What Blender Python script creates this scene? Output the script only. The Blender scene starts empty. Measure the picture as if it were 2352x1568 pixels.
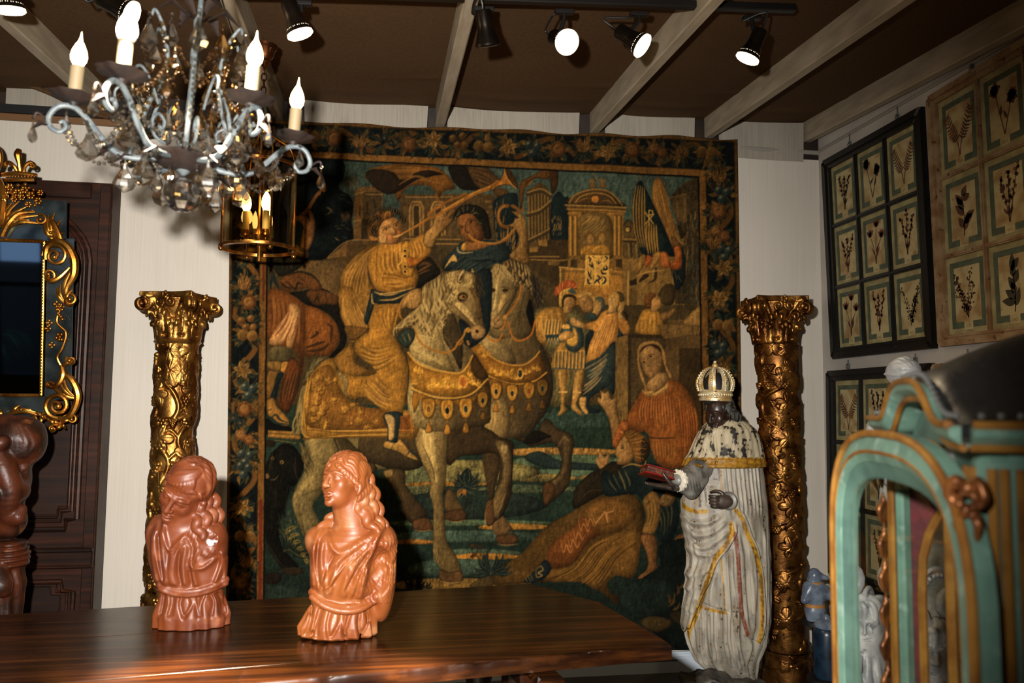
import bpy,math,random
import numpy as np
from mathutils import Vector,Matrix,Euler
SC=bpy.context.scene
COL=SC.collection
PI=math.pi
rnd=random.Random(7)
nrs=np.random.RandomState(11)

# ---------------------------------------------------------------- camera model (pixel of the 2352x1568 photo -> ray)
F=1850.0;CX,CY=1176.0,784.0
YAW,PIT,ROL,H=math.radians(9.2),math.radians(4.5),0.009,1.5
FW=Vector((math.sin(YAW)*math.cos(PIT),math.cos(YAW)*math.cos(PIT),math.sin(PIT)))
_r0=Vector((math.cos(YAW),-math.sin(YAW),0.0));_u0=_r0.cross(FW)
RT=math.cos(ROL)*_r0 +math.sin(ROL)*_u0
UP=math.cos(ROL)*_u0 -math.sin(ROL)*_r0
CAM=Vector((0,0,H))
def ray(px,py):return FW +RT*((px-CX)/F) -UP*((py-CY)/F)
def onY(px,py,Y):
    d=ray(px,py);return CAM +d*(Y/d.y)
def onX(px,py,X):
    d=ray(px,py);return CAM +d*(X/d.x)
def onZ(px,py,Z):
    d=ray(px,py);return CAM +d*((Z-H)/d.z)
def onP(px,py,p0,n):
    d=ray(px,py);n=Vector(n);return CAM +d*((Vector(p0)-CAM).dot(n)/d.dot(n))

# ---------------------------------------------------------------- objects
def rootloc(o):
    v=Vector((0,0,0))
    while o is not None:
        v += o.location;o=o.parent
    return v
def tag(o,label=None,cat=None,group=None,kind=None):
    if label:o['label']=label
    if cat:o['category']=cat
    if group:o['group']=group
    if kind:o['kind']=kind
    return o
def thing(name,label,cat,loc=(0,0,0),group=None):
    o=bpy.data.objects.new(name,None);COL.objects.link(o)
    o.location=loc;o.empty_display_size=.05
    return tag(o,label,cat,group)
def link_mesh(name,verts,faces,mat,parent=None,smooth=True,loc=None,cols=None,midx=None,sharp=None,label=None):
    """verts are world coordinates; the object's origin is its parent thing's origin (or loc)."""
    me=bpy.data.meshes.new(name)
    base=rootloc(parent) if parent is not None else Vector(loc if loc is not None else (0,0,0))
    V=np.asarray(verts,dtype=np.float64).reshape(-1,3) -np.array(base)
    if isinstance(faces,np.ndarray):
        me.vertices.add(len(V));me.vertices.foreach_set('co',V.astype(np.float32).ravel())
        nf,k=faces.shape
        me.loops.add(nf*k);me.loops.foreach_set('vertex_index',faces.astype(np.int32).ravel())
        me.polygons.add(nf);me.polygons.foreach_set('loop_start',np.arange(0,nf*k,k,dtype=np.int32))
        me.update(calc_edges=True);me.validate()
    else:
        me.from_pydata(V.tolist(),[],faces);me.update()
    mats=mat if isinstance(mat,(list,tuple)) else [mat]
    for m in mats:me.materials.append(m)
    if midx is not None:me.polygons.foreach_set('material_index',np.asarray(midx,dtype=np.int32))
    if smooth:me.polygons.foreach_set('use_smooth',np.ones(len(me.polygons),dtype=bool))
    if cols is not None:
        at=me.color_attributes.new('Col','FLOAT_COLOR','POINT')
        c=np.ones((len(V),4),dtype=np.float32);c[:,:3]=cols
        at.data.foreach_set('color',c.ravel())
    if sharp is not None:
        try:me.set_sharp_from_angle(angle=math.radians(sharp))
        except Exception:pass
    o=bpy.data.objects.new(name,me);COL.objects.link(o)
    if parent is not None:o.parent=parent
    else:o.location=base
    if label:o['label']=label
    return o
def children(o):return [c for c in o.children]
def copy_tree(o,parent=None):
    c=o.copy();COL.objects.link(c);c.parent=parent
    for ch in list(o.children):copy_tree(ch,c)
    return c

def frame_from(d,up=(0,0,1)):
    d=Vector(d).normalized();up=Vector(up)
    if abs(d.dot(up)) >.99:up=Vector((0,1,0))
    s=d.cross(up).normalized();return s,s.cross(d).normalized(),d
def rotm(rx=0,ry=0,rz=0):return np.array(Euler((math.radians(rx),math.radians(ry),math.radians(rz))).to_matrix())
def cr(pts,n=8,closed=False):
    """Catmull-Rom through points -> dense numpy list."""
    P=np.asarray(pts,dtype=float);m=len(P)
    if m <3 and not closed:
        return np.array([P[0]+(P[-1]-P[0])*t for t in np.linspace(0,1,n+1)])
    out=[]
    segs=m if closed else m-1
    for i in range(segs):
        if closed:a,b,c,d=P[(i-1) % m],P[i],P[(i+1) % m],P[(i+2) % m]
        else:a,b,c,d=P[max(i-1,0)],P[i],P[i+1],P[min(i+2,m-1)]
        for k in range(n):
            t=k/n
            out.append(.5*((2*b)+(c-a)*t+(2*a-5*b+4*c-d)*t*t+(3*b-a-3*c+d)*t**3))
    if not closed:out.append(P[-1])
    return np.array(out)

class MB:
    def __init__(s):s.v=[];s.f=[];s.m=[]
    def add(s,vs,fs,mi=0):
        b=len(s.v);s.v.extend([tuple(p) for p in vs]);s.f.extend([tuple(b+i for i in f) for f in fs]);s.m.extend([mi]*len(fs));return s
    def box(s,c,d,R=None,bev=0.0,mi=0):
        c=Vector(c);hx,hy,hz=d[0]/2,d[1]/2,d[2]/2
        R=R if R is not None else Matrix.Identity(3)
        if not isinstance(R,Matrix):R=Matrix(R.tolist()) if hasattr(R,'tolist') else R
        if bev <= 0:
            vs=[c+R@Vector((x*hx,y*hy,z*hz)) for x in (-1,1) for y in (-1,1) for z in (-1,1)]
            return s.add(vs,[(0,1,3,2),(4,6,7,5),(0,4,5,1),(2,3,7,6),(0,2,6,4),(1,5,7,3)],mi)
        b=min(bev,hx*.95,hy*.95,hz*.95)
        vs=[];idx={}
        for x in (-1,1):
            for y in (-1,1):
                for z in (-1,1):
                    for ax in range(3):
                        p=[x*(hx-b),y*(hy-b),z*(hz-b)];p[ax] += (x,y,z)[ax]*b
                        idx[(x,y,z,ax)]=len(vs);vs.append(c+R@Vector(p))
        fs=[]
        for ax in range(3):
            o=[a for a in range(3) if a != ax]
            for sg in (-1,1):
                q=[]
                for (a,bb) in ((-1,-1),(1,-1),(1,1),(-1,1)):
                    k=[0,0,0];k[ax]=sg;k[o[0]]=a;k[o[1]]=bb;q.append(idx[(k[0],k[1],k[2],ax)])
                fs.append(q if (sg >0) == (ax != 1) else q[::-1])
        for ax in range(3):# edges along ax
            o=[a for a in range(3) if a != ax]
            for a in (-1,1):
                for bb in (-1,1):
                    q=[]
                    for (e,w) in ((-1,0),(1,0),(1,1),(-1,1)):
                        k=[0,0,0];k[ax]=e;k[o[0]]=a;k[o[1]]=bb;q.append(idx[(k[0],k[1],k[2],o[w])])
                    fs.append(q)
        for x in (-1,1):
            for y in (-1,1):
                for z in (-1,1):fs.append([idx[(x,y,z,a)] for a in range(3)])
        return s.add(vs,fs,mi)
    def tube(s,path,r,n=8,caps=True,closed=False,mi=0,flat=None,up=(0,0,1)):
        """sweep: r is a number or list; flat = (su, sv) scales of the section"""
        P=[Vector(p) for p in path];m=len(P)
        rr=[r]*m if np.isscalar(r) else list(r)
        fu,fv=flat if flat else (1,1)
        vs=[];prev=None
        for i in range(m):
            if closed:d=P[(i+1) % m]-P[i-1]
            else:d=P[min(i+1,m-1)]-P[max(i-1,0)]
            if d.length <1e-9:d=Vector((0,0,1))
            d.normalize()
            if prev is None:
                a,b,_=frame_from(d,up)
            else:
                a=prev-d*prev.dot(d)
                if a.length <1e-6:a=frame_from(d,up)[0]
                a.normalize();b=a.cross(d)
            prev=a
            for k in range(n):
                t=2*PI*k/n;vs.append(P[i]+a*(math.cos(t)*rr[i]*fu)+b*(math.sin(t)*rr[i]*fv))
        fs=[]
        for i in range(m if closed else m-1):
            j=(i+1) % m
            for k in range(n):
                l=(k+1) % n;fs.append((i*n+k,i*n+l,j*n+l,j*n+k))
        if caps and not closed:
            fs.append(tuple(range(n-1,-1,-1)));fs.append(tuple((m-1)*n+k for k in range(n)))
        return s.add(vs,fs,mi)
    def lathe(s,prof,c=(0,0,0),n=24,axis=(0,0,1),caps=True,mi=0,wav=None,rot0=0.0,sy=1.0):
        """prof = [(r, h)]; wav(theta, i) multiplies the radius"""
        a,b,d=frame_from(axis);c=Vector(c);vs=[]
        for i,(r,h) in enumerate(prof):
            for k in range(n):
                t=2*PI*k/n+rot0;q=r*(wav(t,i) if wav else 1)
                vs.append(c+a*(math.cos(t)*q)+b*(math.sin(t)*q*sy)+d*h)
        fs=[]
        for i in range(len(prof)-1):
            for k in range(n):
                l=(k+1) % n;fs.append((i*n+k,i*n+l,(i+1)*n+l,(i+1)*n+k))
        if caps:
            fs.append(tuple(range(n-1,-1,-1)));fs.append(tuple((len(prof)-1)*n+k for k in range(n)))
        return s.add(vs,fs,mi)
    def ball(s,c,r,n=10,m=7,R=None,mi=0):
        r=(r,r,r) if np.isscalar(r) else r;c=Vector(c);vs=[];fs=[]
        for i in range(m+1):
            ph=PI*i/m
            for k in range(n):
                t=2*PI*k/n;p=Vector((r[0]*math.sin(ph)*math.cos(t),r[1]*math.sin(ph)*math.sin(t),r[2]*math.cos(ph)))
                vs.append(c+(R@p if R is not None else p))
        for i in range(m):
            for k in range(n):
                l=(k+1) % n;fs.append((i*n+k,(i+1)*n+k,(i+1)*n+l,i*n+l))
        return s.add(vs,fs,mi)
    def prism(s,poly,o,ax,ay,th,mi=0,bev=0.0):
        """2D polygon extruded by th along ax x ay; optional chamfered front edge"""
        o,ax,ay=Vector(o),Vector(ax),Vector(ay);nz=ax.cross(ay).normalized();n=len(poly)
        P=np.asarray(poly,float)
        if (np.roll(P[:,0],-1)*P[:,1]-P[:,0]*np.roll(P[:,1],-1)).sum() >0:P=P[::-1]
        c=P.mean(0)
        L=[(P,0.0),(P,th)] if bev <= 0 else [(P,0.0),(P,th-bev),(c+(P-c)*(1-bev/max(1e-6,np.abs(P-c).max())),th)]
        vs=[o+ax*p[0]+ay*p[1]+nz*h for q,h in L for p in q]
        fs=[tuple(range(n))] +[tuple((len(L)-1)*n+k for k in range(n-1,-1,-1))]
        for j in range(len(L)-1):
            for k in range(n):
                l=(k+1) % n;fs.append((j*n+k,(j+1)*n+k,(j+1)*n+l,j*n+l))
        return s.add(vs,fs,mi)
    def build(s,name,mat,parent=None,smooth=True,loc=None,sharp=40,label=None):
        return link_mesh(name,s.v,s.f,mat,parent,smooth,loc,midx=s.m if any(s.m) else None,sharp=sharp if smooth else None,label=label)
def grid_faces(nu,nv,wrap=False):
    """faces of a grid indexed [i*nv+j]"""
    i,j=np.meshgrid(np.arange(nu if wrap else nu-1),np.arange(nv-1),indexing='ij')
    i2=(i+1) % nu
    return np.stack([i*nv+j,i2*nv+j,i2*nv+j+1,i*nv+j+1],-1).reshape(-1,4)

# ---------------------------------------------------------------- materials
def lin(c):
    c=np.asarray(c,dtype=float)/255.0
    return np.where(c <= .04045,c/12.92,((c+.055)/1.055)**2.4)
def rgba(c):return tuple(float(x) for x in lin(c))+(1.0,)
def new_mat(name):
    m=bpy.data.materials.new(name);m.use_nodes=True
    return m,m.node_tree,m.node_tree.nodes['Principled BSDF']
def pbr(name,col,rough=.5,metal=0.0,col2=None,nscale=8.0,ndet=4.0,stretch=None,nrange=(.35,.65),bump=0.0,bscale=60.0,bstretch=None,
        attr=False,coat=0.0,spec=None,col3=None,n3=30.0,r3=(.55,.7),sheen=0.0,trans=0.0,ior=None,emit=None,estr=0.0,rvar=0.0,wave=None):
    m,nt,b=new_mat(name);N,L=nt.nodes,nt.links
    tc=N.new('ShaderNodeTexCoord')
    def noise(scale,st=None,det=ndet):
        n=N.new('ShaderNodeTexNoise');n.inputs['Scale'].default_value=scale;n.inputs['Detail'].default_value=det
        if st:
            mp=N.new('ShaderNodeMapping');mp.inputs['Scale'].default_value=st
            L.new(tc.outputs['Object'],mp.inputs['Vector']);L.new(mp.outputs['Vector'],n.inputs['Vector'])
        else:L.new(tc.outputs['Object'],n.inputs['Vector'])
        return n
    def mixc(fac,a,bb):
        x=N.new('ShaderNodeMix');x.data_type='RGBA'
        L.new(fac,x.inputs[0])
        for s,val in ((6,a),(7,bb)):
            if isinstance(val,tuple):x.inputs[s].default_value=val
            else:L.new(val,x.inputs[s])
        return x.outputs[2]
    def ramp(sock,r):
        mr=N.new('ShaderNodeMapRange');mr.inputs[1].default_value=r[0];mr.inputs[2].default_value=r[1];mr.interpolation_type='SMOOTHSTEP'
        L.new(sock,mr.inputs[0]);return mr.outputs[0]
    if attr:
        a=N.new('ShaderNodeVertexColor');a.layer_name='Col';base=a.outputs['Color']
    else:base=rgba(col)
    nz=None
    if col2 is not None:
        nz=noise(nscale,stretch);base=mixc(ramp(nz.outputs['Fac'],nrange),base,rgba(col2))
    if col3 is not None:
        n3n=noise(n3,stretch);base=mixc(ramp(n3n.outputs['Fac'],r3),base,rgba(col3))
    if isinstance(base,tuple):b.inputs['Base Color'].default_value=base
    else:L.new(base,b.inputs['Base Color'])
    b.inputs['Roughness'].default_value=rough;b.inputs['Metallic'].default_value=metal
    if rvar:
        rn=noise(nscale*1.7,stretch);mr=N.new('ShaderNodeMapRange');mr.inputs[1].default_value=.3;mr.inputs[2].default_value=.7
        mr.inputs[3].default_value=max(.02,rough-rvar);mr.inputs[4].default_value=min(1,rough+rvar);L.new(rn.outputs['Fac'],mr.inputs[0]);L.new(mr.outputs[0],b.inputs['Roughness'])
    if coat:b.inputs['Coat Weight'].default_value=coat;b.inputs['Coat Roughness'].default_value=.12
    if spec is not None:b.inputs['Specular IOR Level'].default_value=spec
    if sheen:b.inputs['Sheen Weight'].default_value=sheen
    if trans:b.inputs['Transmission Weight'].default_value=trans
    if ior:b.inputs['IOR'].default_value=ior
    if emit is not None:b.inputs['Emission Color'].default_value=rgba(emit);b.inputs['Emission Strength'].default_value=estr
    if bump:
        bn=noise(bscale,bstretch,6.0);bp=N.new('ShaderNodeBump');bp.inputs['Strength'].default_value=bump;bp.inputs['Distance'].default_value=.004
        L.new(bn.outputs['Fac'],bp.inputs['Height']);L.new(bp.outputs['Normal'],b.inputs['Normal'])
    return m
def glass(name,col=(255,255,255),rough=0.0,ior=1.5):
    m,nt,b=new_mat(name)
    b.inputs['Base Color'].default_value=rgba(col);b.inputs['Transmission Weight'].default_value=1.0
    b.inputs['Roughness'].default_value=rough;b.inputs['IOR'].default_value=ior
    return m

# ---------------------------------------------------------------- signed-distance sculpting (numpy) + surface nets
class Sculpt:
    def __init__(s,lo,hi,h):
        s.lo=np.array(lo,float);s.h=h
        n=np.ceil((np.array(hi)-s.lo)/h).astype(int)+1;s.n=n
        s.ax=[(s.lo[i]+h*np.arange(n[i])).astype(np.float32) for i in range(3)]
        s.D=np.full(n,1.0,dtype=np.float32)
    def sl(s,lo,hi,pad=0.0):
        out=[]
        for i in range(3):
            a=int(max(0,math.floor((lo[i]-pad-s.lo[i])/s.h)));b=int(min(s.n[i],math.ceil((hi[i]+pad-s.lo[i])/s.h)+1))
            if b <= a:return None
            out.append(slice(a,b))
        return tuple(out)
    def xyz(s,q):return s.ax[0][q[0]][:,None,None],s.ax[1][q[1]][None,:,None],s.ax[2][q[2]][None,None,:]
    def mix(s,q,d,k,op='u'):
        A=s.D[q]
        if op == 'u':h=np.maximum(k-np.abs(A-d),0)/max(k,1e-6);s.D[q]=np.minimum(A,d)-h*h*k*.25
        else:h=np.maximum(k-np.abs(A+d),0)/max(k,1e-6);s.D[q]=np.maximum(A,-d)+h*h*k*.25
    def ell(s,c,r,R=None,k=.01,op='u'):
        r=(r,r,r) if np.isscalar(r) else r;m=max(r)
        c=np.asarray(c,float)
        q=s.sl(c-m,c+m,k+3*s.h)
        if q is None:return s
        X,Y,Z=s.xyz(q);X,Y,Z=X-c[0],Y-c[1],Z-c[2]
        if R is not None:
            R=np.asarray(R);X,Y,Z=(R[0,i]*X+R[1,i]*Y+R[2,i]*Z for i in range(3))
        k0=np.sqrt((X/r[0])**2+(Y/r[1])**2+(Z/r[2])**2);k1=np.sqrt((X/r[0]**2)**2+(Y/r[1]**2)**2+(Z/r[2]**2)**2)
        s.mix(q,k0*(k0-1)/np.maximum(k1,1e-6),k,op);return s
    def tube(s,pts,rad,k=.006,op='u',sub=0):
        P=np.asarray(pts,float)
        rr=np.full(len(P),rad,float) if np.isscalar(rad) else np.interp(np.linspace(0,1,len(P)),np.linspace(0,1,len(rad)),rad)
        if sub:
            P2=cr(P,sub);rr=np.interp(np.linspace(0,1,len(P2)),np.linspace(0,1,len(P)),rr);P=P2
        m=rr.max();q=s.sl(P.min(0)-m,P.max(0)+m,k+3*s.h)
        if q is None:return s
        d=np.full(s.D[q].shape,1.0,np.float32)
        for i in range(len(P)-1):
            a,b=P[i],P[i+1];mm=max(rr[i],rr[i+1])
            w=s.sl(np.minimum(a,b)-mm,np.maximum(a,b)+mm,k+3*s.h)
            if w is None:continue
            X,Y,Z=s.xyz(w);v=b-a;L2=max((v*v).sum(),1e-12)
            t=np.clip(((X-a[0])*v[0]+(Y-a[1])*v[1]+(Z-a[2])*v[2])/L2,0,1)
            e=np.sqrt((X-a[0]-t*v[0])**2+(Y-a[1]-t*v[1])**2+(Z-a[2]-t*v[2])**2)-(rr[i]+t*(rr[i+1]-rr[i]))
            lw=tuple(slice(w[j].start-q[j].start,w[j].stop-q[j].start) for j in range(3))
            d[lw]=np.minimum(d[lw],e)
        s.mix(q,d,k,op);return s
    def box(s,c,hd,R=None,rad=.004,k=.006,op='u'):
        c=np.asarray(c,float);m=math.sqrt(sum(x*x for x in hd));q=s.sl(c-m,c+m,k)
        if q is None:return s
        X,Y,Z=s.xyz(q);X,Y,Z=X-c[0],Y-c[1],Z-c[2]
        if R is not None:
            R=np.asarray(R);X,Y,Z=(R[0,i]*X+R[1,i]*Y+R[2,i]*Z for i in range(3))
        a,b,e=np.abs(X)-hd[0]+rad,np.abs(Y)-hd[1]+rad,np.abs(Z)-hd[2]+rad
        d=np.sqrt(np.maximum(a,0)**2+np.maximum(b,0)**2+np.maximum(e,0)**2)+np.minimum(np.maximum(np.maximum(a,b),e),0)-rad
        s.mix(q,d,k,op);return s
    def loft(s,rows,k=.01,wav=None,op='u',p=2.0):
        """rows: (z, cx, cy, rx, ry); wav(theta, z) multiplies the radius"""
        A=np.array(sorted(rows),float);m=A[:,3:5].max()*1.35
        q=s.sl((A[:,1].min()-m,A[:,2].min()-m,A[0,0]),(A[:,1].max()+m,A[:,2].max()+m,A[-1,0]),k+2*s.h)
        X,Y,Z=s.xyz(q);z=np.clip(Z,A[0,0],A[-1,0])
        cx,cy,rx,ry=(np.interp(z,A[:,0],A[:,i]) for i in range(1,5))
        u,v=(X-cx)/rx,(Y-cy)/ry
        rho=(np.abs(u)**p+np.abs(v)**p)**(1/p)
        g=wav(np.arctan2(v,u),Z) if wav else 1.0
        d=(rho-g)*np.minimum(rx,ry)
        d=np.maximum(d,np.maximum(A[0,0]-Z,Z-A[-1,0]))
        s.mix(q,d.astype(np.float32),k,op);return s
    def disp(s,f,lo=None,hi=None):
        q=s.sl(lo if lo is not None else s.lo,hi if hi is not None else s.lo+s.h*s.n)
        X,Y,Z=s.xyz(q);s.D[q] += f(X,Y,Z).astype(np.float32);return s
    def front(s,x,z,dirn=1):
        """first surface met along +Y (dirn=1, from the front) at x, z"""
        i=int(np.clip(round((x-s.lo[0])/s.h),0,s.n[0]-1));k=int(np.clip(round((z-s.lo[2])/s.h),0,s.n[2]-1))
        c=s.D[i,:,k] <0
        if not c.any():return None
        j=int(np.argmax(c)) if dirn >0 else len(c)-1-int(np.argmax(c[::-1]))
        return s.lo[1]+s.h*j
    def drape(s,xz,off=0.0,n=6):
        """curve given in front view, laid on the front surface"""
        P=cr(xz,n);out=[];last=None
        for x,z in P:
            y=s.front(x,z)
            if y is None:y=last if last is not None else 0
            last=y;out.append((x,y+off,z))
        A=np.array(out)
        if len(A) >4:A[1:-1,1]=(A[:-2,1]+A[1:-1,1]+A[2:,1])/3
        return A
    def ridge(s,xz,amp,w,yc,back=False,n=8):
        """soft raised fold (amp < 0: groove) along a curve given in front view, on the front half only"""
        P=cr(xz,n);m=2.5*w;q=s.sl((P[:,0].min()-m,-99,P[:,1].min()-m),(P[:,0].max()+m,99,P[:,1].max()+m))
        if q is None:return s
        X,Z=np.meshgrid(s.ax[0][q[0]],s.ax[2][q[2]],indexing='ij');d2=np.full(X.shape,1e3,np.float32);tt=np.zeros(X.shape,np.float32)
        for i in range(len(P)-1):
            a,b=P[i],P[i+1];v=b-a;t=np.clip(((X-a[0])*v[0]+(Z-a[1])*v[1])/max(v@v,1e-9),0,1);e=(X-a[0]-t*v[0])**2+(Z-a[1]-t*v[1])**2
            k=e <d2;d2[k]=e[k];tt[k]=((i+t)/(len(P)-1))[k]
        h=amp*np.exp(-d2/w**2)*np.clip(np.sin(PI*np.clip(tt*.9+.05,0,1))*2.2,0,1)
        y=s.ax[1][q[1]];my=np.clip((yc+.02-y)/.03,0,1)
        s.D[q] -= (h[:,None,:]*my[None,:,None]).astype(np.float32);return s
    def noise(s,amp,scale,seed=0,lo=None,hi=None):
        r=np.random.RandomState(seed);ph=r.rand(6,3)*6.28;fr=(r.rand(6,3)-.5)*2*scale
        def f(X,Y,Z):
            t=0
            for i in range(6):t=t+np.sin(fr[i,0]*X+ph[i,0]+fr[i,1]*Y+ph[i,1]+fr[i,2]*Z+ph[i,2])
            return t*(amp/6)
        return s.disp(f,lo,hi)
    def mesh(s):
        D=s.D
        D[0]=D[-1]=1;D[:,0]=D[:,-1]=1;D[:,:,0]=D[:,:,-1]=1
        S=D <0;n=D.shape
        c=S[:-1,:-1,:-1].astype(np.int8)
        for dx,dy,dz in ((1,0,0),(0,1,0),(1,1,0),(0,0,1),(1,0,1),(0,1,1),(1,1,1)):
            c=c+S[dx:n[0]-1+dx,dy:n[1]-1+dy,dz:n[2]-1+dz]
        act=(c >0) & (c <8);I=np.argwhere(act);idx=np.full(act.shape,-1,np.int32);idx[act]=np.arange(len(I))
        corners=[(0,0,0),(1,0,0),(0,1,0),(1,1,0),(0,0,1),(1,0,1),(0,1,1),(1,1,1)]
        val=[D[I[:,0]+a,I[:,1]+b,I[:,2]+e] for a,b,e in corners]
        acc=np.zeros((len(I),3));cnt=np.zeros(len(I))
        for a in range(8):
            for b in range(a+1,8):
                df=np.array(corners[b])-np.array(corners[a])
                if np.abs(df).sum() != 1:continue
                m=(val[a] <0) != (val[b] <0)
                t=np.where(m,val[a]/np.where(m,val[a]-val[b],1),0)
                acc += np.where(m[:,None],np.array(corners[a])+t[:,None]*df,0);cnt += m
        V=s.lo+s.h*(I+acc/np.maximum(cnt,1)[:,None])
        Fs=[]
        for ax in range(3):
            o=[(1,2),(2,0),(0,1)][ax]
            a=np.take(S,range(0,n[ax]-1),ax);b=np.take(S,range(1,n[ax]),ax)
            E=np.argwhere(a != b)
            ok=(E[:,o[0]] >0) & (E[:,o[1]] >0) & (E[:,o[0]] <n[o[0]]-1) & (E[:,o[1]] <n[o[1]]-1);E=E[ok]
            ins=a[E[:,0],E[:,1],E[:,2]]
            def cell(d0,d1):
                q=E.copy();q[:,o[0]] += d0;q[:,o[1]] += d1;return idx[q[:,0],q[:,1],q[:,2]]
            q=np.stack([cell(-1,-1),cell(0,-1),cell(0,0),cell(-1,0)],1)
            q[~ins]=q[~ins][:,::-1];Fs.append(q)
        Fc=np.concatenate(Fs);Fc=Fc[(Fc >= 0).all(1)]
        return V,Fc
    def build(s,name,mat,parent=None,loc=None,colf=None,label=None):
        V,Fc=s.mesh()
        return link_mesh(name,V,Fc,mat,parent,True,loc,cols=colf(V) if colf else None,label=label)

def blur2(a,r):
    for ax in (0,1):
        c=np.cumsum(np.pad(a,[(r+1,r) if i == ax else (0,0) for i in range(a.ndim)],mode='edge'),ax)
        a=(np.take(c,range(2*r+1,c.shape[ax]),ax)-np.take(c,range(0,c.shape[ax]-2*r-1),ax))/(2*r+1)
    return a

# ---------------------------------------------------------------- setting
D=4.5;XC=2.634
def ceil_z(x,y):return 3.207+.024*(x-.3)+.05*(y-4.5)
def st(o):o['kind']='structure';return o
def fabric_mat(name,col,col2,rough=.9,thread=160):
    m,nt,b=new_mat(name);N,L=nt.nodes,nt.links
    tc=N.new('ShaderNodeTexCoord');mp=N.new('ShaderNodeMapping');mp.inputs['Scale'].default_value=(thread,thread,1.5)
    L.new(tc.outputs['Object'],mp.inputs['Vector'])
    n=N.new('ShaderNodeTexNoise');n.inputs['Scale'].default_value=1.0;n.inputs['Detail'].default_value=3;L.new(mp.outputs['Vector'],n.inputs['Vector'])
    n2=N.new('ShaderNodeTexNoise');n2.inputs['Scale'].default_value=1.6;n2.inputs['Detail'].default_value=5;L.new(tc.outputs['Object'],n2.inputs['Vector'])
    a=N.new('ShaderNodeMath');a.operation='MULTIPLY_ADD';a.inputs[1].default_value=.55;L.new(n.outputs['Fac'],a.inputs[0])
    s=N.new('ShaderNodeMath');s.operation='MULTIPLY';s.inputs[1].default_value=.45;L.new(n2.outputs['Fac'],s.inputs[0]);L.new(s.outputs[0],a.inputs[2])
    mr=N.new('ShaderNodeMapRange');mr.inputs[1].default_value=.32;mr.inputs[2].default_value=.68;L.new(a.outputs[0],mr.inputs[0])
    x=N.new('ShaderNodeMix');x.data_type='RGBA';x.inputs[6].default_value=rgba(col2);x.inputs[7].default_value=rgba(col);L.new(mr.outputs[0],x.inputs[0])
    L.new(x.outputs[2],b.inputs['Base Color']);b.inputs['Roughness'].default_value=rough;b.inputs['Specular IOR Level'].default_value=.15
    bp=N.new('ShaderNodeBump');bp.inputs['Strength'].default_value=.25;bp.inputs['Distance'].default_value=.002;L.new(n.outputs['Fac'],bp.inputs['Height']);L.new(bp.outputs['Normal'],b.inputs['Normal'])
    return m
M_wall=fabric_mat('wall_fabric',(204,196,184),(192,183,170))
M_wallpaint=pbr('wall_paint',(178,170,160),.85,col2=(162,154,144),nscale=3,bump=.15,bscale=25)
M_cloth=fabric_mat('wall_cloth',(164,156,142),(140,132,120),thread=110)
M_ceil=fabric_mat('ceiling_fabric',(86,62,38),(70,50,30),thread=60)
M_beam=pbr('painted_beam',(160,146,124),.6,col2=(144,130,108),nscale=5,stretch=(6,1,6),bump=.15,bscale=30,bstretch=(4,.6,4))
M_floor=pbr('concrete_floor',(70,68,63),.6,col2=(52,50,47),nscale=2.5,bump=.2,bscale=20)
M_black=pbr('black_board',(14,13,12),.6)
M_darkwood=pbr('dark_board',(44,30,18),.6,col2=(24,16,10),nscale=9)
M_base=pbr('white_baseboard',(188,198,208),.45)
M_rail=pbr('grey_rail',(140,134,124),.5)
M_brass_strip=pbr('brown_strip',(110,78,48),.5)

def slab(name,lo,hi,mat):
    c=[(a+b)/2 for a,b in zip(lo,hi)]
    return st(MB().box(c,[b-a for a,b in zip(lo,hi)]).build(name,mat,smooth=False,loc=(c[0],c[1],lo[2])))
slab('floor',(-6,-3.2,-.1),(2.9,4.8,0),M_floor)
slab('wall_back',(-6,D,0),(2.9,D+.15,3.02),M_wall)
slab('wall_right',(XC,-3.2,0),(XC+.15,D,3.4),M_wallpaint)
# the upper part of the back wall: dark boards behind the stretched cloth
b=MB();b.box((-1.55,D+.1,3.2),(8.9,.1,.4));st(b.build('trim_1',M_darkwood,smooth=False,loc=(-1.55,D+.1,3.0)))
# ceiling: stretched brown fabric, sagging a little between the rafters
beamx=[-2.42,-1.50,-.595,.303,1.215,1.93,2.575]
def sag(x,y):
    for a,c in zip(beamx[:-1],beamx[1:]):
        if a <= x <= c:
            t=(x-a)/(c-a);s=.02*math.sin(PI*t)
            # gathered folds near the back wall
            s += .006*math.exp(-((y-4.28)/.05)**2)*max(0,math.sin(PI*t*1.0))*(1 if 1 >x >.9 or x >.3 else .4)
            s += .005*math.exp(-((y-4.05)/.03)**2)*t**4
            return s
    return 0
nx,ny=180,90
xs=np.linspace(-6,2.75,nx);ys=np.concatenate([np.linspace(-3.2,3.6,30),np.linspace(3.62,4.6,60)])
v=[(x,y,ceil_z(x,y)-sag(x,y)) for x in xs for y in ys]
f=grid_faces(nx,ny);n0=len(v)
v += [(x,y,ceil_z(x,y)+.08) for x in xs for y in ys]
f=np.concatenate([f,f[:,::-1]+n0])
st(link_mesh('ceiling',v,f,M_ceil,loc=(-1,1,3.2)))
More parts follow.
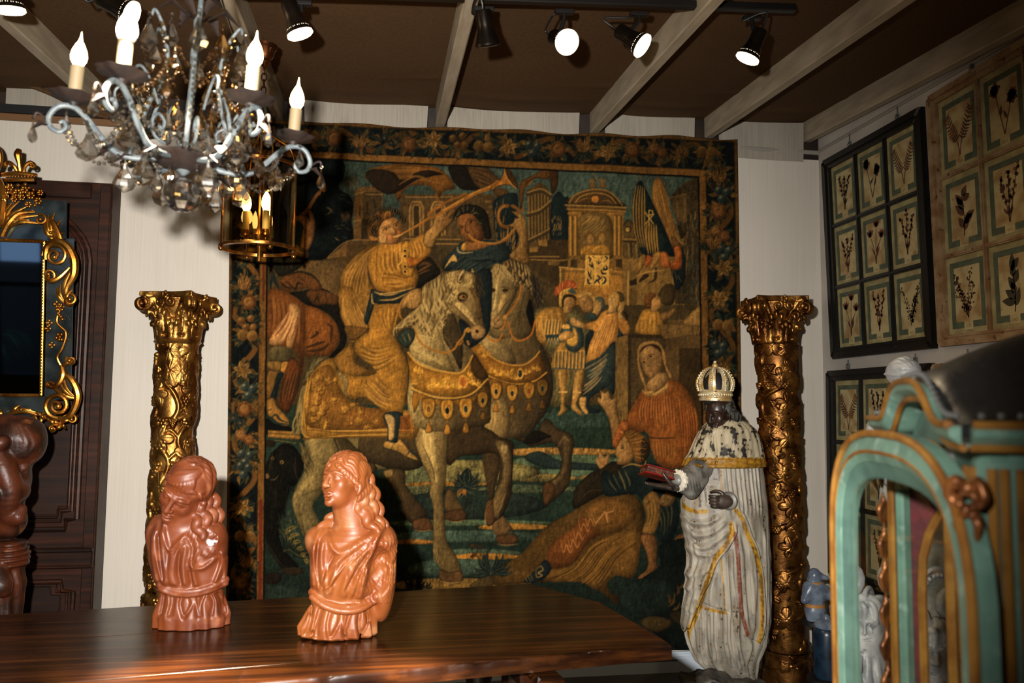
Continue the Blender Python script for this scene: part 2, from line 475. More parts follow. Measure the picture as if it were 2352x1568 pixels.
# rafters
BW,BH=.056,.125
for i,bx in enumerate(beamx):
    w=BW;dx=.022
    y0,y1=-3.2,4.52
    vs=[]
    for y in (y0,y1):
        x=bx
        zt=ceil_z(x,y)+.02;zb=ceil_z(x,y)-BH
        c=.006
        vs += [(x-w/2,y,zt),(x-w/2,y,zb+c),(x-w/2+c,y,zb),(x+w/2-c,y,zb),(x+w/2,y,zb+c),(x+w/2,y,zt)]
    fs=[(k,(k+1) % 6,6+(k+1) % 6,6+k) for k in range(6)]+[tuple(range(5,-1,-1)),tuple(range(6,12))]
    st(link_mesh('trim_%d' % (i+2),vs,fs,M_beam,smooth=False,loc=(bx,1,ceil_z(bx,1)-BH)))
# cloth strips stretched between the rafters above the tapestry
strips=[(-.455,.232),(.34,1.118),(1.275,1.83),(1.99,2.535)]
k=10
for i,(a,c) in enumerate(strips):
    n=40;vs=[];hh=8
    for q in range(n+1):
        t=q/n;x=a+(c-a)*t
        zt=ceil_z(x,D)-.012-.012*math.sin(PI*t)*(1 if i % 2 else .3);zb=3.0
        for j in range(hh+1):
            u=j/hh;y=D-.012-.004*math.sin(9*t+2*u)-.01*u*(1-u)
            vs.append((x+.02*(1-u)*(-1 if t >.5 else 1)*abs(t-.5),y,zb+(zt-zb)*u))
    fs=grid_faces(n+1,hh+1);n0=len(vs)
    vs += [(p[0],D+.02,p[2]) for p in vs];fs=np.concatenate([fs,fs[:,::-1]+n0])
    st(link_mesh('trim_%d' % k,vs,fs,M_cloth,loc=((a+c)/2,D,3.0)));k += 1
# left: cloth above the black rail, its lower edge of the ceiling fabric rolled
pl=[(15,196),(45,192),(90,205),(150,232),(214,258),(214,262),(12,258)]
P=[onY(x,y,D-.02) for x,y in pl]
b=MB();b.prism([(p.x,p.z) for p in P],(0,D+.01,0),(1,0,0),(0,0,1),.03);st(b.build('trim_%d' % k,M_cloth,smooth=False,loc=(P[3].x,D,P[6].z)));k += 1
b=MB();b.box((-1.9,D-.02,3.02),(2.75,.03,.045));st(b.build('trim_%d' % k,M_black,smooth=False,loc=(-1.9,D-.02,3.0)));k += 1
b=MB();b.box((-1.9,D-.02,2.978),(2.75,.025,.035),bev=.004);st(b.build('trim_%d' % k,M_brass_strip,smooth=False,loc=(-1.9,D-.02,2.96)));k += 1
roll=[onY(x,y,D-.045) for x,y in ((-60,185),(0,190),(60,195),(110,212),(160,236),(214,259),(250,270))]
b=MB();b.tube(cr([tuple(p) for p in roll],6),.012,8);b.tube(cr([(p.x,p.y+.02,p.z+.02) for p in roll],6),.014,8);st(b.build('trim_%d' % k,M_ceil,loc=tuple(roll[3])));k += 1
# picture rail on the right part of the back wall and cable duct along the right wall
b=MB();z0=3.066
b.box((2.36,D-.008,z0),(.56,.016,.02),bev=.004);b.box((2.36,D-.006,z0-.012),(.56,.012,.006));st(b.build('trim_%d' % k,M_rail,smooth=False,loc=(2.36,D,z0)));k += 1
b=MB();b.box((XC-.006,1.0,3.072),(.014,6.98,.018),bev=.004);st(b.build('trim_%d' % k,M_rail,smooth=False,loc=(XC,1,3.07)));k += 1
# baseboards
b=MB();
for (dz,hh,dd) in ((0,.075,.022),(.075,.014,.03),(.089,.012,.022),(.101,.01,.015)):b.box((-1.65,D-dd/2,dz+hh/2),(8.5,dd,hh))
st(b.build('baseboard_back',M_base,smooth=False,loc=(0,D,0)))
b=MB()
for (dz,hh,dd) in ((0,.075,.022),(.075,.014,.03),(.089,.012,.022)):b.box((XC-dd/2,.6,dz+hh/2),(dd,7.6,hh))
st(b.build('baseboard_right',M_base,smooth=False,loc=(XC,1,0)))

# ---------------------------------------------------------------- the rest of the shop (seen only in the mirror): left wall, front wall with a shop window
slab('wall_left',(-6.15,-3.2,0),(-6,4.65,3.3),M_wallpaint)
M_frontwall=pbr('dark_front_wall',(60,52,44),.8)
b=MB();x0,x1,zb,zt=-5.6,-2.4,.5,2.55
for (lo,hi) in (((-6,0),(x0,3.3)),((x1,0),(2.9,3.3)),((x0,0),(x1,zb)),((x0,zt),(x1,3.3))):
    b.box(((lo[0]+hi[0])/2,-3.25,(lo[1]+hi[1])/2),(hi[0]-lo[0],.1,hi[1]-lo[1]))
st(b.build('wall_front',M_frontwall,smooth=False,loc=(-2,-3.25,0)))

# ---------------------------------------------------------------- camera
cd=bpy.data.cameras.new('camera');co=bpy.data.objects.new('camera',cd);COL.objects.link(co)
cd.sensor_width=36;cd.lens=F/2352*36;cd.clip_start=.05
co.matrix_world=Matrix(((RT.x,UP.x,-FW.x,0),(RT.y,UP.y,-FW.y,0),(RT.z,UP.z,-FW.z,H),(0,0,0,1)))
cd.dof.use_dof=True;cd.dof.focus_distance=3.7;cd.dof.aperture_fstop=3.4
SC.camera=co
# ---------------------------------------------------------------- the woven picture of the tapestry, painted as flat shapes into an array
class Weave:
    Z=dict(A=(520,270,.3827),B=(1100,270,.3827),C=(520,820,.37),E=(1080,820,.3953),a=(600,360,.21684),b=(880,360,.21684),c=(1180,360,.21684),
             d=(600,660,.21684),e=(880,580,.2551),f=(1200,600,.24234),g=(1360,360,.21684),h=(600,960,.26793),i=(880,940,.26791),j=(1120,1000,.30612),p=(0,0,1))
    def __init__(s,x0,y0,w,h,k=1.0):
        s.x0,s.y0,s.k=x0,y0,k;s.W,s.H=int(w*k),int(h*k)
        s.C=np.zeros((s.H,s.W,3),np.float32);s.M=None;s.r=np.random.RandomState(5)
        yy,xx=np.mgrid[0:s.H,0:s.W].astype(np.float32);s.xx,s.yy=xx/k+x0,yy/k+y0
    def t(s,z,pts):
        ox,oy,sc=s.Z[z];P=np.asarray(pts,float).reshape(-1,2)
        return P*sc+(ox,oy)
    def mask(s,P):
        """antialiased polygon mask (P in photo px)"""
        q=(P-(s.x0,s.y0))*s.k;ss=2
        i0=max(0,int(q[:,1].min())-1);i1=min(s.H,int(q[:,1].max())+2);j0=max(0,int(q[:,0].min())-1);j1=min(s.W,int(q[:,0].max())+2)
        if i1 <= i0 or j1 <= j0:return None
        h,w=(i1-i0)*ss,(j1-j0)*ss
        u=(q-(j0,i0))*ss;M=np.zeros((h,w+1),np.int32)
        for a,b in zip(u,np.roll(u,-1,0)):
            if abs(a[1]-b[1]) <1e-9:continue
            lo,hi=(a,b) if a[1] <b[1] else (b,a)
            r=np.arange(max(0,math.ceil(lo[1]-.5)),min(h,math.ceil(hi[1]-.5)))
            if len(r) == 0:continue
            x=lo[0]+(r+.5-lo[1])*(hi[0]-lo[0])/(hi[1]-lo[1])
            np.add.at(M,(r,np.clip(np.ceil(x-.5),0,w).astype(int)),1)
        m=(np.cumsum(M,1)[:,:w] % 2).astype(np.float32)
        m=m.reshape(i1-i0,ss,j1-j0,ss).mean((1,3))
        return (slice(i0,i1),slice(j0,j1)),m
    @staticmethod
    def c(col):return np.asarray(col,np.float32)/255
    def P(s,z,col,pts,sm=5,to=None,g=None,edge=0,ec=(14,12,8),ew=1.6,tx=.10,inside=False,vol=.42):
        """filled shape; g=(p0,p1) with to=colour grades across; edge draws an outline; tx = woven hatch strength"""
        P=s.t(z,pts)
        if sm:P=cr(P,sm,True)
        r=s.mask(P)
        if r is None:s.M=None;return s
        q,m=r
        if inside and s.M is not None:
            big=np.zeros((s.H,s.W),np.float32);big[s.M[0]]=s.M[1];m=m*big[q]
        else:s.M=(q,m)
        col=np.broadcast_to(s.c(col),m.shape+(3,)).copy()
        if to is not None:
            G=s.t(z,g) if g is not None else np.array([[P[:,0].min(),P[:,1].min()],[P[:,0].max(),P[:,1].max()]])
            d=G[1]-G[0];t=np.clip(((s.xx[q]-G[0,0])*d[0]+(s.yy[q]-G[0,1])*d[1])/max((d*d).sum(),1e-6),0,1)[...,None]
            col += (s.c(to)-col)*t
        if tx:col *= 1+.55*tx*s.N[q][...,None]
        sz=min(m.shape)
        if sm and vol and sz >9:
            per=np.hypot(*(np.roll(P,-1,0)-P).T).sum()*s.k;rr=int(max(1,min(13,sz*.14,.62*m.sum()/max(per,1))));bm=blur2(blur2(np.pad(m,rr*2),rr),rr)[rr*2:-rr*2,rr*2:-rr*2]
            gy,gx=np.gradient(bm);f=np.clip((bm-.42)/.5,0,1)**.7
            col *= (1-vol+vol*f)[...,None]*(1+vol*1.1*np.clip((gx*.8+gy*.6)*rr,-.6,.6))[...,None]
        s.C[q] += (col-s.C[q])*m[...,None]
        if edge:s._s(np.vstack([P,P[:1]]),s.c(ec),ew,edge,None,0)
        return s
    def _s(s,P,col,w,a,clip,taper):
        n=len(P);wid=np.full(n,w,float) if np.isscalar(w) else np.interp(np.linspace(0,1,n),np.linspace(0,1,len(w)),w)
        if taper:wid=wid*(.25+.75*np.sin(np.linspace(.12,PI-.12,n)))
        q0=(P-(s.x0,s.y0))*s.k;m=wid.max()*s.k/2+2
        i0=max(0,int(q0[:,1].min()-m));i1=min(s.H,int(q0[:,1].max()+m)+1);j0=max(0,int(q0[:,0].min()-m));j1=min(s.W,int(q0[:,0].max()+m)+1)
        if i1 <= i0 or j1 <= j0:return
        B=np.zeros((i1-i0,j1-j0),np.float32)
        for k in range(n-1):
            A,b=q0[k]-(j0,i0),q0[k+1]-(j0,i0);r=max(wid[k],wid[k+1])*s.k/2+1
            y0,y1=max(0,int(min(A[1],b[1])-r)),min(B.shape[0],int(max(A[1],b[1])+r)+2);x0,x1=max(0,int(min(A[0],b[0])-r)),min(B.shape[1],int(max(A[0],b[0])+r)+2)
            if y1 <= y0 or x1 <= x0:continue
            yy,xx=np.mgrid[y0:y1,x0:x1];d=b-A;L=max((d*d).sum(),1e-9)
            t=np.clip(((xx+.5-A[0])*d[0]+(yy+.5-A[1])*d[1])/L,0,1)
            e=np.hypot(xx+.5-A[0]-t*d[0],yy+.5-A[1]-t*d[1]);v=np.clip((wid[k]+t*(wid[k+1]-wid[k]))*s.k/2-e+.5,0,1)
            B[y0:y1,x0:x1]=np.maximum(B[y0:y1,x0:x1],v)
        q=(slice(i0,i1),slice(j0,j1));B *= a
        if clip is not None:
            big=np.zeros((s.H,s.W),np.float32);big[clip[0]]=clip[1];B *= big[q]
        s.C[q] += (col-s.C[q])*B[...,None]
    def S(s,z,col,pts,w=2,a=.9,clip=True,taper=1,n=5):
        P=s.t(z,pts);P=cr(P,n) if len(P) >2 else P
        s._s(P,s.c(col),w,a,s.M if clip else None,taper);return s
    def L(s,z,col,lines,w=2,a=.9,clip=True,taper=1):
        for l in lines:s.S(z,col,l,w,a,clip,taper)
        return s
    def folds(s,z,ga,gb,n,dk,lt,w=3,a=.7,jit=.12,clip=True):
        """alternating dark and light fold strokes between two guide curves"""
        A,B=cr(s.t(z,ga),6),cr(s.t(z,gb),6);m=24
        A=np.array([A[int(i)] for i in np.linspace(0,len(A)-1,m)]);B=np.array([B[int(i)] for i in np.linspace(0,len(B)-1,m)])
        for i in range(n):
            t=(i+.5)/n+s.r.uniform(-jit,jit)/n*2;c=A+(B-A)*t
            i0=s.r.randint(0,7);i1=s.r.randint(15,m)
            nrm=s.r.uniform(-1,1)*w*.5*np.sin(np.linspace(0,PI*s.r.uniform(1,2.4),m));c=c+np.stack([-nrm*.4,nrm],1)
            s._s(c[i0:i1],s.c(dk if i % 2 == 0 else lt),w*s.r.uniform(.7,1.3),a*s.r.uniform(.6,1),s.M if clip else None,1)
        return s
    def hair(s,z,roots,tips,n,cols,w=1.6,amp=3,clip=False,waves=2.5):
        A,B=cr(s.t(z,roots),8),cr(s.t(z,tips),8)
        for i in range(n):
            t=i/(n-1) if n >1 else .5;a=A[int(t*(len(A)-1))];b=B[int(t*(len(B)-1))];d=b-a;nn=np.array([-d[1],d[0]])/max(np.hypot(*d),1e-6)
            u=np.linspace(0,1,16);ph=s.r.uniform(0,1)
            c=a+d*u[:,None]+nn*(amp*np.sin(2*PI*(waves*u+ph))*u)[:,None]
            s._s(c,s.c(cols[i % len(cols)]),w,.85,s.M if clip else None,1)
        return s
    def leaf(s,z,base,tip,wd,col,vein=None,bend=.15,edge=0):
        a,b=s.t(z,[base])[0],s.t(z,[tip])[0];d=b-a;n=np.array([-d[1],d[0]]);L=np.hypot(*d);n=n/max(L,1e-6)
        u=np.linspace(0,1,9);mid=a+d*u[:,None]+n*(bend*L*np.sin(PI*u))[:,None];hw=wd*np.sin(PI*u**.8)
        P=np.vstack([mid+n*hw[:,None],(mid-n*hw[:,None])[::-1]])
        r=s.mask(P)
        if r is None:return s
        q,m=r;col_=s.c(col)*(1+.12*s.N[q][...,None]);s.C[q] += (col_-s.C[q])*m[...,None]
        if vein is not None:s._s(mid,s.c(vein),max(1,wd*.3),.8,None,1)
        if edge:s._s(np.vstack([P,P[:1]]),s.c((10,12,12)),1.2,edge,None,0)
        return s
    def disc(s,z,c,r,col,to=None,ry=None,hl=None):
        ry=ry or r;a=np.linspace(0,2*PI,24,endpoint=False);C0=s.t(z,[c])[0]
        P=C0+np.stack([r*np.cos(a),ry*np.sin(a)],1)
        s.P('p',col,P,0,to=to,g=[C0-(r*.6,ry*.6),C0+(r*.8,ry*.8)] if to is not None else None)
        if hl is not None:s._s(np.array([C0-(r*.35,ry*.35),C0-(r*.2,ry*.45)]),s.c(hl),r*.5,.8,None,0)
        return s
    def flower(s,z,c,r,np_,col,col2,rot=0,mid=None,wid=.36,inner=True):
        c0=s.t(z,[c])[0]
        for k in range(np_):
            an=rot+2*PI*k/np_;tp=c0+r*np.array([math.cos(an),math.sin(an)])*s.r.uniform(.9,1.1)
            s.leaf('p',c0,tp,r*wid,np.array(col)*s.r.uniform(.85,1.12),col2,0,edge=.5)
        if mid is not None:s.disc('p',c0,r*.22,mid)
        return s
    def rose(s,z,c,r,col,dk,lt):
        c0=s.t(z,[c])[0]
        for k in range(7):
            an=2*PI*k/7+.3;s.disc('p',c0+r*.55*np.array([math.cos(an),math.sin(an)]),r*.45,np.array(col)*s.r.uniform(.75,1.05),to=dk)
        s.disc('p',c0,r*.6,lt,to=col)
        for rr in (.5,.32,.15):
            a=np.linspace(0,5,14)+rr*9;s._s(c0+r*rr*np.stack([np.cos(a),np.sin(a)],1),s.c(dk),1.3,.8,None,1)
        return s
    def bush(s,z,c,rx,ry,n,cols,ln=9,up=1):
        c0=s.t(z,[c])[0]
        for k in range(n):
            a=s.r.uniform(0,2*PI);q=math.sqrt(s.r.uniform(0,1));b=c0+q*np.array([rx*math.cos(a),ry*math.sin(a)])
            e=b+np.array([s.r.uniform(-.5,.5),-up*s.r.uniform(.5,1)])*ln
            s._s(np.array([b,e]),s.c(cols[s.r.randint(len(cols))]),s.r.uniform(1.2,3),.85,None,1)
        return s
    def plant(s,z,c,n,r,col,vein,a0=-PI*.95,a1=-PI*.05,wd=3.5,sag=.15):
        c0=s.t(z,[c])[0]
        for k in range(n):
            an=a0+(a1-a0)*(k+.5)/n+s.r.uniform(-.1,.1);rr=r*s.r.uniform(.75,1.1)
            s.leaf('p',c0,c0+rr*np.array([math.cos(an),math.sin(an)]),wd,col,vein,sag*(1 if math.cos(an) >0 else -1))
        return s
def weave_picture():
    T=Weave(506,258,1216,1250)
    r0=np.random.RandomState(3)
    n1=blur2(r0.randn(T.H,T.W).astype(np.float32),1);v=np.cumsum(n1,0);v=v-np.vstack([v[:1]*0+v[0],v[:-1]]) if False else n1
    vs=n1.copy()
    for sft in (1,2,3,5,8):vs += np.roll(n1,sft,0)
    hs=n1.copy()
    for sft in (1,2,4):hs += np.roll(n1,sft,1)
    lowf=blur2(blur2(r0.randn(T.H,T.W).astype(np.float32),14),14)
    T.N=(vs/vs.std()*.75+hs/hs.std()*.35+lowf/lowf.std()*.5).astype(np.float32)
    P,S,L,folds,hair,leaf,disc,plant=T.P,T.S,T.L,T.folds,T.hair,T.leaf,T.disc,T.plant
    sky,skyd,navy,black,teal=(50,66,62),(36,50,50),(15,27,37),(9,11,10),(30,56,66)
    och,ochL,ochD,br,brD,brL=(152,106,46),(194,148,76),(98,66,26),(86,64,36),(50,37,20),(122,92,52)
    ho,hoL,hoD,hoX=(144,124,82),(188,164,110),(94,78,48),(58,48,30)
    sk,skL,skD=(158,122,76),(186,150,100),(108,76,44)
    go,goL,goD=(168,116,42),(204,156,72),(104,68,22)
    ora,red,grn,grnd,tg=(168,96,42),(130,54,34),(32,48,40),(24,36,32),(62,82,70)
    # ---- sky and ground
    P('p',sky,[(600,360),(1630,360),(1630,700),(600,700)],0,tx=.14)
    P('p',(56,76,76),[(1040,370),(1560,380),(1560,560),(1240,600),(1040,480)],3,to=(74,84,66),g=[(1300,380),(1300,600)],tx=.16)
    P('p',(64,52,32),[(600,560),(1630,560),(1630,960),(600,960)],0,tx=.10)
    P('p',grn,[(600,930),(1630,930),(1630,1500),(600,1500)],0,tx=.16,to=(20,30,28),g=[(1100,1100),(1100,1480)])
    for (x0,x1,y,h,col) in ((1190,1480,945,40,(42,62,54)),(1150,1440,1030,16,(150,112,58)),(1180,1440,1046,26,(78,94,74)),(1160,1420,1080,14,(70,88,72)),(1180,1330,1090,16,(118,100,58)),
            (930,1240,1060,50,(112,104,66)),(930,1010,1075,60,(96,100,72)),(930,1130,1108,8,(140,100,46)),(1100,1340,1115,16,(74,82,62)),(1330,1420,1090,18,(116,98,56)),(900,1260,1130,60,(30,40,36)),
            (880,1300,1195,12,(66,82,64)),(1100,1280,1204,12,(150,108,50)),(880,1280,1220,24,(58,80,72)),(900,1010,1240,9,(138,94,42)),(1000,1200,1262,16,(62,78,66)),(1040,1200,1272,13,(146,102,46)),(940,1200,1286,34,(56,74,66)),(900,1220,1330,22,(112,86,44)),(920,1060,1356,30,(70,56,30))):
        P('p',col,[(x0,y+h*.4),(x0+(x1-x0)*.3,y-2),(x1-(x1-x0)*.25,y),(x1,y+h*.5),(x1-(x1-x0)*.3,y+h),(x0+20,y+h)],6,tx=.22)
    T.bush('p',(1250,1050),44,8,70,[(34,52,56),(26,42,46)],9);T.bush('p',(1230,1118),60,18,160,[(26,42,38),(34,50,42)],11);T.bush('p',(1340,1075),80,5,60,[(34,56,56)],6)
    P('p',(30,46,50),[(1205,1052),(1240,1036),(1290,1058),(1380,1066),(1390,1078),(1260,1076)],4)
    # ---- left tree mass and distant castle
    P('a',(12,17,17),[(0,0),(800,30),(880,200),(820,330),(940,420),(980,520),(960,700),(980,880),(700,1080),(480,1100),(0,1100)],4,tx=.3)
    T.bush('a',(560,350),90,90,200,[(18,26,26),(10,14,14),(24,34,32)],9)
    T.bush('a',(1050,150),40,22,120,[(22,34,36),(30,44,44)],9);T.bush('a',(860,560),26,80,130,[(12,20,22),(20,32,34),(8,12,12)],10)
    T.bush('a',(960,300),14,14,26,[(120,84,42),(140,98,50)],11);T.bush('a',(905,660),12,12,22,[(120,84,42)],11)
    L('a',(126,100,60),[[(690,540),(730,560),(760,600)],[(690,620),(730,600),(745,570)],[(780,745),(820,735)],[(800,770),(850,765)],[(840,735),(890,725)],[(905,760),(945,780)],[(780,860),(810,885),(835,890)],[(800,860),(810,885)],[(870,850),(910,870)],[(845,410),(900,410)],[(910,480),(960,500)],[(840,450),(880,455)]],1.6,.9,False)
    P('a',(84,62,34),[(985,400),(1000,345),(1085,318),(1290,318),(1290,520),(1180,600),(1130,760),(1160,890),(980,890)],0,tx=.12)
    P('a',(56,44,28),[(1085,375),(1280,375),(1270,540),(1160,620),(1075,660)],0);P('a',(44,35,22),[(1065,660),(1150,650),(1120,760),(1140,880),(1060,880)],0)
    L('a',brL,[[(1000,405),(1085,375)],[(980,690),(1060,665)],[(1110,400),(1280,400)]],3,.8,False,0);L('a',(34,27,18),[[(1050,530),(1045,620)],[(1130,480),(1130,600)],[(1205,460),(1205,540)]],3,.9,False,0)
    P('a',(66,50,28),[(910,905),(1215,880),(1230,930),(1060,990),(950,1130),(700,1090)],0);P('a',(98,72,40),[(700,1085),(915,905),(905,1060)],0)
    S('a',brL,[(705,1075),(915,900),(1205,885)],3,.8,False,0)
    P('a',(90,70,42),[(470,1110),(940,1110),(900,1240),(830,1400),(830,1560),(640,1400),(350,1220)],0,to=(72,56,34),g=[(650,1200),(820,1200)],tx=.12)
    # ---- arches and the hanging cloth
    P('b',(72,56,34),[(180,400),(1180,400),(1180,1180),(480,1180),(180,900)],0,tx=.12);P('b',(56,46,30),[(540,860),(840,860),(700,1240),(480,1080)],0)
    for cx,hw in ((355,80),(585,80)):
        for w_,col in ((hw,(128,98,56)),(hw-20,(70,54,34)),(hw-32,(124,94,52)),(hw-52,(48,38,25))):
            P('b',col,[(cx-w_,840),(cx-w_,540),(cx-w_*.6,470+(hw-w_)),(cx+w_*.6,470+(hw-w_)),(cx+w_,540),(cx+w_,840)],0)
    L('b',(134,102,58),[[(240,430),(740,430)],[(230,870),(820,880)],[(560,925),(800,930)]],3.5,.8,False,0);S('b',(70,54,32),[(1090,480),(1180,545)],9,.6,False)
    for x,y in ((1110,480),(1150,535),(1080,590)):S('b',brL,[(x-20,y),(x+25,y)],5,.6,False,0)
    P('b',(104,68,30),[(-180,240),(-150,140),(30,90),(300,75),(500,100),(620,140),(720,240),(760,340),(640,370),(600,440),(560,380),(480,310),(300,310),(220,370),(160,480),(120,400),(0,320),(-120,330),(-60,260),(60,290)],4,tx=.12)
    folds('b',[(-150,150),(200,100),(560,120)],[(150,250),(400,250),(700,300)],12,(60,42,22),(134,92,44),5)
    P('b',(34,26,18),[(-190,200),(-100,130),(100,160),(180,240),(300,220),(330,180),(480,140),(640,190),(560,200),(470,220),(380,240),(300,280),(100,400),(-60,350)],3);S('b',(118,80,38),[(170,300),(340,210),(520,260)],5,.8,False)
    P('b',(26,22,18),[(700,100),(900,120),(960,260),(1060,350),(860,360),(770,300),(720,220)],4);P('b',(74,54,32),[(900,100),(1080,110),(1200,200),(1280,300),(1060,350),(960,280)],4)
    folds('b',[(900,120),(1100,160),(1240,260)],[(940,260),(1040,320),(1200,340)],8,(40,30,20),(98,70,40),4)
    P('b',(70,50,28),[(1160,360),(1300,340),(1340,420),(1350,540),(1270,500)],3);folds('b',[(1180,370),(1250,440),(1300,520)],[(1300,340),(1330,420),(1350,540)],6,(34,26,16),(100,72,40),3)
    # flame-like foliage right of rider 2
    P('b',(20,34,42),[(1180,460),(1400,380),(1440,560),(1430,900),(1330,1000),(1200,880),(1170,640)],4)
    for k in range(46):
        x=T.r.uniform(1180,1410);y=T.r.uniform(520,980) if x <1300 else T.r.uniform(760,1000);S('b',(150,108,52),[(x,y),(x+T.r.uniform(-10,14),y-T.r.uniform(40,90))],T.r.uniform(2,6),.8,False)
    # ---- distant right: spiral tower, tree, pavilion
    P('c',(84,66,38),[(150,380),(250,340),(390,400),(400,900),(180,1000),(150,620)],0,tx=.1)
    for x in range(160,390,34):S('c',(118,92,52),[(x,400),(x+6,900)],4,.8,False,0);S('c',(48,38,24),[(x+16,400),(x+20,900)],4,.8,False,0)
    P('c',(74,56,32),[(150,370),(200,320),(300,280),(400,400),(290,345)],3)
    for pts in ([(150,600),(280,560),(385,470)],[(155,880),(280,820),(390,760)],[(150,380),(290,345),(395,400)]):S('c',(52,42,26),[(x,y+22) for x,y in pts],9,.9,False,0);S('c',(132,102,58),pts,4,.9,False,0)
    P('c',(20,32,38),[(395,880),(400,500),(440,400),(490,370),(540,430),(590,460),(580,890)],3);T.bush('c',(480,520),16,24,60,[(20,34,40),(34,52,54)],8)
    for k in range(34):x,y=T.r.uniform(400,510),T.r.uniform(640,840);S('c',(160,118,58),[(x,y),(x+6,y-30)],3.2,.85,False)
    P('c',(54,42,26),[(165,1000),(360,880),(580,880),(580,1180),(490,1180),(490,1400),(170,1180)],0);P('c',(122,92,48),[(270,890),(360,875),(360,950),(270,945)],0);P('c',(122,92,48),[(170,965),(260,950),(260,1010),(170,1012)],0)
    L('c',(130,100,54),[[(165,1090),(480,1100),(570,1090)],[(165,1060),(480,1060)]],3,.9,False,0);P('c',(96,74,42),[(365,1110),(490,1110),(480,1160),(365,1150)],0)
    P('c',(150,106,48),[(490,1180),(1215,1210),(1215,1570),(490,1570)],0,tx=.1);P('c',(100,76,40),[(490,1180),(545,1180),(545,1570),(490,1570)],0);P('c',(100,76,42),[(1160,1210),(1215,1210),(1215,1560),(1160,1560)],0)
    L('c',(190,150,84),[[(485,1170),(750,1195)],[(1000,1200),(1215,1215),(1210,1570)],[(495,1180),(495,1400)]],3,.9,False,0);P('c',(112,84,44),[(560,1200),(1160,1240),(1160,1262),(560,1225)],0)
    P('c',(120,88,42),[(585,560),(1165,580),(1150,1200),(575,1180)],0,tx=.1);P('c',(108,84,46),[(700,640),(820,590),(960,610),(1035,700),(1040,1080),(700,1080)],3)
    folds('c',[(720,700),(780,660),(820,600)],[(760,900),(940,780),(1000,640)],14,(70,62,40),(158,116,58),6)
    for x in (605,655,1070,1115):S('c',(104,74,34),[(x,600),(x,1045)],9,.9,False,0);S('c',(176,132,66),[(x-4,640),(x-4,1040)],4.5,.9,False,0);S('c',(70,50,24),[(x+20,640),(x+20,1040)],2.4,.9,False,0);S('c',(150,106,50),[(x-20,600),(x+18,600)],6,.9,False,0)
    P('c',(86,64,34),[(560,520),(1195,545),(1170,600),(575,575)],0);L('c',(158,116,58),[[(545,512),(1195,545)],[(565,555),(1180,585)]],3,.9,False,0)
    P('c',(64,48,28),[(585,500),(640,410),(760,355),(900,345),(1030,385),(1110,470),(1165,530)],4);L('c',(150,110,56),[[(590,490),(650,410),(780,360),(920,355),(1040,400),(1150,520)],[(650,490),(720,420),(860,390),(1000,420),(1080,500)]],3,.9,False,0)
    disc('c',(860,455),8,(160,104,46));L('c',(140,104,54),[[(670,490),(740,450),(800,450)],[(920,480),(990,470),(1050,510)],[(740,485),(760,440)],[(980,500),(1000,460)]],2.4,.8,False)
    for x in (830,940):disc('c',(x,265),6,(110,82,46));P('c',(100,74,42),[(x-35,330),(x-10,280),(x+25,290),(x+35,335)],3)
    L('c',(122,92,54),[[(820,165),(880,250),(900,320)],[(970,170),(900,250)]],3,.8,False)
    for x0 in (575,1050):P('c',(112,84,42),[(x0,1060),(x0+130,1060),(x0+120,1180),(x0,1170)],0);P('c',(56,44,26),[(x0+30,1090),(x0+95,1090),(x0+95,1180),(x0+30,1170)],0)
    for x,y in ((808,860),(930,850)):# two onlookers in the box
        P('c',(150,108,46),[(x-100,1040),(x-90,970),(x-30,940),(x+30,940),(x+75,980),(x+80,1040)],3);P('c',(148,110,62),[(x-30,y-20),(x,y-40),(x+35,y-10),(x+35,y+50),(x+5,y+85),(x-28,y+40)],4)
        S('c',(100,72,34),[(x-40,y+20),(x-30,y-30),(x+10,y-45),(x+40,y-10)],6,.9,False);L('c',(50,34,18),[[(x-6,y+12),(x+2,y+14)],[(x+16,y+12),(x+24,y+14)],[(x+2,y+54),(x+20,y+52)],[(x+10,y+18),(x+14,y+38)]],1.2,.9,False)
    P('c',(206,160,80),[(762,1045),(1008,1050),(1000,1395),(745,1385)],0,tx=.06)
    dmk=[[(790,1060),(810,1090),(800,1120)],[(830,1060),(860,1075)],[(960,1060),(985,1075),(975,1095)],[(870,1110),(895,1140)],[(900,1100),(895,1140)],[(925,1110),(900,1140)],[(935,1060),(925,1090)],
           [(795,1140),(830,1170),(825,1120)],[(830,1170),(850,1190)],[(970,1150),(985,1190),(950,1200),(955,1170)],[(920,1200),(935,1240),(980,1240)],[(785,1210),(800,1260),(825,1300)],[(820,1210),(810,1250)],[(780,1290),(790,1340),(820,1345)],[(840,1270),(850,1310)],[(880,1260),(910,1290),(890,1310)],[(940,1270),(970,1300),(955,1340),(925,1350)],[(850,1350),(880,1310),(905,1350)],[(790,1320),(815,1290)],[(925,1270),(935,1330)],[(975,1100),(950,1120)]]
    L('c',(16,30,48),dmk,4.6,.95,False)
    P('c',(176,126,54),[(748,1360),(1000,1368),(998,1395),(745,1387)],0);L('c',(110,80,34),[[(x,1364),(x,1392)] for x in range(765,1000,28)],1.6,.8,False,0)
    P('c',(88,68,38),[(1165,890),(1165,730),(1215,670),(1265,720),(1300,880),(1300,1080),(1165,1080)],0);L('c',(48,38,24),[[(1165,730),(1215,675),(1262,715)],[(1165,900),(1300,905)],[(1240,920),(1250,1060)]],4,.9,False,0);S('c',(140,106,58),[(1165,875),(1290,880)],4,.9,False,0);disc('c',(1205,775),8,(54,42,26));disc('c',(1205,775),5,(196,156,84))
    for x in (1215,1300):S('c',(130,122,84),[(x,930),(x+5,1060)],9,.8,False)
